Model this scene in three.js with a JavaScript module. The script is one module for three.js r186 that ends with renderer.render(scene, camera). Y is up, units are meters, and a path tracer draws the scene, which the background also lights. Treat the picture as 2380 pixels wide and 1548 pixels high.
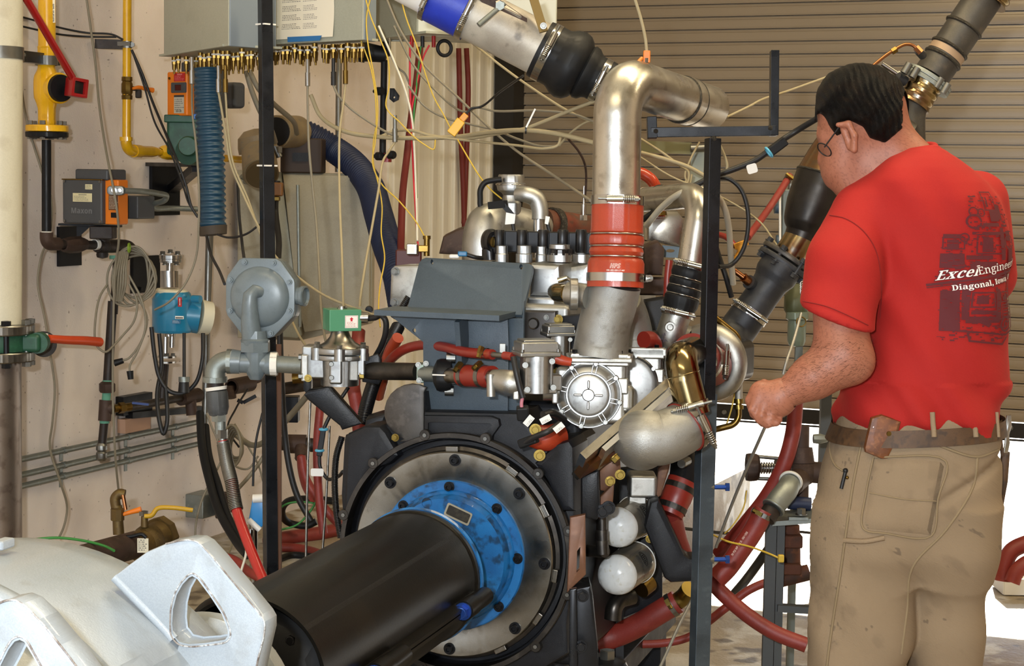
import * as THREE from 'three';
import { mergeGeometries,mergeVertices,toCreasedNormals } from 'three/addons/utils/BufferGeometryUtils.js';
import { RoundedBoxGeometry } from 'three/addons/geometries/RoundedBoxGeometry.js';
import { RectAreaLightUniformsLib } from 'three/addons/lights/RectAreaLightUniformsLib.js';

// ---------------------------------------------------------------- camera, sky, lights, exposure
const scene = new THREE.Scene();
const W = 2380,H = 1548,F = 4300,EYE = 1.56;
const V = (x,y,z) => new THREE.Vector3(x,y,z);
const UPV = V(0,1,0);
const YAW = 23.2 * Math.PI / 180,PITCH = Math.atan(374 / F),ROLL = 0.015;
const camF = V(-Math.sin(YAW) * Math.cos(PITCH),-Math.sin(PITCH),-Math.cos(YAW) * Math.cos(PITCH));
const camR0 = V(Math.cos(YAW),0,-Math.sin(YAW)),camU0 = camR0.clone().cross(camF);
const camR = camR0.clone().multiplyScalar(Math.cos(ROLL)).addScaledVector(camU0,Math.sin(ROLL));
const camU = camU0.clone().multiplyScalar(Math.cos(ROLL)).addScaledVector(camR0,-Math.sin(ROLL));
const camC = V(0,EYE,0);
const camera = new THREE.PerspectiveCamera(2 * Math.atan(H / 2 / F) * 180 / Math.PI,W / H,0.05,200);
camera.position.copy(camC); camera.up.copy(camU); camera.lookAt(camC.clone().add(camF));
scene.add(camera);
const renderer = new THREE.WebGLRenderer({ antialias: true });
renderer.toneMapping = THREE.LinearToneMapping;
renderer.toneMappingExposure = 1.2;
renderer.shadowMap.enabled = true;
RectAreaLightUniformsLib.init();
scene.background = new THREE.Color().setRGB(2.3,2.6,3.0);   // hazy bright sky outside
const SUN = new THREE.DirectionalLight(new THREE.Color().setRGB(1,0.87,0.7),9);
// ---- rays from the photograph
const ray = (px,py) => camF.clone().addScaledVector(camR,(px - W / 2) / F).addScaledVector(camU,-(py - H / 2) / F);
const P = (px,py,Z) => camC.clone().addScaledVector(ray(px,py),Z);
const hit = (px,py,p0,n) => { const r = ray(px,py); return camC.clone().addScaledVector(r,p0.clone().sub(camC).dot(n) / r.dot(n)); };
const FL = (px,py,h = 0) => hit(px,py,V(0,h,0),UPV);
const XL = P(45,1068,5.25).x - .13,ZD = FL(1800,1235).z;           // left wall plane, roller door plane
const WL = (px,py,off = 0) => hit(px,py,V(XL + off,0,0),V(1,0,0));
const DR = (px,py,off = 0) => hit(px,py,V(0,0,ZD + off),V(0,0,1));
const depth = p => p.clone().sub(camC).dot(camF);
// engine frame: origin at the flywheel centre, eu right, ew along the crankshaft away from the camera
const EYAW = YAW - 16.5 * Math.PI / 180;
const ew = V(-Math.sin(EYAW),0,-Math.cos(EYAW)),eu = V(Math.cos(EYAW),0,-Math.sin(EYAW));
const E0 = P(1054,1288,4.17);
const E = (u,v,w) => E0.clone().addScaledVector(eu,u).addScaledVector(UPV,v).addScaledVector(ew,w);
const EW = (px,py,w) => hit(px,py,E(0,0,w),ew);           // pixel on a plane across the crankshaft
const EU = (px,py,u) => hit(px,py,E(u,0,0),eu);           // pixel on a plane along the crankshaft
const loc = p => { const d = p.clone().sub(E0); return [d.dot(eu),d.y,d.dot(ew)]; };

// ---------------------------------------------------------------- helpers
let seed = 7;
const rnd = () => { seed = (seed * 1664525 + 1013904223) >>> 0; return seed / 4294967296; };
const taken = {};
const numbered = n => { const k = taken[n] = (taken[n] ?? -1) + 1; return k ? `${n}_${String(k).padStart(3, '0')}` : n; };
const tops = [];
function thing(name,label,category,group) {
 const o = new THREE.Group(); o.name = numbered(name); o.userData = { label,category };
 if (group) o.userData.group = group;
 scene.add(o); tops.push(o); return o;
}
function struct(name,label,geo,m) {
 const o = geo ? new THREE.Mesh(geo,m) : new THREE.Group();
 o.name = name; o.userData = { kind: 'structure',label,category: name.split('_')[0] };
 scene.add(o); if (!geo) tops.push(o); return o;
}
function part(parent,name,geo,m,label) {
 if (Array.isArray(geo)) geo = join(geo);
 const o = new THREE.Mesh(geo,m); o.name = name; if (label) o.userData.label = label;
 parent.add(o); return o;
}
const clean = g => { g = g.index ? g.toNonIndexed() : g; for (const k of Object.keys(g.attributes)) if (!['position','normal','uv'].includes(k)) g.deleteAttribute(k); if (!g.attributes.uv) boxuv(g); if (!g.attributes.normal) g.computeVertexNormals(); return g; };
const join = a => a.length === 1 ? a[0] : mergeGeometries(a.map(clean));
function boxuv(g,s = 1) {       // uv in metres, by the way each vertex faces
 if (!g.attributes.normal) g.computeVertexNormals();
 const p = g.attributes.position,n = g.attributes.normal,uv = new Float32Array(p.count * 2);
 for (let i = 0; i < p.count; i++) {
  const ax = Math.abs(n.getX(i)),ay = Math.abs(n.getY(i)),az = Math.abs(n.getZ(i));
  const [a,b] = ay > ax && ay > az ? [p.getX(i),p.getZ(i)] : ax > az ? [p.getZ(i),p.getY(i)] : [p.getX(i),p.getY(i)];
  uv[2 * i] = a * s; uv[2 * i + 1] = b * s;
 }
 g.setAttribute('uv',new THREE.BufferAttribute(uv,2)); return g;
}
// frames: matrices from local axes (x right, y up, z towards the viewer side) to the world, with a scale of k metres per unit
function basis(o,x,y,z,k = 1) { return new THREE.Matrix4().makeBasis(x.clone().multiplyScalar(k),y.clone().multiplyScalar(k),z.clone().multiplyScalar(k)).setPosition(o); }
const hR = camR0.clone(),hZ = camR0.clone().cross(UPV);          // level axes facing the camera
const CF = (o,k = 1) => basis(o,hR,UPV,hZ,k);
const CP = (px,py,Z) => basis(P(px,py,Z),hR,UPV,hZ,Z / F); // units are photo pixels at that depth
const EF = (o,k = 1) => basis(o,eu,UPV,ew.clone().negate(),k);
const WF = (o,k = 1) => basis(o,V(0,0,-1),UPV,V(1,0,0),k);
const DF = (o,k = 1) => basis(o,V(1,0,0),UPV,V(0,0,1),k);
// frame whose y axis runs along dir (for lathes and cylinders)
function YF(o,dir,k = 1,hint) {
 const y = dir.clone().normalize(); let x = (hint || hR).clone(); x.addScaledVector(y,-x.dot(y));
 if (x.lengthSq() < 1e-6) x = hZ.clone().addScaledVector(y,-hZ.dot(y)); x.normalize();
 return basis(o,x,y,x.clone().cross(y),k);
}
const at = (M,g) => { const keep = g.type === 'PlaneGeometry' || (g.type === 'CylinderGeometry' && g.parameters.openEnded); g = clean(g); g.applyMatrix4(M); return keep ? g : boxuv(g); };
const T = (g,x,y,z) => g.translate(x,y,z);
const box = (w,h,d,x = 0,y = 0,z = 0,r = 0) => (r > 0 ? new RoundedBoxGeometry(w,h,d,2,Math.min(r,w / 2.01,h / 2.01,d / 2.01)) : new THREE.BoxGeometry(w,h,d)).translate(x,y,z);
const cyl = (r0,r1,h,y = 0,n = 24) => new THREE.CylinderGeometry(r1,r0,h,n).translate(0,y + h / 2,0);   // r0 bottom, r1 top, from y up
const lathe = (pts,n = 32) => {                                    // [r, y] pairs, creased at corners
 const g = new THREE.LatheGeometry(pts.map(p => new THREE.Vector2(Math.max(p[0],1e-5),p[1])),n);
 return toCreasedNormals(g.toNonIndexed(),0.6);
};
const hexp = (r,h,y = 0) => toCreasedNormals(new THREE.CylinderGeometry(r,r,h,6).translate(0,y + h / 2,0).toNonIndexed(),0.3);
const ball = (r,x = 0,y = 0,z = 0,n = 16) => new THREE.SphereGeometry(r,n,n / 2).translate(x,y,z);
function shape(pts,holes = []) { const s = new THREE.Shape(pts.map(p => new THREE.Vector2(p[0],p[1]))); for (const h of holes) s.holes.push(h instanceof THREE.Path ? h : new THREE.Path(h.map(p => new THREE.Vector2(p[0],p[1])))); return s; }
const circ = (x,y,r) => { const p = new THREE.Path(); p.absarc(x,y,r,0,2 * Math.PI,true); return p; };
function slab(pts,holes,d,bevel = 0,z = 0) {                    // outline extruded by d, front face at z
 const s = pts instanceof THREE.Shape ? pts : shape(pts,holes);
 const g = new THREE.ExtrudeGeometry(s,{ depth: d - 2 * bevel,bevelEnabled: bevel > 0,bevelSize: bevel,bevelThickness: bevel,bevelSegments: 2,bevelOffset: -bevel,curveSegments: 20 });
 return toCreasedNormals(boxuv(g.translate(0,0,z - d + bevel)),0.5);
}
const rrect = (w,h,r,cx = 0,cy = 0) => {
 const out = []; for (const [sx,sy,a0] of [[1,1,0],[-1,1,90],[-1,-1,180],[1,-1,270]]) for (let i = 0; i <= 4; i++) { const a = (a0 + i * 22.5) * Math.PI / 180; out.push([cx + sx * (w / 2 - r) + Math.cos(a) * r,cy + sy * (h / 2 - r) + Math.sin(a) * r]); } return out;
};
const disc = (r,n = 40,cx = 0,cy = 0) => Array.from({ length: n },(_,i) => [cx + r * Math.cos(i / n * 2 * Math.PI),cy + r * Math.sin(i / n * 2 * Math.PI)]);
// tube of varying radius along world points; rad is a number, a list (one per point) or f(t)
function sweep(pts,rad,{ n = 14,steps,caps = true,curve = true,tension = 0.5 } = {}) {
 const c = curve && pts.length > 2 ? new THREE.CatmullRomCurve3(pts,false,'centripetal',tension) : null;
 const N = steps || (c ? Math.max(8,(pts.length - 1) * 8) : pts.length - 1);
 const ring = [],rr = [];
 for (let i = 0; i <= N; i++) {
  const t = i / N,f = t * (pts.length - 1),k = Math.min(pts.length - 2,Math.floor(f));
  ring.push(c ? c.getPoint(t) : pts[k].clone().lerp(pts[k + 1],f - k));
  rr.push(typeof rad === 'number' ? rad : typeof rad === 'function' ? rad(t) : rad[k] + (rad[k + 1] - rad[k]) * (f - k));
 }
 return skin(ring,rr,n,caps);
}
function skin(ring,rr,n,caps) {
 const N = ring.length - 1,pos = [],uv = [],idx = [];
 let tan = ring[1].clone().sub(ring[0]).normalize();
 let x = Math.abs(tan.y) < 0.9 ? V(0,1,0) : V(1,0,0); x.addScaledVector(tan,-x.dot(tan)).normalize();
 let len = 0; const rm = Math.max(...rr);
 for (let i = 0; i <= N; i++) {
  const a = ring[Math.max(0,i - 1)],b = ring[Math.min(N,i + 1)];
  tan = b.clone().sub(a); if (tan.lengthSq() < 1e-12) tan = ring[N].clone().sub(ring[0]); tan.normalize();
  x.addScaledVector(tan,-x.dot(tan)).normalize(); const y = tan.clone().cross(x);
  if (i) len += ring[i].distanceTo(ring[i - 1]);
  for (let j = 0; j <= n; j++) {
   const t = j / n * 2 * Math.PI,p = ring[i].clone().addScaledVector(x,Math.cos(t) * rr[i]).addScaledVector(y,Math.sin(t) * rr[i]);
   pos.push(p.x,p.y,p.z); uv.push(j / n * 2 * Math.PI * rm,len);
   if (i && j) { const q = i * (n + 1) + j; idx.push(q - n - 2,q - n - 1,q - 1,q - 1,q - n - 1,q); }
  }
 }
 let g = new THREE.BufferGeometry();
 g.setAttribute('position',new THREE.Float32BufferAttribute(pos,3)); g.setAttribute('uv',new THREE.Float32BufferAttribute(uv,2)); g.setIndex(idx);
 g.computeVertexNormals();
 { const nn = g.attributes.normal; for (let i = 0; i <= N; i++) { const a = i * (n + 1),b = a + n; const s = V(nn.getX(a) + nn.getX(b),nn.getY(a) + nn.getY(b),nn.getZ(a) + nn.getZ(b)).normalize(); nn.setXYZ(a,s.x,s.y,s.z); nn.setXYZ(b,s.x,s.y,s.z); } }
 if (!caps) return g;
 const out = [g.toNonIndexed()];
 for (const [i,s] of [[0,-1],[N,1]]) if (rr[i] > 1e-5) {
  const cp = [],cn = [],cu = []; const base = i * (n + 1);
  const d = (i ? ring[N].clone().sub(ring[N - 1]) : ring[1].clone().sub(ring[0])).normalize().multiplyScalar(s);
  for (let j = 0; j < n; j++) {
   const [a,b] = s > 0 ? [j,j + 1] : [j + 1,j];
   for (const v of [ring[i],a,b]) { if (v.isVector3) cp.push(v.x,v.y,v.z); else cp.push(...pos.slice((base + v) * 3,(base + v) * 3 + 3)); cn.push(d.x,d.y,d.z); cu.push(0,0); }
  }
  const q = new THREE.BufferGeometry(); q.setAttribute('position',new THREE.Float32BufferAttribute(cp,3)); q.setAttribute('normal',new THREE.Float32BufferAttribute(cn,3)); q.setAttribute('uv',new THREE.Float32BufferAttribute(cu,2)); out.push(q);
 }
 return mergeGeometries(out);
}
const rod = (a,b,r0,r1 = r0,n = 18) => sweep([a,b],[r0,r1],{ n,curve: false,steps: 1 });
// bar of rectangular section w by h between two points; hint is the direction of the w side
function bar(a,b,w,h,hint = hR,r = 0) {
 const L = a.distanceTo(b); return at(YF(a.clone().lerp(b,0.5),b.clone().sub(a),1,hint),box(w,L,h,0,0,0,r));
}
// elbow path: straight, round corner of radius R, straight
function bend(a,c,b,R,k = 8) {
 const u = a.clone().sub(c).normalize(),v = b.clone().sub(c).normalize(),ang = u.angleTo(v),d = Math.min(R / Math.tan(ang / 2),a.distanceTo(c) * .98,b.distanceTo(c) * .98);
 const r = d * Math.tan(ang / 2),m = u.clone().add(v).normalize(),o = c.clone().addScaledVector(m,r / Math.sin(ang / 2));
 const s = c.clone().addScaledVector(u,d).sub(o),e = c.clone().addScaledVector(v,d).sub(o),tot = s.angleTo(e),ax = s.clone().cross(e).normalize(),out = [];
 for (let i = 0; i <= k; i++) out.push(o.clone().add(s.clone().applyAxisAngle(ax,tot * i / k)));
 return out;
}
const path = (pts,R,k = 8) => { const out = [pts[0]]; for (let i = 1; i < pts.length - 1; i++) out.push(...bend(pts[i - 1],pts[i],pts[i + 1],Array.isArray(R) ? R[i - 1] : R,k)); out.push(pts[pts.length - 1]); return out; };
const pipe = (pts,R,r,n = 20,k = 8) => { const p = path(pts,R,k); return skin(p,p.map(() => r),n,true); };
// surface of a signed distance function inside a box of cells (naive surface nets)
function surf(f,lo,hi,cell) {
 const nx = Math.ceil((hi.x - lo.x) / cell),ny = Math.ceil((hi.y - lo.y) / cell),nz = Math.ceil((hi.z - lo.z) / cell);
 const sx = nx + 1,sy = ny + 1,sz = nz + 1,d = new Float32Array(sx * sy * sz),p = V(0,0,0);
 const I = (i,j,k) => (k * sy + j) * sx + i;
 for (let k = 0; k < sz; k++) for (let j = 0; j < sy; j++) for (let i = 0; i < sx; i++) d[I(i,j,k)] = f(p.set(lo.x + i * cell,lo.y + j * cell,lo.z + k * cell));
 const id = new Int32Array(nx * ny * nz).fill(-1),pos = [],J = (i,j,k) => (k * ny + j) * nx + i;
 const C = [[0,0,0],[1,0,0],[0,1,0],[1,1,0],[0,0,1],[1,0,1],[0,1,1],[1,1,1]],ED = [[0,1],[2,3],[4,5],[6,7],[0,2],[1,3],[4,6],[5,7],[0,4],[1,5],[2,6],[3,7]];
 for (let k = 0; k < nz; k++) for (let j = 0; j < ny; j++) for (let i = 0; i < nx; i++) {
  let m = 0; const v = C.map(([a,b,c],q) => { const t = d[I(i + a,j + b,k + c)]; if (t < 0) m |= 1 << q; return t; });
  if (m === 0 || m === 255) continue;
  let x = 0,y = 0,z = 0,n = 0;
  for (const [a,b] of ED) if ((v[a] < 0) !== (v[b] < 0)) { const t = v[a] / (v[a] - v[b]); x += C[a][0] + t * (C[b][0] - C[a][0]); y += C[a][1] + t * (C[b][1] - C[a][1]); z += C[a][2] + t * (C[b][2] - C[a][2]); n++; }
  id[J(i,j,k)] = pos.length / 3; pos.push(lo.x + (i + x / n) * cell,lo.y + (j + y / n) * cell,lo.z + (k + z / n) * cell);
 }
 const idx = [],quad = (a,b,c,e,fl) => { if (a < 0 || b < 0 || c < 0 || e < 0) return; fl ? idx.push(a,b,c,a,c,e) : idx.push(a,c,b,a,e,c); };
 for (let k = 1; k < nz; k++) for (let j = 1; j < ny; j++) for (let i = 1; i < nx; i++) {
  const o = d[I(i,j,k)] < 0;
  if (o !== d[I(i + 1,j,k)] < 0) quad(id[J(i,j - 1,k - 1)],id[J(i,j,k - 1)],id[J(i,j,k)],id[J(i,j - 1,k)],o);
  if (o !== d[I(i,j + 1,k)] < 0) quad(id[J(i - 1,j,k - 1)],id[J(i - 1,j,k)],id[J(i,j,k)],id[J(i,j,k - 1)],o);
  if (o !== d[I(i,j,k + 1)] < 0) quad(id[J(i - 1,j - 1,k)],id[J(i,j - 1,k)],id[J(i,j,k)],id[J(i - 1,j,k)],o);
 }
 const g = new THREE.BufferGeometry(); g.setAttribute('position',new THREE.Float32BufferAttribute(pos,3)); g.setIndex(idx);
 const nn = new Float32Array(pos.length),h = cell * 0.6;
 for (let q = 0; q < pos.length; q += 3) {
  const [x,y,z] = [pos[q],pos[q + 1],pos[q + 2]];
  const gx = f(p.set(x + h,y,z)) - f(p.set(x - h,y,z)),gy = f(p.set(x,y + h,z)) - f(p.set(x,y - h,z)),gz = f(p.set(x,y,z + h)) - f(p.set(x,y,z - h)),l = Math.hypot(gx,gy,gz) || 1;
  nn[q] = gx / l; nn[q + 1] = gy / l; nn[q + 2] = gz / l;
 }
 g.setAttribute('normal',new THREE.BufferAttribute(nn,3));
 const uv = []; for (let q = 0; q < pos.length; q += 3) uv.push(pos[q] * .93 + pos[q + 2] * .37,pos[q + 1] * .9 + pos[q] * .2 - pos[q + 2] * .38);      // one slanted sheet, no seams
 g.setAttribute('uv',new THREE.Float32BufferAttribute(uv,2)); return g;
}
const smin = (a,b,k) => { const h = Math.max(k - Math.abs(a - b),0) / k; return Math.min(a,b) - h * h * k / 4; };
const smax = (a,b,k) => -smin(-a,-b,k);
const _d = V(0,0,0),_e = V(0,0,0);
const cap = (p,a,b,ra,rb) => { _d.subVectors(b,a); _e.subVectors(p,a); const t = Math.min(1,Math.max(0,_e.dot(_d) / _d.lengthSq())); return _e.addScaledVector(_d,-t).length() - (ra + (rb - ra) * t); };
const bound = (pts,m) => { const b = new THREE.Box3().setFromPoints(pts); return [b.min.subScalar(m),b.max.addScalar(m)]; };

// ---------------------------------------------------------------- procedural textures
const hash = (x,y,s) => { let h = (x * 374761393 + y * 668265263 + s * 1442695041) | 0; h = Math.imul(h ^ (h >>> 13),1274126177); return ((h ^ (h >>> 16)) >>> 0) / 4294967296; };
function vnoise(x,y,per,s) {
 const xi = Math.floor(x),yi = Math.floor(y),fx = x - xi,fy = y - yi,u = fx * fx * (3 - 2 * fx),v = fy * fy * (3 - 2 * fy),m = (a) => ((a % per) + per) % per;
 const a = hash(m(xi),m(yi),s),b = hash(m(xi + 1),m(yi),s),c = hash(m(xi),m(yi + 1),s),d = hash(m(xi + 1),m(yi + 1),s);
 return a + (b - a) * u + (c - a) * v + (a - b - c + d) * u * v;
}
const fbm = (u,v,per,oct,s) => { let t = 0,a = 0.5,n = 0; for (let i = 0; i < oct; i++) { t += a * vnoise(u * per,v * per,per,s + i); n += a; a /= 2; per *= 2; } return t / n; };
const sm = (a,b,x) => { const t = Math.min(1,Math.max(0,(x - a) / (b - a))); return t * t * (3 - 2 * t); };
function tex(size,fn,srgb = true,rep = 1) {
 const d = new Uint8Array(size * size * 4);
 for (let y = 0; y < size; y++) for (let x = 0; x < size; x++) { const c = fn(x / size,y / size); const q = (y * size + x) * 4; for (let k = 0; k < 3; k++) d[q + k] = Math.max(0,Math.min(255,Math.round((Array.isArray(c) ? c[k] : c) * 255))); d[q + 3] = 255; }
 const t = new THREE.DataTexture(d,size,size); t.wrapS = t.wrapT = THREE.RepeatWrapping; t.magFilter = THREE.LinearFilter; t.minFilter = THREE.LinearMipmapLinearFilter; t.generateMipmaps = true;
 if (srgb) t.colorSpace = THREE.SRGBColorSpace; t.repeat.set(rep,rep); t.needsUpdate = true; return t;
}
const rep = (t,r,r2 = r) => { const c = t.clone(); c.repeat.set(r,r2); c.needsUpdate = true; return c; };
const hex = h => [(h >> 16 & 255) / 255,(h >> 8 & 255) / 255,(h & 255) / 255];
const mix3 = (a,b,t) => a.map((x,i) => x + (b[i] - x) * t);
// colour map in which patches of c1 and c2 lie on c0
const blotch = (c0,c1,c2,s,a1 = [.55,.75],a2 = [.62,.72],per = 4,size = 256) => tex(size,(u,v) => {
 let c = mix3(hex(c0),hex(c1),sm(a1[0] - .1,a1[1] + .1,fbm(u,v,per,5,s)));
 c = mix3(c,hex(c2),.7 * sm(a2[0] - .08,a2[1] + .12,fbm(u,v,per * 3,4,s + 40)));
 const g = (hash(Math.floor(u * 255),Math.floor(v * 255),s) - .5) * .03; return c.map(x => x + g);
});
const GRAIN = tex(256,(u,v) => .5 + .5 * (fbm(u,v,32,3,3) - .5) + .3 * (fbm(u,v,6,3,5) - .5),false);
const CAST = tex(256,(u,v) => fbm(u,v,48,3,9),false);
const WEAR = tex(256,(u,v) => .45 + .5 * fbm(u,v,5,5,13),false);
const mats = {};
// material: colour (hex) or map, roughness, metalness; bump grain in metres
function M(key,color,rough = .5,metal = 0,{ map,rpt = 3,bump = 0,bmap = CAST,brpt = 6,wear = 0,...o } = {}) {
 if (mats[key]) return mats[key];
 const m = new THREE.MeshPhysicalMaterial({ color: map ? 0xffffff : color,roughness: rough,metalness: metal,side: THREE.DoubleSide,...o });
 m.name = key;
 if (map) m.map = rpt === 1 ? map : rep(map,rpt);
 if (bump) { const f = bmap === CAST ? 2.5 : 1; m.bumpMap = rep(bmap,brpt * f); m.bumpScale = bump * (bmap === CAST ? .22 : .5); }
 if (wear) { m.roughnessMap = rep(WEAR,wear); m.roughness = Math.min(1,rough * 1.4); }
 return mats[key] = m;
}
const canvas = (w,h,draw,flat) => { const c = document.createElement('canvas'); c.width = w; c.height = h; const g = c.getContext('2d'); draw(g,w,h); const t = new THREE.CanvasTexture(c); t.colorSpace = THREE.SRGBColorSpace; return t; };
// flat printed sheet: a thin slab whose front carries the print; corners in the frame M
function sheet(parent,name,Mx,w,h,t,m,d = 0.4,label) {
 const g = box(w,h,d); const uv = g.attributes.uv; return part(parent,name,at(Mx,g),m,label);
}
// ---------------------------------------------------------------- lights of the room
SUN.position.set(-.6,2.75,ZD - 8); SUN.target.position.set(1.2,0,ZD + 0.6); SUN.castShadow = true;
SUN.shadow.mapSize.set(2048,2048); Object.assign(SUN.shadow.camera,{ left: -8,right: 8,top: 8,bottom: -8,near: 0.1,far: 40 });
scene.add(SUN,SUN.target);
function areaLight(pos,look,w,h,color,intensity) {
 const l = new THREE.RectAreaLight(color,intensity,w,h); l.position.copy(pos); l.lookAt(look); l.castShadow = true; scene.add(l); return l;
}
const WARM = new THREE.Color().setRGB(1,0.82,0.52),FLASHC = new THREE.Color().setRGB(0.93,0.97,1.0);
const CEIL = 3.9,XR = XL + 7.2,ZB = 3.2;

// ---------------------------------------------------------------- shared materials
const CONC = tex(1024,(u,v) => {
 let c = mix3([.60,.54,.44],[.72,.68,.60],fbm(u,v,4,5,21)); c = mix3(c,[.40,.31,.18],.75 * sm(.42,.75,fbm(u,v,5,5,33)));
 c = mix3(c,[.80,.79,.77],.8 * sm(.48,.72,fbm(u,v,30,4,51))); c = mix3(c,[.26,.22,.17],.6 * sm(.6,.8,fbm(u,v,40,3,61)));
 const g = (hash(Math.floor(u * 1023),Math.floor(v * 1023),3) - .5) * .06; return c.map(x => x + g);
});
const PLASTER = tex(1024,(u,v) => {
 let c = mix3([.90,.855,.81],[.86,.81,.77],fbm(u,v,5,5,71)); c = mix3(c,[.62,.55,.49],.22 * sm(.5,.8,fbm(u,v,9,5,81)));
 const sp = fbm(u,v,220,2,17); c = mix3(c,[.34,.29,.26],.6 * sm(.885,.92,sp)); return c;
});
const mConc = M('concrete',0,.55,0,{ map: CONC,rpt: .33,bump: .004,brpt: 4,bmap: GRAIN,wear: .6 });
const mWall = M('painted_wall',0,.62,0,{ map: PLASTER,rpt: .45,bump: .002,bmap: GRAIN,brpt: 8 });
const mLiner = M('white_metal_liner',0xe6e0d0,.4,0);
const mCeil = M('ceiling_paint',0xcfc8b4,.9);
const mTan = M('tan_slat_paint',0x948672,.26,.1,{ bump: .0003,bmap: GRAIN,brpt: 9 });
const mBlk = M('black_paint',0x121316,.42,0,{ specularIntensity: .5,bump: .0006,bmap: GRAIN,brpt: 14,wear: 5 });
const mBlkS = M('black_satin_steel',0,.33,.3,{ specularIntensity: .7,map: blotch(0x1c1e22,0x26282d,0x141518,95),rpt: 3,wear: 5 });
const mRub = M('black_rubber',0x141517,.5,0,{ specularIntensity: .55,bump: .0005,brpt: 18 });
const mRubG = M('black_rubber_glossy',0x121214,.3,0);
const mCable = M('black_cable',0x141416,.5);
const mGreyCable = M('grey_cable',0x7d7563,.55);
const mTanWire = M('tan_braided_wire',0xa59878,.6,.1,{ bump: .0008,brpt: 200 });
const mWhiteWire = M('white_wire',0xd6d0bd,.5);
const mYel = M('yellow_wire',0xc9a838,.45);
const mRedWire = M('red_wire',0xc01a30,.4);
const mGrn = M('green_wire',0x2f7a33,.45);
const mRedHose = M('red_hose',0,.5,0,{ map: blotch(0x862f27,0x74271f,0x923c32,101),rpt: 3,bump: .0008,bmap: GRAIN,brpt: 20 });
const mRedHoseD = M('dark_red_hose',0x6f211a,.55,0,{ bump: .0006,brpt: 20 });
const mSil = M('orange_silicone',0,.34,0,{ map: blotch(0xa8381c,0x9e341a,0xb24024,105),rpt: 4,bump: .0006,bmap: GRAIN,brpt: 30,clearcoat: .35,clearcoatRoughness: .3 });
const mSilR = M('red_silicone',0x86261b,.38,0,{ clearcoat: .3,clearcoatRoughness: .35 });
const mAlu = M('brushed_aluminium',0,.30,1,{ map: blotch(0xb9b4a8,0xa8a294,0x979084,111),rpt: 3,wear: 4 });
const mAluPipe = M('mill_aluminium_pipe',0,.34,1,{ map: blotch(0xc6c2b8,0xb5b0a4,0xa39c90,113),rpt: 4,wear: 5,bump: .0003,bmap: GRAIN,brpt: 12 });
const mCastAl = M('cast_aluminium',0,.42,1,{ map: blotch(0xb4b3ae,0xa3a29c,0x8f8d86,115),rpt: 5,bump: .0010,brpt: 14 });
const mCastRough = M('sandcast_aluminium',0,.5,.9,{ map: blotch(0xa6a6a2,0x9a9993,0x8a8880,117),rpt: 4,bump: .0016,brpt: 16 });
const mDieCast = M('diecast_aluminium',0,.36,1,{ map: blotch(0xa9aaa9,0x9b9c9b,0x8c8c8a,119),rpt: 6,bump: .0006,brpt: 22 });
const mSteel = M('bare_steel',0,.32,1,{ map: blotch(0x8f8c86,0x7d7972,0x6b665d,121),rpt: 4,wear: 4 });
const mSteelD = M('dark_steel',0,.42,.9,{ map: blotch(0x4a4744,0x3b3835,0x5b5650,123),rpt: 4,wear: 4 });
const mChrome = M('stainless',0xb4b2ad,.2,1);
const mZinc = M('zinc_plate',0x82827e,.42,1,{ wear: 12 });
const mYZinc = M('yellow_zinc',0x8c7840,.36,1);
const mBrass = M('brass',0x7a6232,.36,1,{ wear: 14 });
const mCopper = M('copper_tube',0xa06a44,.3,1);
const mGalv = M('galvanised',0,.45,.8,{ map: blotch(0x8d938f,0x7e8480,0x9ca19b,125),rpt: 6,bump: .001,brpt: 14 });
const mBlkBolt = M('black_bolt',0x1c1d20,.35,.6);
const mBluBolt = M('blue_bolt',0x2a4c9a,.28,.7);
const mWhite = M('white_plastic',0xe6e4de,.4);
const mTape = M('white_pipe_tape',0xe8e5dc,.7,0,{ bump: .002,bmap: GRAIN,brpt: 30 });
const mTealTape = M('teal_thread_paste',0x5f9c84,.7,0,{ bump: .002,brpt: 30 });
const mIron = M('black_iron',0,.5,.35,{ map: blotch(0x2a2320,0x382c25,0x1f1a18,127),rpt: 6,bump: .001,brpt: 14,wear: 8 });
const mIronB = M('brown_iron',0,.6,.3,{ map: blotch(0x43322a,0x33261f,0x57453a,129),rpt: 6,bump: .0014,brpt: 14 });
const mRust = M('rusty_iron',0,.7,.2,{ map: blotch(0x5a3220,0x3d2a20,0x7a4a2c,131),rpt: 6,bump: .0022,brpt: 12 });
const mYelP = M('yellow_gas_paint',0,.3,0,{ map: blotch(0xe2ad10,0xd8a30e,0xcc980c,133),rpt: 3,clearcoat: .3,clearcoatRoughness: .2 });
const mRedP = M('red_paint',0x920f10,.35,0,{ clearcoat: .3 });
const mOrg = M('orange_paint',0xe0781a,.45);
const mOrgV = M('orange_vinyl',0xc8461c,.42);
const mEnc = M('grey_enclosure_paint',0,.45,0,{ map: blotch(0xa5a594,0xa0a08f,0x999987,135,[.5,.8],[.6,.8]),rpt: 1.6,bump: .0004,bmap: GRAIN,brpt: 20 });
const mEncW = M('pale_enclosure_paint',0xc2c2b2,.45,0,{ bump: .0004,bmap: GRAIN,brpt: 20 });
const mCab = M('cabinet_grey_paint',0,.5,0,{ map: blotch(0xa0977f,0x988f78,0x8e856e,137,[.45,.8],[.6,.8]),rpt: 1.8 });
const mGreyReg = M('regulator_grey_paint',0,.4,.1,{ map: blotch(0x6c777c,0x667176,0x5e696e,139),rpt: 5,clearcoat: .25,clearcoatRoughness: .3 });
const mGreen = M('green_paint',0,.5,0,{ map: blotch(0x1e4a36,0x183c2c,0x2a5a42,141),rpt: 8 });
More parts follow.
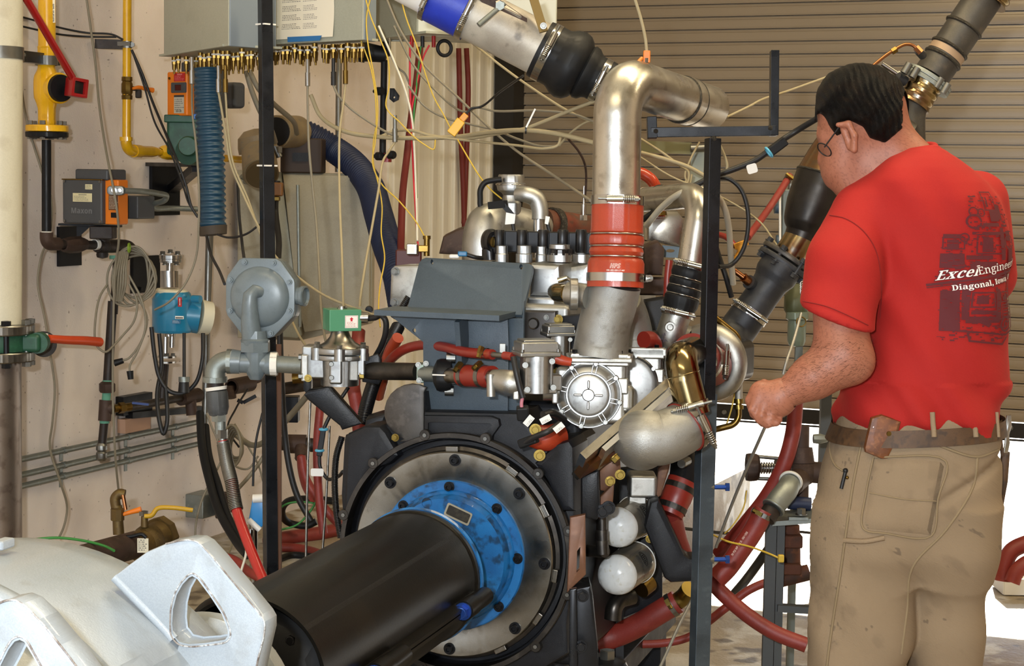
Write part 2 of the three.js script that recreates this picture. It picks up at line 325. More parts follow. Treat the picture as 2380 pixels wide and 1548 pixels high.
const mGreenCoil = M('green_coil_paint',0x4a8c68,.38,0,{ clearcoat: .3 });
const mDarkGrey = M('dark_grey_paint',0x454648,.5,0,{ bump: .0006,bmap: GRAIN,brpt: 24 });
const mBlueP = M('blue_coupling_paint',0,.4,0,{ map: blotch(0x1668a8,0x0f5490,0x0a2136,143,[.45,.7],[.60,.70],4,512),rpt: 4,clearcoat: .2,bump: .0008,brpt: 12 });
const mTeal = M('blue_transmitter_paint',0x1f7aa0,.35,0,{ clearcoat: .4,clearcoatRoughness: .2 });
const mDuct = M('blue_flexible_duct',0x1b3d52,.42,0,{ bump: .0005,brpt: 12 });
const mDuctN = M('navy_corrugated_hose',0x1c2744,.5);
const mBlueHose = M('blue_silicone_hose',0,.4,0,{ map: blotch(0x1d35b0,0x182c98,0x2440bc,145),rpt: 4,bump: .0006,brpt: 20 });
const mBrkt = M('engine_bracket_grey_paint',0,.5,.05,{ map: blotch(0x44505a,0x3d4851,0x4a565f,147),rpt: 3,bump: .0007,bmap: GRAIN,brpt: 16 });
const mBlock = M('engine_black_paint',0,.42,0,{ specularIntensity: .55,map: blotch(0x1c1d21,0x17181b,0x222428,149),rpt: 4,bump: .0012,brpt: 12 });
const mFly = M('machined_flywheel_steel',0,.34,1,{ map: blotch(0x9a968d,0x8b867c,0x7d776c,151,[.5,.8],[.6,.8]),rpt: 4,wear: 3,bump: .0002,bmap: GRAIN,brpt: 20 });
const mGuard = M('black_shaft_tube',0,.34,0,{ specularIntensity: .45,map: blotch(0x0d0c0a,0x15120d,0x080807,153,[.45,.75],[.55,.7],4,512),rpt: 2,bump: .0004,bmap: GRAIN,brpt: 12 });
const mDyno = M('white_machine_paint',0,.32,0,{ map: blotch(0x98a0a7,0x939ba1,0x8b9092,155,[.5,.8],[.64,.78],4,512),rpt: 3,clearcoat: .3,bump: .0006,bmap: GRAIN,brpt: 16 });
const mDynoRaw = M('flame_cut_paint_edge',0,.6,0,{ map: blotch(0xb9bfc2,0x857d76,0x5c4f48,157,[.42,.6],[.55,.65],8),rpt: 8,bump: .004,bmap: GRAIN,brpt: 20 });
const mExh = M('heat_stained_exhaust',0,.5,.75,{ map: blotch(0x5b5853,0x4a4744,0x6e6559,159,[.45,.7],[.6,.75]),rpt: 3,bump: .0006,brpt: 12 });
const mExhD = M('dark_exhaust_iron',0,.5,.5,{ map: blotch(0x3c3d40,0x333437,0x484848,161),rpt: 4,bump: .0008,brpt: 14 });
const mExhG = M('straw_tinted_stainless',0,.24,1,{ map: blotch(0x9c8a62,0x7a5f45,0x8f8f8a,163,[.4,.65],[.6,.75]),rpt: 5 });
const mGold = M('golden_tinted_tube',0,.16,1,{ map: blotch(0x93825c,0x87754e,0x776644,165),rpt: 5 });
const mWeld = M('weld_bead',0,.5,.8,{ map: blotch(0x4b4740,0x35322d,0x7a756a,167,[.4,.6],[.55,.7],12),rpt: 10,bump: .003,brpt: 30 });
const mBraid = M('steel_braid',0xa9a79f,.4,.8,{ bump: .0015,bmap: GRAIN,brpt: 60 });
const mHeat = M('heat_sleeve',0xb9b2a0,.42,.35,{ bump: .002,bmap: GRAIN,brpt: 30 });
const mPaper = M('paper_plain',0xe9e0cc,.85);
const mSmoke = M('smoked_pipe_paint',0,.5,.3,{ map: blotch(0xbdb7aa,0x9c9488,0x55504a,169,[.45,.7],[.68,.78],4,512),rpt: 2.5,bump: .0005,brpt: 12 });

// ---------------------------------------------------------------- the room
struct('floor','stained concrete shop floor',boxuv(new THREE.BoxGeometry(XR - XL + .6,.2,ZB - ZD + .4).translate((XL + XR) / 2,-.1,(ZB + ZD) / 2 - .1)),mConc);
struct('floor_step','raised concrete ledge along the foot of the left wall',boxuv(box(1.25,.28,ZB - ZD,XL + .62,.14,(ZB + ZD) / 2)),mConc);
struct('ground','bright concrete apron outside the roller door',join([boxuv(box(30,.2,16,XL + 4,-.13,ZD - 8.2)),boxuv(box(30,.2,16,XL + 4,-.13,ZB + 8.2))]),M('apron',0xd8d2c6,.8));
struct('wall_left','cream painted shop wall with pipes',boxuv(new THREE.BoxGeometry(.2,CEIL + .4,ZB - ZD + .4).translate(XL - .1,CEIL / 2,(ZB + ZD) / 2)),mWall);
struct('wall_right','painted wall to the right of the roller door',boxuv(new THREE.BoxGeometry(.2,CEIL + .4,ZB - ZD + .4).translate(XR + .1,CEIL / 2,(ZB + ZD) / 2)),mWall);
{ // the wall behind the photographer has a wide open doorway that lets daylight in
 const a = XL + .15,b = XL + 5.0,h = 3.3,zz = ZB + .1;
 struct('wall_front','painted wall with a wide open doorway behind the test stand',join([boxuv(box(a - XL + .2,CEIL + .4,.2,(a + XL - .2) / 2,CEIL / 2,zz)),boxuv(box(XR + .2 - b,CEIL + .4,.2,(b + XR + .2) / 2,CEIL / 2,zz)),boxuv(box(b - a,CEIL - h + .2,.2,(a + b) / 2,(CEIL + h + .2) / 2,zz))]),mWall);
}
struct('ceiling','pale shop ceiling',boxuv(new THREE.BoxGeometry(XR - XL + .6,.2,ZB - ZD + .6).translate((XL + XR) / 2,CEIL + .1,(ZB + ZD) / 2)),mCeil);
const doorL = DR(1172,300).x,doorR = XR - .6,doorTop = 3.4;
struct('wall_back','painted wall around the roller door',join([
 boxuv(new THREE.BoxGeometry(doorL - XL + .2,CEIL + .4,.2).translate((doorL + XL - .2) / 2,CEIL / 2,ZD - .12)),
 boxuv(new THREE.BoxGeometry(XR + .2 - doorR,CEIL + .4,.2).translate((doorR + XR + .2) / 2,CEIL / 2,ZD - .12)),
 boxuv(new THREE.BoxGeometry(doorR - doorL,CEIL - doorTop + .3,.2).translate((doorL + doorR) / 2,(CEIL + doorTop + .3) / 2,ZD - .12))]),mWall);
{ // roller door, partly raised
 const d = struct('door_1','tan slatted roller door raised above the floor'),p = 30.5 * depth(DR(2230,100)) / F * 1.004;
 const y0 = DR(1800,944).y,L = doorR - doorL + .06;
 const prof = [[0,.0035],[.0045,.0035],[.0055,.0],[p * .60,.0012],[p * .70,0],[p * .74,-.003],[p * .90,-.0045],[p * .905,-.024],[p * .999,-.024],[p * .999,-.028],[0,-.028]];
 const s = new THREE.Shape(prof.map(([y,z]) => new THREE.Vector2(z,y)));
 const g = boxuv(toCreasedNormals(new THREE.ExtrudeGeometry(s,{ depth: L,bevelEnabled: false }),.35).rotateY(Math.PI / 2).scale(1,1,-1));
 { const ix = g.attributes.position; for (let i = 0; i < ix.count; i += 3) for (const a of [g.attributes.position,g.attributes.normal,g.attributes.uv]) { const n = a.itemSize,q = a.array; for (let k = 0; k < n; k++) { const t = q[(i + 1) * n + k]; q[(i + 1) * n + k] = q[(i + 2) * n + k]; q[(i + 2) * n + k] = t; } } }
 for (let k = 0; y0 + k * p < doorTop; k++) { const m = part(d,k ? `slat_${String(k).padStart(3, '0')}` : 'slat',g,mTan); m.position.set(doorL - .03,y0 + k * p,ZD); }
 const yb = DR(1800,985).y,h = y0 - yb;
 part(d,'bottom_bar',[boxuv(box(L,h * .8,.012,0,0,0).translate((doorL + doorR) / 2,y0 - h * .45,ZD + .012)),boxuv(box(L,.008,.05).translate((doorL + doorR) / 2,yb + .004,ZD + .0))],M('dark_bronze_bar',0x24211d,.45,.3));
 for (const px of [1683,1820,2348]) part(d,'bolt',at(YF(DR(px,958 + (px - 1683) * .055,.018),V(0,0,1)),lathe([[0,.008],[.008,.007],[.012,.002],[.012,-.002]],14)),mZinc);
 const tr = struct('trim_1','black steel guide column at the roller door edge'); const a = DR(1149,300,.12),b = DR(1193,300,.12);
 part(tr,'column',boxuv(box(b.x - a.x,3.8,.14,(a.x + b.x) / 2,1.9,ZD + .05)),M('column_paint',0x1b1712,.6));
}
{ // ribbed white liner on the far part of the left wall
 const t = struct('trim_2','white ribbed metal liner on the wall beside the roller door'); const z0 = WL(905,300,.01).z,z1 = ZD + .02;
 part(t,'liner_sheet',boxuv(box(.012,3.85,z0 - z1,XL + .006,1.93,(z0 + z1) / 2)),mLiner);
 for (const px of [915,945,972,1005,1030,1056,1093,1111,1137]) { const z = WL(px,300,.012).z; part(t,'rib',box(.034,3.84,.05,XL + .012,1.925,z,.008),mLiner); }
}
// ceiling lamps: warm troffers above the bay, and the photographer's flash
function troffer(x,z,len,inten,name) {
 const t = thing('ceiling_light',`warm ceiling light over ${name}`,'light');
 part(t,'housing',box(len + .06,.08,.4,x,CEIL - .045,z),mWhite);
 part(t,'glowing_panel',box(len,.01,.34,x,CEIL - .092,z),new THREE.MeshStandardMaterial({ color: 0x222222,emissive: WARM,emissiveIntensity: 6 }));
 areaLight(V(x,CEIL - .105,z),V(x,0,z),len,.34,WARM,inten);
}
troffer(XL + 2.6,-4.2,2.2,17,'the engine');
troffer(XL + 5.0,-5.4,2.2,12,'the exhaust run');
troffer(XL + 2.4,-1.0,2.2,13,'the dynamometer');
{
 const t = thing('camera_flash','small flash head beside the viewpoint','flash'),o = P(1190,774,0).addScaledVector(camR,-.14).addScaledVector(camU,.13).addScaledVector(camF,-.05);
 const Mx = basis(o,camR,camU,camF.clone().negate());
 part(t,'housing',at(Mx,box(.085,.055,.06,0,0,.035,.006)),mBlk);
 part(t,'lens',at(Mx,box(.07,.04,.004,0,0,.002)),new THREE.MeshStandardMaterial({ color: 0x888888,emissive: FLASHC,emissiveIntensity: 8 }));
 areaLight(o.clone().addScaledVector(camF,.004),o.clone().add(camF),.07,.045,FLASHC,8400);
}
// ---------------------------------------------------------------- builders shared by many things
// slab whose outline is read from the photograph on the plane through o with normal n (towards the viewer); d is its thickness away from the viewer
function pslab(px,o,n,d,holes = [],bevel = 0,up = UPV) {
 const y = up.clone().addScaledVector(n,-up.dot(n)).normalize(),x = y.clone().cross(n),Mx = basis(o,x,y,n);
 const to = ([a,b]) => { const q = hit(a,b,o,n).sub(o); return [q.dot(x),q.dot(y)]; };
 return at(Mx,slab(px.map(to),holes.map(h => h.map(to)),d,bevel));
}
const eslab = (px,w,d,holes,bevel) => pslab(px,E(0,0,w),ew.clone().negate(),d,holes,bevel);
const cslab = (px,Z,d,holes,bevel) => pslab(px,P(px[0][0],px[0][1],Z),hZ,d,holes,bevel);
const oval = (cx,cy,rx,ry = rx,n = 24,a0 = 0) => Array.from({ length: n },(_,i) => [cx + rx * Math.cos(a0 + i / n * 2 * Math.PI),cy + ry * Math.sin(a0 + i / n * 2 * Math.PI)]);
const toCam = p => camC.clone().sub(p).normalize();
// hexagon bolt head with washer, seen along dir
function boltGeo(p,dir,r,h = r * 1.1) { return at(YF(p,dir),join([cyl(r * 1.28,r * 1.28,h * .2,0,18),hexp(r,h,h * .2),cyl(r * .8,r * .7,h * .06,h * 1.2,12)])); }
function bolt(t,p,dir,r,m = mZinc,name = 'bolt') { return part(t,name,boltGeo(p,dir,r),m); }
function socket(t,p,dir,r,m = mBlkBolt) { return part(t,'cap_screw',at(YF(p,dir),join([cyl(r * 1.5,r * 1.5,r * .25,0,20),lathe([[r,.2 * r],[r,1.3 * r],[r * .88,1.45 * r],[r * .55,1.45 * r],[r * .5,.8 * r],[0,.8 * r]],18)])),m); }
// ring round an axis: band of inner radius r, thickness th, width wd
const ringGeo = (o,dir,r,th,wd,n = 40) => at(YF(o,dir),lathe([[r,-wd / 2],[r + th,-wd / 2],[r + th,wd / 2],[r,wd / 2],[r,-wd / 2]],n));
const torus = (o,dir,R,r,n = 48) => at(YF(o,dir),new THREE.TorusGeometry(R,r,10,n).rotateX(Math.PI / 2));
// spring loaded T-bolt clamp: band with its bolt on the side towards q
function tclamp(label,o,dir,r,wd,q,len = .075,flip = 1) {
 const t = thing('hose_clamp',label,'clamp'),d = dir.clone().normalize();
 part(t,'band',ringGeo(o,d,r,.0012,wd),mChrome);
 const out = q.clone().sub(o); out.addScaledVector(d,-out.dot(d)).normalize(); const tan = d.clone().cross(out).multiplyScalar(flip),c = o.clone().addScaledVector(out,r + .009);
 part(t,'trunnion',[rod(c.clone().addScaledVector(tan,-len * .28),c.clone().addScaledVector(tan,len * .12),.0075),bar(c.clone().addScaledVector(tan,-len * .25).addScaledVector(out,-.006),c.clone().addScaledVector(tan,len * .1).addScaledVector(out,-.006),wd * .8,.006,d)],mChrome);
 part(t,'bolt',[rod(c.clone().addScaledVector(tan,-len * .5),c.clone().addScaledVector(tan,len * .55),.0032),at(YF(c.clone().addScaledVector(tan,len * .42),tan),hexp(.006,.008))],mZinc);
 const sp = []; for (let i = 0; i <= 5; i++) sp.push(torus(c.clone().addScaledVector(tan,len * (.16 + i * .048)),tan,.0062,.0017,20)); part(t,'spring',sp,mChrome);
 return t;
}
// worm drive clamp
function wclamp(t,o,dir,r,q,wd = .012) {
 const d = dir.clone().normalize(),g = part(t,'clamp_band',ringGeo(o,d,r,.001,wd),mZinc);
 const out = q.clone().sub(o); out.addScaledVector(d,-out.dot(d)).normalize(); const tan = d.clone().cross(out),c = o.clone().addScaledVector(out,r + .006);
 part(g,'clamp_screw',[bar(c.clone().addScaledVector(tan,-.011),c.clone().addScaledVector(tan,.006),wd * .9,.009,d),at(YF(c.clone().addScaledVector(tan,.006),tan),hexp(.0055,.009))],mYZinc);
 return g;
}
// a wire or hose of one material as a thing: points are [px, py, depth]
const pts = a => a.map(([x,y,Z]) => P(x,y,Z));
function wire(name,label,cat,m,r,a,o = {}) { const t = thing(name,label,cat,o.group); part(t,o.part || 'strand',sweep(Array.isArray(a[0]) ? pts(a) : a,r,{ n: o.n || 8,steps: o.steps || (a.length - 1) * 8,caps: true }),m); return t; }
// ribbed (corrugated) hose along points
function ribbed(p,r,dr,pitch,n = 16) {
 const c = new THREE.CatmullRomCurve3(p,false,'centripetal'),L = c.getLength(),k = Math.round(L / pitch),N = k * 6;
 const ring = [],rr = []; for (let i = 0; i <= N; i++) { ring.push(c.getPointAt(i / N)); rr.push(r + dr * Math.cos(i / 6 * 2 * Math.PI)); }
 return skin(ring,rr,n,true);
}
const lerpP = (a,b,t) => a.clone().lerp(b,t);
// printed label: canvas drawing on a thin plate
const printedA = (key,w,h,draw) => { const m = printed(key,w,h,draw); m.alphaTest = .4; return m; };
const printed = (key,w,h,draw,rough = .6) => { if (mats[key]) return mats[key]; const m = new THREE.MeshStandardMaterial({ map: canvas(w,h,draw),roughness: rough }); m.name = key; return mats[key] = m; };
// plate of w by h (frame units) with print on its front, blank edges
function plate(parent,name,Mx,w,h,m,label,d = .6) {
 const g = new THREE.PlaneGeometry(w,h); const o = part(parent,name,at(Mx,g.translate(0,0,d)),m,label); return o;
}
const lines = (g,x,y,w,n,dy,col = '#333',k = 1) => { g.fillStyle = col; for (let i = 0; i < n; i++) { let q = x; while (q < x + w * (.6 + .4 * hash(i,n,3))) { const s = 4 + 14 * hash(q | 0,i,5); g.fillRect(q,y + i * dy,s,dy * .34 * k); q += s + 5; } } };
// ---------------------------------------------------------------- dynamometer housing (white), lower left
{
 const t = thing('dynamometer','white painted round dynamometer housing with thick cut lifting lugs','dynamometer');
 const Mx = YF(E(0,0,0),ew.clone().negate());       // y runs towards the camera along the shaft
 const ax = y => E(0,0,-y);
 part(t,'housing',at(Mx,lathe([[.05,1.28],[.12,1.28],[.12,1.66],[.30,1.70],[.345,1.72],[.366,1.76],[.374,1.82],[.378,1.95],[.380,2.07],[.372,2.09],[.372,2.6],[.2,2.65]],128)),mDyno);
 part(t,'rim_ring',at(Mx,lathe([[.37,2.05],[.398,2.06],[.402,2.066],[.402,2.084],[.398,2.09],[.37,2.10]],96)),mDyno);
 part(t,'shaft_flange',at(Mx,lathe([[.06,1.24],[.145,1.24],[.15,1.245],[.15,1.275],[.145,1.28],[.10,1.30]],64)),mDyno);
 for (let k = 0; k < 12; k++) { const a = k / 12 * 2 * Math.PI + .2; bolt(t,ax(1.24).addScaledVector(eu,Math.cos(a) * .13).addScaledVector(UPV,Math.sin(a) * .13),ew,.011,mZinc,'flange_bolt'); }
 const lug = (px,hole,w,d,nm) => {
  const q = part(t,nm,eslab(px,w,d,[hole],.003),mDyno);
  return q;
 };
 // first lug: its plate stands across the shaft
 const L1 = [[266,1338],[300,1312],[340,1283],[385,1264],[425,1256],[450,1257],[466,1266],[500,1303],[560,1375],[605,1430],[614,1446],[614,1470],[600,1530],[585,1600],[380,1620],[400,1548],[414,1498],[404,1484],[388,1466],[345,1418],[300,1372]];
 const H1 = [[395,1450],[397,1415],[406,1380],[420,1355],[436,1338],[447,1333],[462,1342],[492,1382],[520,1425],[534,1462],[535,1480],[526,1492],[480,1500],[440,1503],[414,1497],[398,1477]];
 lug(L1,H1,-1.88,.04,'lifting_lug');
 part(t,'lug_weld',sweep([[268,1341],[300,1374],[345,1420],[388,1466],[404,1486]].map(([x,y]) => EW(x,y,-1.875)),.007,{ n: 8 }),mDyno);
 const rim1 = [...L1.slice(0,14)].map(([x,y]) => EW(x,y,-1.8805));
 part(t,'cut_edge',sweep(rim1.slice(3),.0011,{ n: 6 }),mDynoRaw);
 part(t,'cut_edge',sweep([...H1,H1[0]].map(([x,y]) => EW(x,y,-1.8805)),.0011,{ n: 6 }),mDynoRaw);
 const L2 = [[-120,1700],[-110,1560],[-70,1470],[-20,1415],[5,1399],[30,1395],[52,1404],[90,1440],[140,1500],[180,1552],[230,1620],[300,1720]];
 const H2 = [[-60,1690],[-40,1610],[-5,1545],[15,1505],[30,1485],[46,1480],[60,1487],[80,1520],[100,1556],[150,1640],[170,1690]];
 lug(L2,H2,-2.28,.04,'lifting_lug');
 part(t,'cut_edge',sweep(L2.slice(3,11).map(([x,y]) => EW(x,y,-2.2805)),.0012,{ n: 6 }),mDynoRaw);
 part(t,'cut_edge',sweep(H2.slice(1,10).map(([x,y]) => EW(x,y,-2.2805)),.0012,{ n: 6 }),mDynoRaw);
 part(t,'pad',at(EF(EW(8,1264,-1.9)),box(.016,.012,.03,0,0,0,.003)),mDyno);
 part(t,'pedestal',at(EF(E(0,-.48,-1.75)),box(.42,.44,.6,0,0,0,.01)),mDyno);
}
// ---------------------------------------------------------------- drive shaft and its tubular guard
{
 const t = thing('drive_shaft','black steel drive shaft with rubber coupling inside the tube guard','shaft');
 part(t,'shaft',rod(E(0,0,-1.24),E(0,0,-.1),.05),mSteelD);
 part(t,'rubber_coupling',at(YF(E(0,0,-1.02),ew.clone().negate()),lathe([[.05,0],[.115,.0],[.122,.01],[.122,.05],[.105,.065],[.07,.07],[.05,.075]],48)),mRub);
 for (let k = 0; k < 8; k++) { const a = k / 8 * 2 * Math.PI; bolt(t,E(Math.cos(a) * .1,Math.sin(a) * .1,-1.075),ew.clone().negate(),.009,mBlkBolt,'coupling_bolt'); }
}
{
 const t = thing('shaft_guard','black steel tube guard clamped round the drive shaft','guard');
 const Mx = YF(E(0,0,0),ew.clone().negate());
 part(t,'tube',at(Mx,lathe([[.137,.27],[.143,.27],[.143,1.1],[.137,1.1],[.137,.27]],96)),mGuard);
 part(t,'end_rim',at(Mx,lathe([[.137,.258],[.1445,.258],[.146,.262],[.146,.276],[.143,.28]],96)),mGuard);
 // clamping flange along the lower right side
 const a0 = -7 * Math.PI / 180,dir = eu.clone().multiplyScalar(Math.cos(a0)).addScaledVector(UPV,Math.sin(a0)),tan = eu.clone().multiplyScalar(Math.sin(a0)).addScaledVector(UPV,-Math.cos(a0));
 const fl = (o,w0,w1) => bar(E(0,0,w0).addScaledVector(dir,.152).addScaledVector(tan,o),E(0,0,w1).addScaledVector(dir,.152).addScaledVector(tan,o),.03,.008,dir);
 part(t,'clamp_flange',[fl(-.005,-.3,-1.08)],mGuard); part(t,'clamp_flange',[fl(.006,-.3,-1.08)],mGuard);
 for (const w of [-.36,-.86]) {
  const c = E(0,0,w).addScaledVector(dir,.165),b = part(t,'clamp_lug',[rod(c.clone().addScaledVector(ew,.075),c.clone().addScaledVector(ew,-.01),.019),rod(c.clone().addScaledVector(ew,-.012),c.clone().addScaledVector(ew,-.07),.021)],mGuard);
  part(b,'lug_bolt',boltGeo(c.clone().addScaledVector(ew,-.07),ew.clone().negate(),.014),mBluBolt,'blue hexagon bolt head');
 }
}
// ---------------------------------------------------------------- flywheel and coupling
{
 const t = thing('flywheel','machined steel flywheel plate with eight cap screws in the black bell housing','flywheel');
 const Mx = YF(E(0,0,0),ew.clone().negate());
 part(t,'plate',at(Mx,lathe([[.165,-.03],[.165,.006],[.170,.008],[.231,.008],[.2335,.005],[.2335,-.045],[.16,-.05]],128)),mFly);
 part(t,'ring_gear',at(Mx,lathe([[.2345,-.06],[.243,-.06],[.243,-.02],[.2345,-.016]],128)),mSteelD);
 for (let k = 0; k < 8; k++) { const a = (90 - 1 + 45 * k) * Math.PI / 180; socket(t,E(Math.cos(a) * .2155,Math.sin(a) * .2155,-.008),ew.clone().negate(),.0092); }
 for (let k = 0; k < 8; k++) { const a = (66 + 45 * k) * Math.PI / 180; part(t,'tapped_hole',at(YF(E(Math.cos(a) * .219,Math.sin(a) * .219,-.0082),ew.clone().negate()),lathe([[.0052,.0004],[.0052,-.004],[0,-.004]],14)),mBlkBolt); }
 for (const d of [92,56,28,-8,-34,-62]) { const a = d * Math.PI / 180; part(t,'drive_lug',at(YF(E(Math.cos(a) * .2385,Math.sin(a) * .2385,.012),ew.clone().negate(),1,eu.clone().multiplyScalar(-Math.sin(a)).addScaledVector(UPV,Math.cos(a))),box(.03,.02,.012,0,0,0,.002)),mSteel); }
}
{
 const t = thing('shaft_coupling','blue painted coupling hub bolted to the flywheel','coupling');
 const Mx = YF(E(0,0,0),ew.clone().negate());
 part(t,'flange',at(Mx,lathe([[.10,.0],[.168,.0],[.1705,.003],[.1705,.016],[.168,.019],[.150,.019],[.147,.026],[.142,.030],[.139,.050],[.135,.055],[.06,.055]],128)),mBlueP);
 part(t,'hub',at(Mx,lathe([[.075,.05],[.075,.24],[.10,.243],[.146,.243],[.149,.247],[.146,.252],[.06,.254]],96)),mBlueP);
 for (let k = 0; k < 8; k++) { const a = (92 + 45 * k) * Math.PI / 180; socket(t,E(Math.cos(a) * .156,Math.sin(a) * .156,-.019),ew.clone().negate(),.0082); }
 { const a = 128 * Math.PI / 180; part(t,'plug_hole',at(YF(EW(992,1169,-.0556),ew.clone().negate()),lathe([[.0115,.0006],[.0115,-.002],[0,-.002]],18)),M('blue_black_recess',0x0b2338,.6)); }
 { const c = E(.006,.094 + .02,-.0487),x = eu.clone().multiplyScalar(.93).addScaledVector(UPV,-.36).normalize(),y = ew.clone().negate().cross(x);
  const np = part(t,'nameplate',at(basis(EW(1065,1195,-.0556),x,y,ew.clone().negate()),slab(rrect(.062,.03,.004),[],.002,0,.0016)),M('nameplate_rim',0xa9a28e,.5,.5)); part(np,'nameplate_face',at(basis(EW(1065,1195,-.0574),x,y,ew.clone().negate()),slab(rrect(.054,.022,.003),[],.001,0,.0006)),M('nameplate_dark',0,.5,.2,{ map: blotch(0x2b2721,0x3d382e,0x1c1916,171),rpt: 20 })); }
}
// ---------------------------------------------------------------- engine: one thing, many parts
const eng = thing('engine','large black and aluminium gas engine on the test stand','engine');
{
 const t = eng,A = ew.clone().negate();
 // bell housing
 part(t,'bell_housing',eslab([[797,1024],[800,1012],[845,993],[880,993],[896,985],[905,950],[935,912],[985,912],[990,955],[1210,960],[1240,1000],[1262,1030],[1322,1022],[1332,1035],[1336,1200],[1330,1350],[1318,1452],[1322,1520],[1240,1570],[860,1570],[812,1470],[800,1300],[790,1150]],.05,.22,[oval(1060,1283,247,252,48)],.012),mBlock);
 part(t,'housing_flange',at(YF(E(0,0,0),A),lathe([[.2640,-.10],[.2640,.0],[.2745,.0],[.2755,-.002],[.2755,-.014],[.270,-.016],[.268,-.10]],128)),mSteelD);
 part(t,'housing_bore',at(YF(E(0,0,0),A),lathe([[.257,-.02],[.257,-.12],[.17,-.13]],96)),mBlock);
 for (let k = 0; k < 12; k++) {
  const a = (15 + 30 * k) * Math.PI / 180,p = E(Math.cos(a) * .276,Math.sin(a) * .276,0);
  const e = part(t,'flange_ear',at(YF(p,A),lathe([[.0052,-.014],[.0115,-.014],[.0125,-.012],[.0125,.001],[.0115,.002],[.0052,.002],[.0052,-.014]],18)),mSteelD);
  part(e,'ear_insert',at(YF(p,A),lathe([[.0055,-.002],[.0045,.0035],[0,.0035]],12)),mZinc);
 }
 part(t,'housing_window_frame',eslab([[985,966],[1140,968],[1158,975],[1161,990],[1145,1012],[1142,1030],[990,1020],[985,1000]],.035,.03,[[[992,981],[1000,978],[1140,981],[1147,988],[1130,1014],[1000,1008],[992,1002]]],.003),mBlock);
 part(t,'starter_cover',eslab([...Array(13)].map((_,i) => [958 + 66 * Math.cos((60 + i * 16) * Math.PI / 180),958 - 66 * Math.sin((60 + i * 16) * Math.PI / 180)]).concat([[925,1028],[985,1022],[985,912]]),.045,.012,[],.003),M('starter_plate_steel',0,.4,.8,{ map: blotch(0x5a5754,0x4d4a48,0x6a6662,173),rpt: 5 }));
 bolt(t,EW(919,1017,.033),A,.007,mYZinc);
 // mounting shoulders and braces
 part(t,'shoulder',eslab([[797,1022],[806,1008],[846,990],[882,990],[896,1005],[928,1060],[905,1080],[868,1092],[840,1140],[800,1200]],.02,.10,[],.014),mBlock);
 part(t,'shoulder',eslab([[1240,1078],[1290,1032],[1322,1023],[1333,1040],[1336,1190],[1300,1190],[1270,1120]],.02,.14,[],.014),mBlock);
 // block and crankcase behind
 part(t,'block',at(EF(E(0,0,.75)),box(.44,.62,1.1,.02,.02,0,.02)),mBlock);
 part(t,'sump',at(EF(E(0,0,.75)),box(.40,.2,1.0,.0,-.34,0,.03)),mBlock);
 part(t,'rear_cover',eslab([[1213,722],[1291,724],[1290,905],[1213,905]],.12,.08,[],.004),M('rear_cover_steel',0,.4,.5,{ map: blotch(0x3a3633,0x2f2b29,0x474240,175),rpt: 6 }));
 part(t,'core_plug',at(YF(EW(1240,752,.118),A),lathe([[.0,.004],[.010,.004],[.0125,.006],[.0135,.003],[.0135,-.002]],24)),mSteelD);
 bolt(t,EW(1270,738,.118),A,.005);
 part(t,'side_cover',eslab([[1284,745],[1292,736],[1420,724],[1420,905],[1282,905]],.13,.05,[],.006),mBlock);
 bolt(t,EW(1298,742,.126),A,.0085,mYZinc); bolt(t,EW(1292,862,.126),A,.006,mYZinc);
 // tall grey bracket bolted above the bell housing
 const br = thing('engine_bracket','slate grey welded steel bracket with sloping plate above the bell housing','bracket');
 part(br,'back_plate',eslab([[985,735],[1213,740],[1218,700],[1213,968],[1000,960],[987,950]],.10,.012,[],.002),mBrkt);
 { // sloping plate
  const a = EW(945,735,.09),n = A.clone().multiplyScalar(.80).addScaledVector(UPV,.60).normalize();
  part(br,'sloping_plate',pslab([[944,725],[973,612],[980,602],[990,598],[1230,612],[1239,618],[1238,630],[1213,732]],a,n,.012,[oval(1004,609,5,8,14),oval(1211,620,6,8,14)],.002),mBrkt);
  part(br,'shelf',bar(EW(893,722,.04),EW(1180,735,.04),.012,.13,UPV),mBrkt);
  part(br,'gusset',eslab([[905,732],[985,736],[1180,742],[1182,800],[1180,962],[985,960],[983,795]],.085,.008,[oval(963,768,5,6,12)],.001),mBrkt);
  part(br,'rib',bar(EW(1071,738,.04),EW(1078,842,.07),.012,.06,eu),mBrkt);
 }
 // cylinder head and covers
 part(t,'head',at(EF(E(0,.50,.62)),box(.30,.12,.95,.07,0,0,.012)),mCastAl);
 part(t,'end_cover',eslab([[908,625],[916,618],[985,616],[985,716],[912,714],[905,706]],.34,.12,[],.006),mCastAl);
 for (const p of [[919,631],[917,703]]) bolt(t,EW(p[0],p[1],.34),A,.0085);
 part(t,'valve_cover',[eslab([[1232,612],[1300,616],[1305,692],[1228,690]],.2,.3,[],.012),eslab([[1225,690],[1290,692],[1288,722],[1222,720]],.18,.3,[],.006)],mDieCast);
 part(t,'valve_cover',eslab([[1296,622],[1372,610],[1372,690],[1300,700]],.30,.3,[],.016),mDieCast);
 for (const [a,b,c,w] of [[1300,590,28,.3],[1166,592,16,.36],[1218,592,20,.34],[1258,594,14,.36],[1350,592,22,.40]])
  part(t,a === 1300 ? 'filler_neck' : 'coil_well',at(YF(EW(a,b + 18,w),UPV),lathe([[0,0],[c * .001,0],[c * .001,.02],[c * .00088,.022],[c * .00088,.04],[0,.042]],24)),mDieCast);
 { const c = EW(1300,592,.3); part(t,'filler_cap',at(YF(c,UPV),join([lathe([[0,.018],[.022,.017],[.027,.012],[.028,0],[0,0]],28),...[...Array(10)].map((_,i) => at(YF(V(Math.cos(i * .628) * .027,.007,Math.sin(i * .628) * .027),UPV),box(.006,.014,.006)))])),mRubG); }
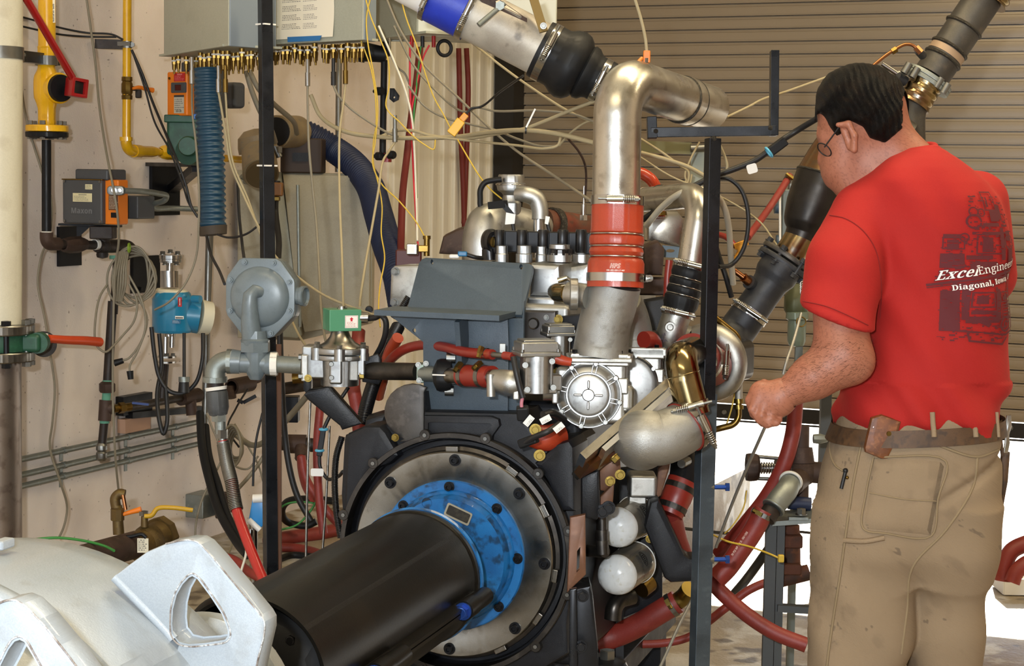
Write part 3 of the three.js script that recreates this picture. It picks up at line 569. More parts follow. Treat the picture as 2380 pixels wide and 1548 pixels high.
 part(t,'coil_rail',[at(EF(EW(1260,563,.40)),box(.26,.052,.03,0,0,0,.003))],mRubG);
 for (const x of [1160,1213,1262,1308,1350]) part(t,'ignition_coil',at(YF(EW(x,588,.38),UPV),lathe([[0,0],[.012,0],[.0135,.004],[.0135,.052],[.012,.056],[0,.056]],20)),mRubG);
 // throttle elbow, breather, regulator valve on top
 part(t,'intake_elbow',[sweep(pts([[1120,605,4.62],[1121,560,4.62],[1130,520,4.63],[1165,512,4.66],[1215,520,4.70],[1260,530,4.76]]),[.050,.050,.048,.043,.04,.036],{ n: 28,steps: 40 })],mCastAl);
 part(t,'breather',[sweep(pts([[1138,605,4.5],[1138,580,4.5]]),.019,{ curve: false,steps: 1,n: 20 }),at(YF(P(1141,562,4.5),hZ.clone().addScaledVector(hR,.35)),lathe([[.012,-.02],[.02,-.02],[.021,-.01],[.021,.012],[.017,.02],[.011,.018],[.010,-.018]],28).scale(1,1,1.5))],mRubG);
 part(t,'breather_insert',at(YF(P(1142,562,4.485),hZ.clone().addScaledVector(hR,.35)),lathe([[.0095,.02],[.0085,.004],[0,.004]],20).scale(1,1,1.4)),mBrass);
 part(t,'vent_valve',at(YF(P(1187,500,4.66),UPV),lathe([[.026,0],[.026,.03],[.022,.035],[.02,.05],[.024,.056],[.034,.062],[.036,.07],[.037,.074],[.036,.08],[.033,.082],[.033,.098],[.031,.102],[.026,.102],[.024,.09],[0,.09]],36)),mDieCast);
 part(t,'vent_band',torus(P(1187,429,4.655),UPV,.0365,.0022),mChrome);
 part(t,'vent_elbow',sweep(pts([[1200,452,4.62],[1222,452,4.61],[1246,462,4.61],[1255,488,4.61],[1255,510,4.61]]),[.016,.021,.0225,.021,.0205],{ n: 24,steps: 30 }),mCastAl);
 part(t,'vent_stem',sweep(pts([[1253,508,4.62],[1251,600,4.62]]),.0145,{ curve: false,steps: 1,n: 20 }),mChrome);
 part(t,'vent_hose',sweep(pts([[1166,417,4.62],[1148,419,4.62],[1128,424,4.62],[1117,440,4.62],[1116,460,4.62],[1119,482,4.62],[1145,481,4.62]]),.0072,{ n: 12 }),mRub);
 part(t,'sensor_plug',[bar(P(1138,478,4.58),P(1176,474,4.56),.018,.02,UPV),bar(P(1170,476,4.56),P(1190,500,4.56),.012,.012,UPV)],mRub);
 part(t,'wire_tag',at(CP(1186,508,4.54),slab([[-12,-14],[10,-12],[12,10],[-10,14]],[],1.4)),mWhite);
 part(t,'wire_tag',at(CP(1270,512,4.54),slab([[-4,-8],[4,-10],[8,8],[-2,10]],[],1.4)),mWhite);
 part(t,'tag_lead',sweep(pts([[1192,520,4.55],[1195,545,4.55],[1196,575,4.56]]),.005),mCable);
 part(t,'tag_lead',sweep(pts([[1272,518,4.55],[1278,540,4.55],[1282,560,4.56]]),.005),mCable);
 // exhaust manifold
 part(t,'exhaust_manifold',[rod(P(1262,520,4.85),P(1400,540,5.0),.040)],M('red_brown_manifold',0,.6,.2,{ map: blotch(0x7a3a28,0x5e3726,0x4a3a2e,177,[.4,.65],[.55,.7]),rpt: 5,bump: .001,brpt: 10 }));
 part(t,'manifold_flange',ringGeo(P(1285,523,4.87),P(1400,540,5.0).sub(P(1262,520,4.85)),.040,.006,.02),mWeld);
 part(t,'manifold_sensor',at(YF(P(1356,512,4.86),UPV),join([hexp(.011,.014),cyl(.007,.007,.03,.012),cyl(.0035,.003,.05,.04)])),mChrome);
 part(t,'rear_casting',[cslab([[1020,590],[1030,550],[1060,535],[1092,525],[1092,595]],4.9,.2,[],.01)],mIronB);
}
// ---------------------------------------------------------------- the two gas mixers with their throttle actuators
function mixer(label,cx,cy,Z,s,front) {
 const t = thing('gas_mixer',label,'mixer','gas mixers on the engine'),k = Z / F * s,c = P(cx,cy,Z),n = hZ.clone().addScaledVector(hR,-.10).addScaledVector(UPV,.06).normalize();
 const Mx = basis(c,UPV.clone().cross(n).normalize(),n.clone().cross(UPV.clone().cross(n)).normalize(),n,k);      // pixel units, z towards the viewer
 const Ax = Mx.clone().multiply(new THREE.Matrix4().makeRotationX(Math.PI / 2));                                       // y towards the viewer
 part(t,'body',[at(Mx,box(128,150,90,24,4,-62,14)),at(Mx,box(140,30,118,24,84,-60,4)),at(Mx,box(50,70,60,82,-10,-50,18)),at(Mx,box(60,60,40,-52,34,-40,12)),at(Ax,cyl(70,74,60,-70,40))],mCastAl);
 part(t,'top_flange',at(Mx,box(146,22,122,26,86,-62,4)),mCastAl);
 for (const [x,z] of [[-36,-10],[72,-14],[88,-112]]) bolt(t,V(x,97,z).applyMatrix4(Mx),UPV,7 * k,mBlkBolt);
 if (front) {
  part(t,'cover',at(Ax,lathe([[0,10],[44,10],[48,8],[50,4],[53,4],[55,8],[62,6],[68,0],[73,-2],[75,-3],[76,2],[78,2],[79,-4],[79,-12],[60,-14]],64)),mDieCast);
  part(t,'cover_cross',[...[0,1,2,3].map(i => at(Mx.clone().multiply(new THREE.Matrix4().makeRotationZ(i * Math.PI / 2)),box(6,20,6,0,25,11,2.5))),at(Ax,lathe([[0,12.5],[13,12.5],[15,10]],24))],mDieCast);
  for (let i = 0; i < 8; i++) { const a = (33 + i * 45) * Math.PI / 180,R = Mx.clone().multiply(new THREE.Matrix4().makeRotationZ(a)); part(t,'cover_boss',at(R,join([box(20,3,5,62,-5,6,1),box(20,3,5,62,5,6,1),box(13,14,12,76,0,-2,5)])),mDieCast); bolt(t,V(76,0,4).applyMatrix4(R),n,4 * k,mZinc); }
 } else {
  part(t,'cover',at(Ax,lathe([[0,2],[60,2],[70,-2],[76,2],[79,-2],[79,-14],[60,-16]],48)),mDieCast);
  for (let i = 0; i < 8; i++) { const a = (33 + i * 45) * Math.PI / 180; bolt(t,V(77 * Math.cos(a),77 * Math.sin(a),2).applyMatrix4(Mx),n,4 * k,mZinc); }
 }
 part(t,'side_rib',at(Mx,box(54,12,14,66,-34,-28,6)),mCastAl); part(t,'side_boss',at(Mx,box(34,40,10,76,22,-20,5)),mCastAl);
 return t;
}
mixer('second gas mixer half hidden behind the front mixer cover',1462,892,4.28,.86,false);
mixer('front gas mixer with round ribbed cover and raised cross',1368,918,4.02,.98,true);
// tall cast elbows on the mixers
{
 const loft = (a) => sweep(pts(a.map(q => q.slice(0,3))),a.map(q => q[3]),{ n: 36,steps: 36 });
 const t = thing('intake_elbow','rough cast aluminium riser between front mixer and orange hose','elbow');
 part(t,'casting',loft([[1394,832,4.06,.062],[1398,800,4.06,.060],[1405,755,4.05,.0575],[1418,710,4.04,.0575],[1430,660,4.03,.057]]),mCastRough);
 part(t,'flange',at(CP(1392,832,4.06),box(150,12,120,0,0,0,4)),mCastAl);
 part(t,'side_port',[rod(P(1370,690,4.02),P(1322,682,4.05),.028,.026),at(YF(P(1330,684,4.03),hR.clone().negate()),lathe([[.034,-.012],[.035,-.01],[.035,.004],[.03,.006]],30))],mCastAl);
 part(t,'port_fitting',sweep(pts([[1322,682,4.06],[1300,680,4.1],[1292,678,4.14]]),[.021,.022,.019],{ n: 20 }),mGold);
 part(t,'bleed_cock',[rod(P(1296,652,4.08),P(1318,646,4.08),.006),rod(P(1318,646,4.08),P(1330,655,4.06),.004)],mChrome);
 const t2 = thing('intake_elbow','rear cast aluminium riser behind the front riser','elbow');
 part(t2,'casting',loft([[1470,812,4.34,.050],[1470,780,4.34,.048],[1462,735,4.32,.045],[1450,700,4.28,.04]]),mCastRough);
 part(t2,'flange',at(CP(1478,812,4.34),box(84,12,90,0,0,0,3)),mCastAl);
}
// throttle actuators
function throttle(label,cx,cy,Z,s) {
 const t = thing('throttle_body',label,'throttle','throttle bodies beside the mixers'),Mx = CP(cx,cy,Z).multiply(new THREE.Matrix4().makeRotationY(.28)).multiply(new THREE.Matrix4().makeScale(s,s,s)),k = Z / F * s;
 part(t,'lid',[at(Mx,box(92,26,74,0,58,0,5)),at(Mx,box(78,6,60,0,73,0,3)),at(Mx,box(100,12,82,0,42,0,4))],mDieCast);
 for (const [x,z] of [[-44,36],[44,36],[44,-34],[-44,-34]]) part(t,'screw',at(YF(V(x,48,z).applyMatrix4(Mx),UPV),cyl(.0045 * s,.0045 * s,.006,0,12)),mZinc);
 part(t,'body',[at(Mx,box(70,90,56,2,-6,0,8)),at(Mx,cyl(34,34,88,-50,32).translate(0,0,10)),at(Mx,box(84,12,66,2,-46,0,4)),at(Mx,box(30,40,40,46,-28,0,6))],mDieCast);
 for (const [x,y] of [[-36,18],[6,18],[30,26],[-30,-40],[34,-36]]) part(t,'boss',at(YF(V(x,y,34).applyMatrix4(Mx),hZ),join([cyl(7 * k,7 * k,10 * k,-6 * k,16),hexp(4.5 * k,4 * k,4 * k)])),mZinc);
 return t;
}
throttle('rear throttle body with finned lid beside the tall riser',1297,806,4.16,.72);
throttle('front throttle body with ribbed rectangular lid beside the mixer',1245,862,4.0,.98);
{
 const t = thing('intake_adapter','small cast aluminium inlet elbow on the front throttle body','elbow');
 part(t,'casting',[sweep(pts([[1145,884,4.02],[1165,886,4.01],[1185,890,4.0],[1205,892,4.0]]),[.0235,.026,.029,.027],{ n: 24 }),rod(P(1141,870,4.0),P(1141,922,4.0),.0095),at(CP(1200,892,4.0),box(14,70,50,0,0,0,3))],mCastAl);
 part(t,'link_flange',at(CP(1290,905,4.03),box(14,62,56,0,0,0,4)),mDieCast);
 part(t,'neck',rod(P(1262,905,4.03),P(1300,905,4.03),.024),mDieCast);
}
// ---------------------------------------------------------------- slanted flange plate and the lower cast elbow
{
 const t = thing('outlet_elbow','cast aluminium lower elbow bolted to a slanted thick flange plate','elbow');
 const a = P(1345,1085,3.98),b = P(1552,905,4.08),up = b.clone().sub(a).normalize(),n = hR.clone().multiplyScalar(.52).addScaledVector(UPV,-.72).addScaledVector(hZ,.35); n.addScaledVector(up,-n.dot(up)).normalize();
 part(t,'flange_plate',[bar(a,b,.13,.018,n.clone().cross(up))],mAlu);
 part(t,'support_lip',[bar(P(1352,1090,3.97),P(1440,1040,4.06),.02,.05,n)],mCopper);
 const B = up.clone().cross(n).normalize();
 part(t,'elbow_flange',[bar(a.clone().lerp(b,.16).addScaledVector(n,.018),a.clone().lerp(b,.99).addScaledVector(n,.018),.13,.012,n.clone().cross(up))],mCastAl);
 part(t,'casting',sweep([lerpP(a,b,.56).addScaledVector(n,.012),lerpP(a,b,.52).addScaledVector(n,.05),...pts([[1490,1018,3.98],[1535,1018,3.98],[1575,1002,3.99],[1598,988,4.0]])],[.062,.061,.060,.059,.057,.055],{ n: 40,steps: 50 }),mCastRough);
 for (const q of [.28,.62,.74,.9]) bolt(t,lerpP(a,b,q).addScaledVector(n,.024).addScaledVector(hZ,.062),n,.0095,mYZinc);
}
{
 const c = P(1600,987,4.0),d = P(1640,955,4.03).sub(P(1590,990,4.0)).normalize();
 const t = thing('silicone_hose','short red silicone hose between lower elbow and golden tube','hose');
 part(t,'sleeve',sweep([c.clone().addScaledVector(d,-.012),c.clone().addScaledVector(d,.014)],.0585,{ n: 40,curve: false,steps: 1 }),mSilR);
 tclamp('spring clamp on the lower elbow with long threaded bolt',c.clone().addScaledVector(d,-.004),d,.059,.014,P(1655,1040,3.8),.1);
 tclamp('spring clamp under the golden tube',P(1606,942,4.0),P(1588,870,4.0).sub(P(1612,965,4.0)),.038,.014,P(1625,930,3.7),.085,-1);
 const g = thing('charge_tube','golden tinted polished tube elbow in front of the turbocharger','tube');
 const pp = path(pts([[1612,965,4.0],[1578,832,4.0],[1612,818,4.2],[1640,842,4.3]]),[.05,.05],10);
 part(g,'tube',skin(pp,pp.map(() => .0355),40,true),mGold);
 part(g,'weld_seam',torus(P(1588,870,4.0),P(1578,832,4.0).sub(P(1612,965,4.0)),.0355,.0014),mGold);
 const s = thing('silicone_hose','red silicone collar on the turbocharger inlet','hose');
 part(s,'sleeve',sweep(pts([[1606,822,4.24],[1640,842,4.33],[1655,852,4.38]]),.048,{ n: 40 }),mSilR);
 tclamp('spring clamp on the red turbocharger inlet collar',P(1632,838,4.30),P(1655,852,4.38).sub(P(1606,822,4.24)),.0492,.016,P(1650,760,3.9),.08);
}
// ---------------------------------------------------------------- turbocharger
{
 const t = thing('turbocharger','silver cast turbocharger with snail shaped compressor housing','turbocharger'),c = P(1648,846,4.42),n = hZ.clone().addScaledVector(hR,-.55).normalize(),x = UPV.clone().cross(n).normalize();
 const Mx = basis(c,x,n.clone().cross(x).normalize(),n);
 const ring = [],rr = []; for (let i = 0; i <= 44; i++) { const a = (118 - i * 360 / 44) * Math.PI / 180,q = i / 44,r = .030 - .012 * q,R = .070 - .006 * q; ring.push(V(Math.cos(a) * R * 1.0,Math.sin(a) * R,-.005).applyMatrix4(Mx)); rr.push(r); }
 part(t,'compressor_housing',[skin(ring,rr,24,true),at(Mx.clone().multiply(new THREE.Matrix4().makeRotationX(Math.PI / 2)),lathe([[.046,.05],[.05,.05],[.05,.02],[.056,.006],[.075,-.005],[.09,-.02],[.05,-.04]],48))],mCastAl);
 part(t,'compressor_outlet',[sweep([V(-.045,.055,-.005).applyMatrix4(Mx),V(-.075,.06,-.006).applyMatrix4(Mx),...pts([[1556,790,4.36],[1566,752,4.35],[1574,730,4.35]])],[.03,.031,.0335,.034,.034],{ n: 30 })],mCastAl);
 part(t,'outlet_boss',at(YF(P(1557,760,4.315),hZ),lathe([[0,.006],[.006,.006],[.008,.012],[.012,.012],[.013,0]],20)),mCastAl);
 part(t,'back_plate',at(Mx,box(.11,.12,.012,-.01,0,-.05,.02)),mCastAl);
 part(t,'bearing_housing',at(Mx,box(.1,.1,.12,0,0,-.12,.02)),mSteelD);
 part(t,'turbine_housing',at(Mx,box(.09,.1,.08,-.06,.01,-.18,.035)),mExhD);
}
{ // printed star mark on the compressor outlet
 const m = printedA('star_mark',128,128,(g,w,h) => { g.strokeStyle = '#2a2030'; g.lineWidth = 7; g.beginPath(); const q = [[60,8],[74,40],[112,48],[86,66],[116,112],[74,88],[44,116],[46,78],[12,84],[38,50],[30,20],[54,34]]; q.forEach(([x,y],i) => i ? g.lineTo(x,y) : g.moveTo(x,y)); g.closePath(); g.stroke(); });
 const t = scene.getObjectByName('turbocharger'); plate(t,'star_mark',CP(1545,785,4.323),19,24,m,'dark star shaped mark',0);
}
// ---------------------------------------------------------------- orange coupler, charge pipe over the engine
{
 const t = thing('silicone_hose','orange ribbed silicone hose on the tall charge pipe','hose');
 const a = P(1436,458,4.0),b = P(1430,668,4.0),L = a.distanceTo(b),d = b.clone().sub(a).normalize(),Mx = YF(a,d);
 const px = L / 210,R = .0565;
 part(t,'sleeve',at(Mx,lathe([[.052,0],[R,0],[R,74 * px],[R + .001,82 * px],[R - .003,87 * px],[R + .002,92 * px],[R + .0035,101 * px],[R + .002,110 * px],[R - .003,115 * px],[R + .001,120 * px],[R + .003,128 * px],[R + .001,134 * px],[R - .003,139 * px],[R + .002,146 * px],[R + .005,154 * px],[R + .005,210 * px],[.055,210 * px]],72)),mSil);
 for (const y of [87,115,139]) part(t,'wire_ring',torus(a.clone().addScaledVector(d,y * px),d,R + .0005,.002),mChrome);
 const m = printedA('hose_print',512,256,(g,w,h) => { g.strokeStyle = '#f4efe8'; g.fillStyle = '#f4efe8'; g.font = 'italic bold 150px sans-serif'; g.lineWidth = 6; g.strokeText('HPS',90,150); g.font = 'bold 46px monospace'; g.fillText('CRO-400-450-L7-HOT',6,225); });
 const arc = 44 * px / (R + .0052),g = new THREE.CylinderGeometry(R + .0054,R + .0054,24 * px,24,1,true,-arc / 2,arc);
 g.rotateX(Math.PI).rotateZ(Math.PI); const zz = toCam(P(1430,625,4.0)); zz.addScaledVector(d,-zz.dot(d)).normalize(); const y = d.clone().negate();
 part(t,'printed_lettering',at(basis(P(1431,623,4.0),y.clone().cross(zz),y,zz),new THREE.CylinderGeometry(R + .0054,R + .0054,24 * px,24,1,true,-arc / 2,arc)),m,'white outlined lettering');
 tclamp('spring clamp on the upper end of the orange hose',a.clone().addScaledVector(d,9 * px),d,R + .0005,.02,P(1440,466,3.7),.085,-1);
 tclamp('spring clamp on the lower end of the orange hose',a.clone().addScaledVector(d,187 * px),d,R + .0055,.018,P(1600,650,4.02),.08,-1);
}
{
 const t = thing('charge_pipe','large aluminium charge pipe rising from the orange hose and bending over','pipe');
 const a = P(1432,480,4.0),k = P(1436,182,4.0),dir = P(1640,250,4.30).sub(k).normalize(),e = P(1632,246,4.30),f = e.clone().addScaledVector(dir,.035);
 const pp = path([a,k,f],.078,16); part(t,'tube',skin(pp,pp.map(() => .052),56,true),mAluPipe);
 const j = P(1592,234,4.235);
 part(t,'bead_collar',at(YF(j,dir),lathe([[.052,-.018],[.0545,-.016],[.0555,0],[.0545,.016],[.052,.018]],56)),mAluPipe);
 for (const q of [-.017,.017]) part(t,'weld_bead',torus(j.clone().addScaledVector(dir,q),dir,.053,.0026),mWeld);
 const h = P(1502,152,4.08);
 part(t,'probe_fitting',[at(YF(h,UPV),join([cyl(.006,.006,.012,-.006,12),hexp(.008,.01,.006)]))],mZinc);
 part(t,'probe_block',[at(CP(1503,132,4.08),box(16,28,16,0,0,0,2)),rod(P(1492,135,4.06),P(1482,146,4.05),.004)],mOrg,'orange yellow sensor block');
}
// ---------------------------------------------------------------- upper left intake: rubber reducer, smoked pipe, blue hose
{
 const Z = 4.32,A = P(1010,-14,Z),B = P(1452,216,Z),d = B.clone().sub(A).normalize(),on = x => lerpP(A,B,(x - 1010) / 442),L = A.distanceTo(B),s = L / 498;      // s: metres per pixel along the axis
 const Mx = YF(A,d),y = x => (x - 1010) / 442 * L;
 const r = thing('rubber_reducer','black rubber reducer bellows on the angled intake pipe','reducer');
 part(r,'bellows',at(Mx,lathe([[.06,y(1254)],[.0685,y(1254)],[.070,y(1262)],[.070,y(1296)],[.072,y(1300)],[.080,y(1312)],[.084,y(1326)],[.080,y(1340)],[.070,y(1350)],[.062,y(1354)],[.066,y(1358)],[.064,y(1368)],[.056,y(1376)],[.053,y(1382)],[.053,y(1412)],[.048,y(1414)]],56)),mRub);
 const n = thing('intake_stub','dull aluminium stub pipe leaving the rubber reducer','pipe'); part(n,'tube',rod(on(1385),on(1470),.047,.047,40),mAluPipe);
 const p = thing('intake_pipe','smoke stained angled intake pipe with welded slotted tabs','pipe');
 part(p,'tube',rod(on(1090),on(1275),.063,.063,56),mSmoke);
 { const up = V(0,1,0).addScaledVector(d,-d.y).normalize(),side = up.clone().cross(d),o = on(1185).addScaledVector(up,.040).addScaledVector(hZ,.050);
  const tn = toCam(o).multiplyScalar(.8).addScaledVector(UPV,.5).normalize();
  part(p,'slotted_tab',cslab([[1128,-20],[1142,2],[1225,42],[1226,74],[1130,20],[1100,-20]],4.26,.006,[[[1150,2],[1160,-2],[1212,34],[1214,42],[1208,44],[1156,14]]],.001),mIronB);
  part(p,'stay',[bar(P(1238,-10,4.27),P(1264,74,4.25),.02,.006,hR)],M('dull_brass_strap',0x7a673f,.5,.6));
  part(p,'stay_bolt',boltGeo(P(1263,60,4.24),hZ,.006),mZinc);
  part(p,'cross_rod',[rod(P(1112,58,4.20),P(1172,8,4.22),.0062)],mGalv); part(p,'rod_nut',at(YF(P(1162,14,4.22),hZ),hexp(.011,.012)),mGalv);
 }
 const b = thing('silicone_hose','bright blue silicone hose on the angled intake pipe','hose'); part(b,'sleeve',rod(on(1000),on(1098),.067,.067,48),mBlueHose);
 const w = thing('intake_pipe','white printed plastic pipe entering the blue hose','pipe'); part(w,'tube',rod(on(880),on(1010),.056,.056,40),mWhite);
 tclamp('spring clamp between blue hose and smoked intake pipe',on(1092),d,.0675,.016,P(1088,20,3.9),.09);
 tclamp('wide spring clamp round the large end of the rubber reducer',on(1272),d,.0705,.018,P(1310,60,4.1),.09);
 tclamp('spring clamp round the small end of the rubber reducer',on(1396),d,.0535,.016,P(1362,160,3.9),.075);
 tclamp('bolt clamp at the upper end of the blue hose',on(1006),d,.068,.012,P(975,25,4.1),.06);
}
// ---------------------------------------------------------------- vertical cool pipe and black hose above the turbocharger
{
 const t = thing('charge_hose','black ribbed hose with wire rings above the turbocharger','hose'),a = P(1574,735,4.35),b = P(1606,615,4.35),L = a.distanceTo(b),d = b.clone().sub(a).normalize(),q = f => f * L;
 part(t,'sleeve',at(YF(a,d),lathe([[.034,0],[.038,0],[.038,q(.16)],[.0415,q(.22)],[.042,q(.36)],[.0375,q(.40)],[.0415,q(.46)],[.041,q(.53)],[.0375,q(.56)],[.041,q(.62)],[.041,q(.68)],[.0375,q(.72)],[.0415,q(.80)],[.0405,q(.90)],[.038,q(.93)],[.038,q(1.05)],[.033,q(1.05)]],44)),mRub);
 for (const f of [.40,.56,.72]) part(t,'wire_ring',torus(a.clone().addScaledVector(d,q(f)),d,.0388,.0016),mChrome);
 tclamp('spring clamp at the foot of the black ribbed hose',a.clone().addScaledVector(d,q(.06)),d,.0385,.016,P(1590,740,3.9),.08,-1);
 tclamp('spring clamp at the top of the black ribbed hose',a.clone().addScaledVector(d,q(.98)),d,.0385,.016,P(1625,622,3.9),.08,-1);
 const p = thing('charge_pipe','aluminium cooler pipe curving behind the black stand post','pipe');
 const pp = path([P(1604,628,4.35),P(1634,452,4.36),P(1500,464,4.62),P(1440,462,4.75)],[.07,.04],14);
 part(p,'tube',skin(pp,pp.map((_,i) => i < 17 ? .0335 - .003 * i / 17 : .031),40,true),mAluPipe);
 part(p,'weld_bead',torus(P(1535,460,4.56),P(1500,464,4.62).sub(P(1634,452,4.36)),.031,.002),mWeld);
}
// ---------------------------------------------------------------- black tube stand under the charge pipe
{
 const t = thing('pipe_stand','black square tube stand with open cradle holding the charge pipe','stand'),Z = 4.17;
 const b = .029,hx = hR;
 part(t,'post',bar(P(1657,322,Z),P(1643,930,Z),b,b,hR.clone().addScaledVector(hZ,-.35),.0015),mBlkS);
 const fl = FL(1600,1548); const low = P(1643,915,Z + .004),foot = P(1625,1548,Z + .004),dn = foot.clone().sub(low).normalize(),base = low.clone().addScaledVector(dn,(low.y - .004) / -dn.y);
 part(t,'lower_post',bar(low,base,.036,.036,hR.clone().addScaledVector(hZ,-.35),.0015),M('blue_grey_mill_scale',0,.42,.5,{ map: blotch(0x4c565e,0x3c444b,0x5d686f,179),rpt: 5,wear: 5 }));
 part(t,'foot_plate',at(CF(base.clone().setY(.006)),box(.2,.012,.2)),mBlkS);
 part(t,'cross_bar',bar(P(1512,308,Z),P(1802,304,Z),.0225,.03,UPV,.0015),mBlkS);
 part(t,'end_stub',bar(P(1514,272,Z),P(1516,322,Z),.022,.03,hR,.0015),mBlkS);
 part(t,'upright',bar(P(1800,118,Z),P(1798,316,Z),.0185,.03,hR,.0015),mBlkS);
 for (const p of [[1524,305],[1790,298],[1658,323]]) part(t,'weld',ball(.008,...P(p[0],p[1],Z - .01).toArray(),10).scale(1,1,1),mWeld);
 for (const y of [1132,1300]) { const p = P(1652,y,Z),e = P(1686,y,Z); const q = part(t,'adjuster_bolt',[rod(p,e,.0055),at(YF(e,e.clone().sub(p)),hexp(.010,.009))],mBluBolt,'blue hexagon bolt through the post'); part(q,'lock_nut',at(YF(P(1651,y,Z),e.clone().sub(p)),hexp(.0105,.008)),mZinc); }
}
// ---------------------------------------------------------------- pipes and instruments along the left wall
const sc = p => depth(p) / F;                                       // metres per photo pixel at a point
const fit = (p,dir,list,n = 24) => at(YF(p,dir),lathe(list,n));
const hexnut = (t,p,dir,r,h,m,name = 'nut') => part(t,name,at(YF(p,dir),hexp(r,h,-h / 2)),m);
{ // white process water main at the far left
 const o = .26,t = thing('water_pipe','off-white printed process water pipe standing before the wall','pipe'),a = WL(-6,-40,o),b = WL(-8,752,o),r = .0655;
 part(t,'tube',rod(a,b,r,r,40),M('yellowed_white_pipe',0,.4,0,{ map: blotch(0xc9c3ae,0xc4bda8,0xbab29c,301),rpt: 2 }));
 part(t,'printed_lettering',at(basis(WL(34,545,o + .0).addScaledVector(hZ,.050),V(0,1,0),hR.clone().negate(),hZ,1),new THREE.PlaneGeometry(.2,.018)),printedA('process_print',512,48,(g,w,h) => { g.fillStyle = '#2a2420'; g.font = 'bold 34px sans-serif'; g.fillText('> Process Water >',40,36); }));
 const v = thing('butterfly_valve','green butterfly valve with steel flanges and red lever on the water main','valve'),c = WL(-8,795,o),k = sc(c);
 part(v,'body',[at(YF(c,UPV),lathe([[.066,-.022],[.082,-.022],[.084,-.016],[.084,.016],[.082,.022],[.066,.022]],40)),at(CF(c),box(.06,.05,.06,.092,0,0,.012)),at(YF(c.clone().addScaledVector(hR,.112),hZ),cyl(.028,.028,.03,-.015,28))],mGreen);
 for (const [y,nm] of [[-.036,'flange'],[.036,'flange']]) part(v,nm,at(YF(c.clone().setY(c.y + y),UPV),lathe([[.062,-.013],[.098,-.013],[.1,-.01],[.1,.01],[.098,.013],[.062,.013]],44)),mSteel);
 for (const [x,z] of [[.045,.07],[.085,.02],[.085,-.02]]) { const p = c.clone().addScaledVector(hR,x).addScaledVector(hZ,z); part(v,'stud',[rod(p.clone().setY(c.y - .062),p.clone().setY(c.y + .062),.0075),at(YF(p.clone().setY(c.y + .05),UPV),hexp(.013,.012)),at(YF(p.clone().setY(c.y - .05),V(0,-1,0)),hexp(.013,.012))],x > .06 ? mZinc : mBlkBolt); }
 part(v,'notch_plate',at(YF(WL(102,800,o - .01),hZ),lathe([[0,.002],[.036,.002],[.036,-.002],[0,-.002]],40)),mSteelD);
 part(v,'dial',at(CF(WL(108,788,o + .02)),box(.018,.034,.012,0,0,.02,.002)),mWhite);
 part(v,'lever',sweep([WL(112,787,o + .03),WL(150,790,o + .03),WL(200,792,o + .03),WL(232,795,o + .03)],[.011,.012,.013,.0135],{ n: 16 }),mOrgV);
 const l = thing('water_pipe','bare stainless lower length of the water main','pipe'); part(l,'tube',rod(WL(-8,838,o),WL(-6,1300,o).setY(.282),r * .98,r * .98,40),M('brownish_stainless',0,.35,.8,{ map: blotch(0x8f8379,0x84766b,0x6e5f55,303),rpt: 4 }));
 const br = thing('pipe_clamp','zinc strut clamp joining the water main and the big gas pipe','clamp');
 part(br,'band',ringGeo(WL(-6,123,o),UPV,r,.003,.032),mZinc);
 part(br,'strut',[bar(WL(40,130,o - .02),WL(128,140,.16),.03,.03,UPV)],mBlkS); part(br,'band',ringGeo(WL(108,141,.20),UPV,.0285,.003,.026),mZinc); part(br,'band_bolt',[rod(WL(42,126,o + .03),WL(56,128,o + .03),.006),at(YF(WL(50,138,o + .03),hZ),hexp(.009,.01))],mZinc);
}
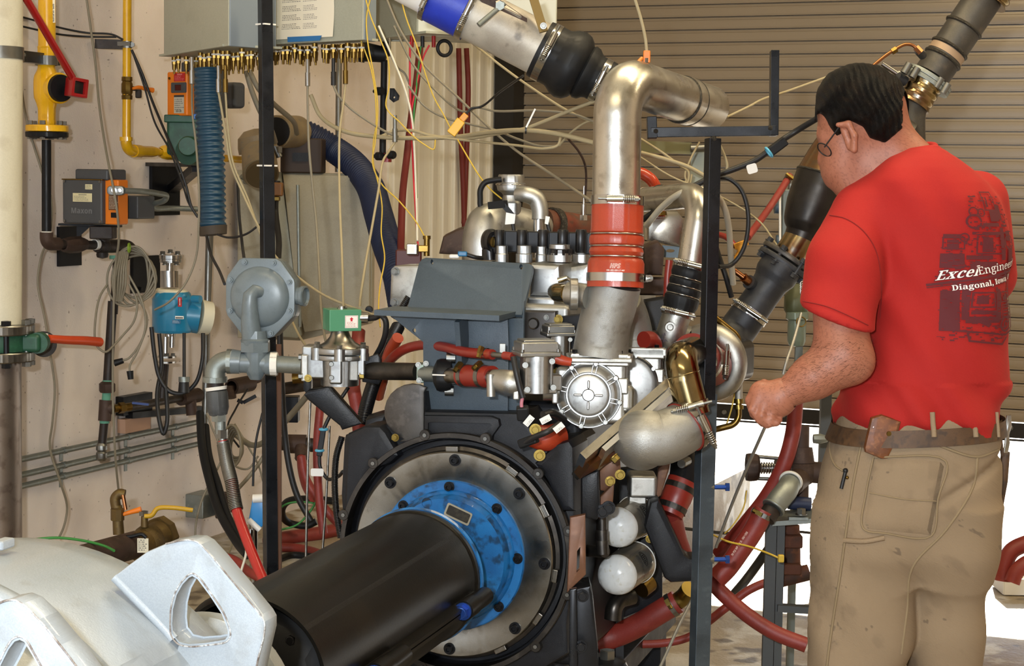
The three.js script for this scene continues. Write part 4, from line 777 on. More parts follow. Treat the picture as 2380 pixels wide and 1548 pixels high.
{ // big yellow gas line with ball valve
 const o = .20,x = 109,t = thing('gas_pipe','large yellow natural gas pipe with bulb shaped valve and flange','pipe'),k = sc(WL(x,200,o));
 part(t,'tube',rod(WL(x,-40,o),WL(x,112,o),20 * k,20 * k,32),mYelP);
 const f = WL(x,290,o),Y = py => WL(x,py,o).y - f.y;
 part(t,'valve_body',at(YF(f,UPV),lathe([[20 * k,Y(290)],[21 * k,Y(286)],[20 * k,Y(275)],[20.5 * k,Y(252)],[24 * k,Y(240)],[29 * k,Y(228)],[30 * k,Y(215)],[30 * k,Y(188)],[28 * k,Y(176)],[22 * k,Y(164)],[20 * k,Y(158)],[20 * k,Y(112)],[20.8 * k,Y(110)],[20 * k,Y(108)]],40)),mYelP);
 part(t,'flange',at(YF(f,UPV),lathe([[20 * k,Y(306)],[47 * k,Y(306)],[49 * k,Y(305)],[49 * k,Y(293)],[47 * k,Y(291)],[24 * k,Y(290)]],44)),mYelP);
 part(t,'lower_flange',at(YF(f,UPV),lathe([[10 * k,Y(322)],[40 * k,Y(322)],[49 * k,Y(318)],[49.5 * k,Y(308)],[47 * k,Y(307)],[10 * k,Y(307)]],44)),mBlk);
 for (let i = 0; i < 6; i++) { const a = i / 6 * 2 * Math.PI + .52,p = f.clone().addScaledVector(hR,Math.cos(a) * 40 * k).addScaledVector(hZ,Math.sin(a) * 40 * k); part(t,'flange_bolt',[at(YF(p.clone().setY(f.y + Y(290)),UPV),hexp(7 * k,9 * k)),at(YF(p.clone().setY(f.y + Y(324)),UPV),hexp(7 * k,9 * k))],mZinc); }
 part(t,'stem_flange',fit(WL(132,205,o + .03),hR.clone().multiplyScalar(.75).addScaledVector(hZ,.66),[[0,.018],[33 * k,.018],[36 * k,.014],[36 * k,-.01],[25 * k,-.02]],36),mYelP);
 const pl = part(t,'stem_plate',fit(WL(138,205,o + .045),hR.clone().multiplyScalar(.75).addScaledVector(hZ,.66),[[0,.012],[31 * k,.012],[32 * k,0]],36),mBlk);
 const h = thing('lever_wrench','long red lever with square socket on the gas valve','lever'),c = WL(178,204,o + .10),n = hR.clone().multiplyScalar(.72).addScaledVector(hZ,.69).normalize(),q = V(0,0,0);
 const Mx = basis(c,UPV.clone().cross(n).normalize(),UPV,n).multiply(new THREE.Matrix4().makeRotationZ(-.12));
 part(h,'socket',at(Mx,slab(rrect(.052,.052,.003),[rrect(.034,.034,.002)],.036,.001,.018)),mRedP);
 part(h,'stem_end',at(Mx,slab(rrect(.033,.033,.002),[],.02,.001,.008)),mSteelD);
 part(h,'lever',rod(WL(168,180,o + .10),WL(45,-30,o + .12),.0105),mRedP);
 part(t,'printed_label',at(basis(WL(126,22,o + .02).addScaledVector(hZ,.012),UPV.clone(),hR.clone().negate(),hZ),new THREE.PlaneGeometry(.075,.011)),printed('gas_label',256,36,(g,w,h2) => { g.fillStyle = '#f0e8d0'; g.fillRect(0,0,w,h2); g.fillStyle = '#222'; g.font = 'bold 30px sans-serif'; g.fillText('Natural Gas',6,28); }));
 const b = thing('gas_pipe','black drop pipe with brown elbow and union under the big gas valve','pipe');
 part(b,'drop',rod(WL(108,325,o),WL(108,548,o),11 * k,11 * k,24),mBlk);
 part(b,'tape',ringGeo(WL(108,541,o),UPV,11 * k,.0015,.008),mTape);
 const e0 = WL(108,540,o),e1 = WL(108,567,o),e2 = WL(135,567,o);
 part(b,'elbow',[skin(path([e0,e1,e2],.02,8),path([e0,e1,e2],.02,8).map(() => 15.5 * k),24,true)],mIronB);
 part(b,'run',rod(WL(130,567,o),WL(248,571,o),11 * k,11 * k,24),mIron);
 part(b,'union',[fit(WL(172,569,o),V(0,0,-1),[[11 * k,-.05],[16 * k,-.05],[20 * k,-.02],[20 * k,.025],[15 * k,.05],[11 * k,.05]],8)],mIronB);
 for (const xx of [163,222]) part(b,'tape',ringGeo(WL(xx,568,o),V(0,0,-1),11 * k,.003,.015),mTape);
}
{ // lower actuator: grey and orange
 const o = .20,t = thing('valve_actuator','dark grey and orange gas valve actuator box with raised lettering','actuator'),a = WL(143,440,.30);
 const fx = V(1,0,0),Z0 = depth(a),put = (px,py,d) => P(px,py,Z0 + d);
 const c = P(192,468,5.32),Mx = basis(c,fx,UPV,V(0,0,1),5.32 / F);
 const w = 104 / .93;
 part(t,'housing',at(Mx,box(w,104,92,-2,0,-46,5)),mDarkGrey);
 part(t,'top_box',at(Mx,box(92,26,76,18,62,-46,5)),mDarkGrey);
 part(t,'gasket',at(Mx,box(w + 2,3,94,-2,50.5,-46,1)),mBrass);
 part(t,'cover',[at(basis(P(262,470,5.30),fx,UPV,V(0,0,1),5.30 / F),box(40,104,40,-4,0,-20,4))],mOrg);
 part(t,'side_box',at(basis(P(300,482,5.42),fx,UPV,V(0,0,1),5.42 / F),box(42,54,70,0,0,-40,4)),mDarkGrey);
 part(t,'label',at(Mx,new THREE.PlaneGeometry(54,20).translate(0,9,.8)),printed('caution_plate',256,96,(g,W0,H0) => { g.fillStyle = '#d9cfa4'; g.fillRect(0,0,W0,H0); g.fillStyle = '#555'; g.font = 'bold 22px sans-serif'; g.fillText('WARNING',76,24); lines(g,16,34,210,4,15,'#666'); }));
 part(t,'label',at(Mx,new THREE.PlaneGeometry(20,12).translate(18,34,.8)),printed('small_plate',96,64,(g,W0,H0) => { g.fillStyle = '#d9cfa4'; g.fillRect(0,0,W0,H0); lines(g,8,10,70,4,13,'#555'); }));
 part(t,'raised_lettering',at(Mx,new THREE.PlaneGeometry(66,20).translate(-2,-22,.7)),printed('maxon_letters',256,80,(g,W0,H0) => { g.fillStyle = '#454648'; g.fillRect(0,0,W0,H0); g.fillStyle = '#6d6e70'; g.font = 'bold 72px sans-serif'; g.fillText('Maxon',8,64); }));
 for (const [x,y] of [[-50,46],[50,46],[-50,-46],[50,-46]]) part(t,'screw',at(YF(V(x,y,1).applyMatrix4(Mx),V(0,0,1)),cyl(.004,.004,.003,0,12)),mZinc);
 part(t,'conduit_body',at(CP(268,443,5.24),slab(rrect(40,22,9),[],22,2)),mZinc); part(t,'conduit_cover',at(CP(270,443,5.235),slab(rrect(26,13,6),[],3,.6,2)),mChrome);
 part(t,'data_plate',at(basis(P(262,468,5.29),fx,UPV,V(0,0,1),5.29 / F),new THREE.PlaneGeometry(26,34).translate(2,-3,.8)),printed('actuator_text',128,160,(g,W0,H0) => { g.fillStyle = '#5b3a20'; g.fillRect(0,0,W0,H0); lines(g,8,10,110,9,16,'#d8c8b0'); }));
 part(t,'window',at(basis(P(264,500,5.288),fx,UPV,V(0,0,1),5.29 / F),box(14,12,2)),mBlk);
 part(t,'neck',[at(CP(240,540,5.36),box(54,30,50,0,0,0,3)),rod(WL(238,552,.2),WL(238,566,.2),.022)],mIron);
 part(t,'valve_body',[ball(.026,...WL(238,572,.2).toArray()),rod(WL(226,571,.2),WL(252,572,.2),.02),fit(WL(238,592,.2),UPV,[[0,-.012],[.016,-.008],[.018,0],[.014,.02]],20)],mIron);
 const b = thing('wall_bracket','black steel bracket carrying the lower valve actuator','bracket');
 part(b,'wall_plate',at(basis(WL(161,572,.006),V(0,0,-1),UPV,V(1,0,0)),box(.11,.12,.01)),mBlk); part(b,'shelf',[bar(P(140,521,5.42),P(280,526,5.42),.006,.05,UPV),cslab([[178,524],[186,522],[210,526],[186,548],[178,552]],5.44,.006)],mBlk);
 const fxh = wire('flexible_conduit','bent steel conduit from the lower actuator to the wall bracket','conduit',mGalv,.0085,[[288,443,5.25],[330,445,5.3],[368,450,5.4],[387,456,5.45],[383,465,5.46],[355,475,5.5],[358,484,5.55],[400,484,5.65],[458,486,5.7]],{ n: 14,part: 'tube' });
 const cv = thing('coupling_cap','knurled dark pipe cap behind the cable coil','fitting'); part(cv,'cap',sweep([WL(252,572,.2),WL(296,574,.2),WL(302,580,.2),WL(290,592,.2)],.020,{ n: 16 }),mIron);
}
{ // thin yellow line with bronze valve, elbow and tee
 const o = .16,t = thing('gas_pipe','thin yellow gas pipe with elbow running to the green valve','pipe'),k = sc(WL(295,200,o)),r = 10 * k;
 part(t,'riser',rod(WL(296,-40,o),WL(294,330,o),r,r,24),mYelP);
 const q = [WL(293,322,o),WL(293,350,o),WL(322,351,o)],pp = path(q,.03,8);
 part(t,'elbow',[skin(pp,pp.map(() => r * 1.28),24,true),ringGeo(WL(293,323,o),UPV,r,r * .5,.012),ringGeo(WL(316,351,o),V(0,0,-1),r,r * .5,.025)],mYelP);
 part(t,'run',rod(WL(318,351,o),WL(440,357,o),r * .85,r * .85,20),mYelP);
 part(t,'reducer',fit(WL(340,352,o),V(0,0,-1),[[r,-.05],[r * 1.45,-.045],[r * 1.45,-.03],[r * 1.3,-.02],[r * 1.3,.03],[r * 1.1,.05]],24),mYelP);
 part(t,'union',fit(WL(393,354,o),V(0,0,-1),[[r,-.05],[r * 1.5,-.04],[r * 1.8,-.01],[r * 1.8,.02],[r * 1.3,.06]],8),mYelP);
 part(t,'far_run',rod(WL(525,368,.22),WL(580,373,.24),r * .9,r * .9,20),mYelP);
 const v = thing('ball_valve','bronze ball valve with orange lever on the thin gas pipe','valve'),c = WL(295,205,o);
 part(v,'body',fit(c,UPV,[[r,-.034],[r * 1.25,-.034],[r * 1.3,-.022],[r * 1.1,-.02],[r * 1.35,-.012],[r * 1.35,.012],[r * 1.1,.02],[r * 1.3,.022],[r * 1.25,.034],[r,.034]],8),mBrass);
 part(v,'lever',sweep([WL(308,206,o + .02),WL(322,203,o + .03),WL(340,207,o + .04),WL(356,210,o + .05)],[.004,.006,.006,.008],{ n: 10 }),mOrg);
 part(v,'stem',rod(c,WL(316,206,o + .02),.007),mIron); part(v,'stop',at(CP(322,218,5.75),box(14,20,12,0,0,0,3)),mIron);
 const b = thing('pipe_clamp','strut clamp holding the thin gas pipe near the ceiling boxes','clamp');
 part(b,'strut',[bar(WL(222,102,.02),WL(290,104,.10),.028,.028,UPV)],mIron); part(b,'band',ringGeo(WL(295,104,o),UPV,r,.0025,.02),mZinc); part(b,'band_bolt',[bar(WL(276,102,.14),WL(305,102,.18),.012,.02,UPV),at(YF(WL(308,104,.18),hZ),hexp(.008,.008))],mZinc);
}
{ // upper actuator: orange box on green valve
 const t = thing('valve_actuator','orange gas valve actuator with red warning sticker on green valve body','actuator'),Z = 5.55,fx = V(1,0,0).addScaledVector(V(0,0,1),.25).normalize(),n = fx.clone().cross(UPV),Mx = basis(P(411,218,Z),fx,UPV,n,Z / F);
 part(t,'cover',at(Mx,box(68,102,54,0,0,-27,4)),mOrg);
 part(t,'housing',at(Mx,box(70,112,60,46,2,-52,4)),mDarkGrey); part(t,'top_lid',at(Mx,box(40,24,40,16,62,-36,4)),mDarkGrey);
 part(t,'side_box',at(basis(P(540,222,5.75),fx,UPV,n,5.75 / F),box(52,60,40,0,0,0,10)),mDarkGrey);
 part(t,'warning_sticker',at(Mx,new THREE.PlaneGeometry(38,19).translate(10,38,.8)),printed('red_sticker',128,64,(g,w,h) => { g.fillStyle = '#b3201e'; g.fillRect(0,0,w,h); g.fillStyle = '#e8b0a8'; g.font = 'bold 14px sans-serif'; g.fillText('DANGER',36,15); lines(g,10,22,100,4,10,'#d88'); }));
 const wf = part(t,'window_frame',at(Mx,slab(rrect(50,24,3,8,14),[rrect(22,13,1,6,14)],3,.6,3)),mDarkGrey); part(wf,'window_pane',at(Mx,box(22,13,.6,6,14,.8)),M('dark_red_window',0x4a1512,.2));
 part(t,'data_plate',at(Mx,new THREE.PlaneGeometry(34,42).translate(8,-24,.8)),printed('data_plate',128,160,(g,w,h) => { g.fillStyle = '#b9b2a0'; g.fillRect(0,0,w,h); g.fillStyle = '#333'; g.fillRect(0,0,w,18); lines(g,10,34,110,6,18,'#555'); g.fillStyle = '#111'; g.font = 'bold 26px sans-serif'; g.fillText('GV-28',24,150); }));
 part(t,'screw_hole',at(YF(V(-24,36,.6).applyMatrix4(Mx),n),cyl(.004,.004,.002,0,14)),mBrass);
 const g = part(t,'valve_body',[at(CP(432,318,5.62),box(78,86,70,0,0,0,8)),at(CP(430,277,5.60),box(84,18,76,0,0,0,3)),rod(P(436,352,5.5),P(470,356,5.6),.04,.04,24),fit(P(440,340,5.5),hZ,[[0,.03],[.026,.03],[.03,.02],[.03,-.02]],24)],mGreen);
 part(t,'blue_plug',at(CP(457,271,5.5),box(13,12,12,0,0,0,2)),M('blue_plug',0x2560b0,.4));
 const b = thing('wall_bracket','black steel wall bracket with diagonal strut under the orange actuator','bracket');
 part(b,'wall_plate',at(basis(WL(383,440,.008),V(0,0,-1),UPV,V(1,0,0)),box(.16,.17,.012)),mBlk);
 part(b,'shelf',bar(WL(362,382,.02),P(470,384,5.6),.012,.07,UPV),mBlk); part(b,'strut',bar(WL(400,440,.02),P(458,390,5.6),.025,.03,UPV),mBlk);
}
{ // dangling blue duct
 const t = thing('flexible_duct','dark teal corrugated duct hanging down the wall','duct'),p = pts([[481,160,5.05],[484,240,5.05],[488,320,5.05],[492,400,5.05],[493,470,5.05],[494,535,5.05]]);
 part(t,'corrugated_wall',ribbed(p,.0355,.0028,.0165,28),mDuct);
 part(t,'taped_end',rod(P(494,526,5.05),P(496,546,5.05),.040,.037,28),M('dirty_tape',0x3c3226,.7));
}
// ---------------------------------------------------------------- instrument boxes with brass quick connectors
function instrBox(label,bot,cornerZ,ci,fits,hgt,side) {
 const h = P(bot[ci][0],bot[ci][1],cornerZ).y,b = bot.map(([x,y]) => FL(x,y,h));
 const t = thing('instrument_box',label,'box',undefined);
 const d = b[1].clone().sub(b[0]),e = b[2].clone().sub(b[1]);
 const c = b[0].clone().add(e);                                     // fourth corner
 const up = V(0,hgt,0),quadGeo = (p,q,th) => { const m = p.clone().add(q).multiplyScalar(.5).add(V(0,hgt / 2,0)),dir = q.clone().sub(p),L = dir.length(); const x = dir.normalize(),n = x.clone().cross(UPV); return at(basis(m,x,UPV,n),box(L,hgt,th,0,0,0,.002)); };
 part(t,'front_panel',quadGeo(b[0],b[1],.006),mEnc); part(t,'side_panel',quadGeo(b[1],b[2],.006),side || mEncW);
 part(t,'side_panel',quadGeo(c,b[0],.006),mEnc); part(t,'back_panel',quadGeo(b[2],c,.006),mEnc);
 { const m = b[0].clone().add(b[2]).multiplyScalar(.5).add(V(0,.004,0)),x = d.clone().normalize(),n = x.clone().cross(UPV); part(t,'bottom_panel',at(basis(m,x,UPV,n),box(d.length(),.006,e.length())),mEnc); part(t,'top_panel',at(basis(m.clone().add(up),x,UPV,n),box(d.length(),.006,e.length())),mEnc); }
 const proto = join([cyl(.0075,.0075,.009,-.014,12),hexp(.0068,.010,-.026),cyl(.0055,.0065,.016,-.042,12),cyl(.0028,.0036,.012,-.054,8)]),ring = cyl(.0078,.0078,.0045,-.0185,12);
 fits.forEach(([u,v],i) => { const p = b[0].clone().addScaledVector(d,u).addScaledVector(e,v); const f = part(t,'quick_connector',proto,mBrass); f.position.copy(p); f.position.y += (rnd() - .5) * .008; part(f,'thread_tape',ring,mTape); });
 return { t,b,d,e,h };
}
const grid = (n,rows,j = 0,u0 = .06,u1 = .94) => { const o = []; for (let r = 0; r < rows; r++) for (let i = 0; i < n; i++) if (rnd() > .12) o.push([u0 + (u1 - u0) * (i + (r % 2) * .5 + (rnd() - .5) * .3) / (n - .5),.12 + .76 * r / (rows - 1)]); return o; };
instrBox('pale green-grey instrument box with brass connectors above the orange actuator',[[383,131],[533,107],[640,116]],4.9,1,[...grid(13,3),...[.3,.5,.7,.9].map(u => [.98,u])],.7,M('shaded_enclosure_side',0x7d8790,.45));  // right panel coloured darker than the front, its shade painted in
const box2 = instrBox('pale green-grey instrument box with taped paper sheet',[[591,106],[845,93],[872,97]],4.85,1,grid(15,3),.7,M('shaded_enclosure_side',0x7d8790,.45));  // same darker tone paints the shade of this right panel
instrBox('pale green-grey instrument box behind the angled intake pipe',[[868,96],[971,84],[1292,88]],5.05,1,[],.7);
{ // paper and blue tape on the middle box
 const { b,d } = box2,x = d.clone().normalize(),n = x.clone().cross(UPV).normalize(); if (n.dot(hZ) < 0) n.negate();
 const o = b[0].clone().add(V(0,.003,0)),at2 = (px,py,e = .005) => hit(px,py,o.clone().addScaledVector(n,e),n);
 const p = [at2(639,92),at2(775,86)],W0 = p[0].distanceTo(p[1]),c = at2(707,89),hh = .24;
 const t = thing('paper_sheet','printed paper sheet taped to the middle instrument box','paper');
 const m = printed('test_sheet',512,640,(g,w,h) => { g.fillStyle = '#efe5ce'; g.fillRect(0,0,w,h); for (let k = 0; k < 9; k++) lines(g,60,20 + k * 64,170,4,11,'#55504a'); for (let k = 0; k < 9; k++) lines(g,250,22 + k * 64,130,4,11,'#77706a'); });
 const sx = x.clone(); if (sx.dot(hR) < 0) sx.negate();
 const g = new THREE.PlaneGeometry(W0,hh,8,12),q = g.attributes.position; for (let i = 0; i < q.count; i++) q.setZ(i,.003 + .004 * Math.sin(q.getX(i) * 22 + 1) * (q.getY(i) + hh / 2) / hh + .003 * Math.sin(q.getY(i) * 30)); g.computeVertexNormals();
 part(t,'sheet',at(basis(c.clone().add(V(0,hh / 2,0)),sx,UPV,n),g),m);
 const tp = thing('tape_strip','strip of blue masking tape under the paper sheet','tape'); part(tp,'strip',at(basis(at2(706,90,.012),sx,UPV,n),slab([[-.065,-.007],[.062,-.007],[.07,.006],[-.066,.007]],[],.0008)),M('blue_tape',0x2f6fa8,.6));
}
{ // black probe hanging between the boxes, with clamp knobs, and its rod
 const t = thing('lamp_arm','black articulated arm with knobs hanging under the boxes','arm'),Z = 5.3;
 part(t,'head',[rod(P(845,120,Z),P(898,128,Z),.028,.022,24),rod(P(838,119,Z),P(850,121,Z),.031,.031,24)],mRub);
 part(t,'mount',[rod(P(897,86,Z),P(898,130,Z),.014),at(YF(P(897,90,Z),UPV),cyl(.03,.026,.014,0,20))],mRub);
 part(t,'rod',rod(P(893,140,Z),P(889,372,Z),.0095),mRub);
 for (const [x,y] of [[881,212],[880,363],[908,360]]) part(t,'knob',fit(P(x,y,Z - .03),hR.clone().multiplyScalar(.8).addScaledVector(hZ,.6),[[0,.014],[.010,.014],[.012,.010],[.012,-.006],[.006,-.008],[.005,-.02]],12),mRub);
 part(t,'bracket',cslab([[906,205],[916,205],[928,222],[926,232],[914,238],[905,230]],Z - .02,.02,[oval(916,226,5,5,10)],.003),mRub);
 part(t,'foot',fit(P(899,372,Z),UPV,[[0,-.006],[.014,-.006],[.014,0],[.01,.02]],16),mRedP);
}
{ // left black post
 const t = thing('square_post','tall black square tube post with conduit clips beside the regulator','post'),Z = 4.85,a = P(616,-30,Z),b = P(629,1330,Z),d = b.clone().sub(a).normalize(),f = a.clone().addScaledVector(d,(a.y - .003) / -d.y);
 part(t,'tube',bar(a,f,.031,.036,hR.clone().addScaledVector(hZ,-.45),.0015),mBlkS);
 part(t,'wood_strip',bar(P(647,800,Z + .05),P(648,1330,Z + .05),.014,.02,hR),M('weathered_wood',0x6a4a38,.8));
 for (const y of [57,385]) part(t,'cable_tie',ringGeo(P(617 + y * .01,y,Z),UPV,.026,.0012,.004,4),mWhite);
 part(t,'base_plate',at(CF(f.clone().setY(.005)),box(.16,.01,.16)),mBlkS);
}
// ---------------------------------------------------------------- blower, cabinet, hoses behind the regulator
{
 const t = thing('burner_blower','tan burner elbows and brown motor box above the grey cabinet','blower'),Z = 6.2;
 part(t,'round_duct',[rod(P(600,345,6.0),P(606,405,5.9),.055,.058,32),fit(P(598,338,6.0),UPV.clone().addScaledVector(hR,-.2),[[.054,-.02],[.064,-.02],[.064,0],[.058,.03],[.035,.05],[0,.055]],32)],M('tan_burner_paint',0,.5,.1,{ map: blotch(0x8c7a5c,0x7a6a52,0x6a6a66,311),rpt: 6 }));
 part(t,'duct_bore',rod(P(607,402,5.88),P(608,408,5.87),.05,.05,28),M('dull_brass_bore',0x5c4c30,.6,.4));
 part(t,'cross_duct',[rod(P(642,306,6.2),P(690,306,6.35),.055,.055,32)],M('tan_burner_paint',0)); part(t,'duct_mouth',rod(P(641,306,6.19),P(646,306,6.21),.048,.048,28),mBlk);
 part(t,'motor_box',[at(CP(705,362,6.4),box(96,80,90,0,0,0,4)),at(CP(700,330,6.4),box(100,16,94,0,0,0,3))],M('brown_motor_paint',0x33241a,.6)); part(t,'motor_vent',at(CP(698,365,6.33),box(36,20,4)),mBlk);
 part(t,'fuel_fitting',[rod(P(640,340,5.95),P(650,365,5.95),.01),at(YF(P(648,355,5.95),UPV),hexp(.012,.02))],mZinc);
 const h = thing('corrugated_hose','navy corrugated hose arching behind the grey cabinet down to the engine','hose');
 part(h,'corrugated_wall',ribbed(pts([[688,302,6.5],[730,320,6.5],[780,350,6.5],[825,385,6.4],[858,430,6.3],[880,500,6.1],[900,570,5.9],[925,640,5.7],[940,720,5.6]]),.046,.0024,.013,22),mDuctN);
}
{
 const t = thing('electrical_cabinet','grey steel electrical cabinet with hinged door on the wall','cabinet');
 const c = P(655,404,6.3),x = V(1,0,0).addScaledVector(V(0,0,1),.05).normalize();
 part(t,'door',cslab([[657,404],[862,410],[858,750],[708,772],[690,700]].map(([a,b]) => [a,b]),6.35,.03,[],.003),mCab);
 part(t,'body',[cslab([[552,395],[655,400],[868,405],[864,752],[696,792],[552,785]],6.42,.10,[],.004)],mCab);
 part(t,'door_edge',cslab([[628,398],[654,400],[700,780],[690,786],[628,780]],6.36,.04,[],.002),mEnc);
 part(t,'hinge',rod(P(692,430,6.33),P(697,760,6.33),.006),mGalv);
 for (const y of [447,720]) part(t,'latch',fit(P(858,y,6.32),hZ,[[0,.02],[.012,.018],[.014,0]],14),mBlk);
 part(t,'gland',[rod(P(570,420,6.35),P(585,424,6.33),.012),rod(P(585,424,6.33),P(560,410,6.3),.008)],mGalv);
 const b = thing('wall_conduit','pale vertical conduit beside the cabinet','conduit'); part(b,'tube',rod(P(486,540,6.1),P(476,985,6.1),.011),mZinc); part(b,'tube',rod(P(492,545,6.15),P(486,700,6.15),.006),mZinc);
 const v = thing('wall_conduit','bright vertical conduit rising behind the middle instrument box','conduit'); part(v,'tube',rod(P(788,120,6.6),P(785,400,6.6),.0105),mZinc);
}
{ // blue transmitter and coriolis meter
 const o = .17,Z = 5.65,t = thing('flow_transmitter','blue transmitter with cream end caps on polished meter tubes','transmitter'),c = P(415,725,Z),k = Z / F;
 const Mx = CP(415,725,Z),ax = hR.clone().addScaledVector(hZ,.1).normalize();
 part(t,'housing',[fit(P(402,730,Z),UPV,[[0,-44 * k],[44 * k,-42 * k],[48 * k,-36 * k],[48 * k,36 * k],[42 * k,44 * k],[36 * k,52 * k],[0,52 * k]],40),rod(P(400,728,Z),P(462,736,Z + .02),38 * k,40 * k,36),at(CP(402,690,Z),box(76,24,70,0,0,0,10)),rod(P(448,695,Z - .04),P(466,696,Z - .05),.012)],mTeal);
 part(t,'top_cap',fit(P(398,690,Z),UPV.clone().addScaledVector(hR,.05),[[37 * k,-4 * k],[38 * k,0],[38 * k,14 * k],[34 * k,18 * k],[0,18 * k]],36),M('cream_cap',0xd8d2ba,.4));
 part(t,'end_cap',rod(P(462,736,Z + .02),P(487,740,Z + .035),41 * k,39 * k,36),M('cream_cap',0));
 part(t,'red_label',at(CP(418,702,Z - .062),new THREE.PlaneGeometry(9,22)),printed('red_label',48,128,(g,w,h) => { g.fillStyle = '#b81818'; g.fillRect(0,0,w,h); g.fillStyle = '#fff'; g.fillRect(20,16,8,92); }));
 part(t,'white_label',at(CP(417,738,Z - .068),new THREE.PlaneGeometry(20,7)),printed('white_label',96,32,(g,w,h) => { g.fillStyle = '#e8e4da'; g.fillRect(0,0,w,h); g.fillStyle = '#222'; g.fillRect(4,14,84,12); }));
 part(t,'name_label',at(CP(410,748,Z - .067),new THREE.PlaneGeometry(20,9)),printed('blue_label',96,44,(g,w,h) => { g.fillStyle = '#1c5a80'; g.fillRect(0,0,w,h); lines(g,6,6,80,3,13,'#cfd8dc'); }));
 part(t,'lock_clip',[rod(P(376,772,Z - .04),P(400,778,Z - .05),.0025),rod(P(390,766,Z - .03),P(392,782,Z - .03),.012)],mChrome);
 const m = thing('flow_meter','polished stainless meter body with bolted flanges behind the transmitter','meter');
 const W0 = P(393,650,Z + .03);
 part(m,'can',rod(P(393,630,Z + .03),P(393,668,Z + .03),21 * k,21 * k,32),mChrome); part(m,'neck',rod(P(395,606,Z + .03),P(394,634,Z + .03),8 * k,8 * k,20),mChrome);
 for (const [y,d] of [[597,26],[606,25]]) part(m,'flange',fit(P(396,y,Z + .03),UPV,[[0,-4 * k],[d * k,-4 * k],[d * k,4 * k],[0,4 * k]],32),mChrome);
 for (const [x,y] of [[396,588],[378,592],[413,592],[410,616],[384,616]]) bolt(m,P(x,y,Z + (x === 396 ? .03 : -.01)),UPV,6 * k,mZinc);
 part(m,'lower_tube',[rod(P(386,765,Z + .02),P(384,830,Z + .02),9 * k,9 * k,20),rod(P(401,765,Z + .04),P(399,808,Z + .04),7 * k,7 * k,20)],mChrome);
 part(m,'lower_flange',[fit(P(388,826,Z + .02),UPV,[[0,-5 * k],[22 * k,-5 * k],[22 * k,-1 * k],[0,-1 * k]],30),fit(P(388,838,Z + .02),UPV,[[0,-5 * k],[22 * k,-5 * k],[22 * k,-1 * k],[0,-1 * k]],30)],mChrome);
 for (const x of [374,388,402]) bolt(m,P(x,828,Z - .01),UPV,5 * k,mZinc);
 part(m,'riser',rod(P(382,846,Z + .03),P(376,925,Z + .03),11 * k,11 * k,20),mIron);
 const pl = thing('wall_plate','small black steel plate on the wall behind the cable coil','plate'); part(pl,'plate',at(basis(WL(338,637,.007),V(0,0,-1),UPV,V(1,0,0)),box(.15,.118,.012)),mBlk); part(pl,'bolt',boltGeo(WL(325,672,.014),V(1,0,0),.006),mBlkBolt);
}
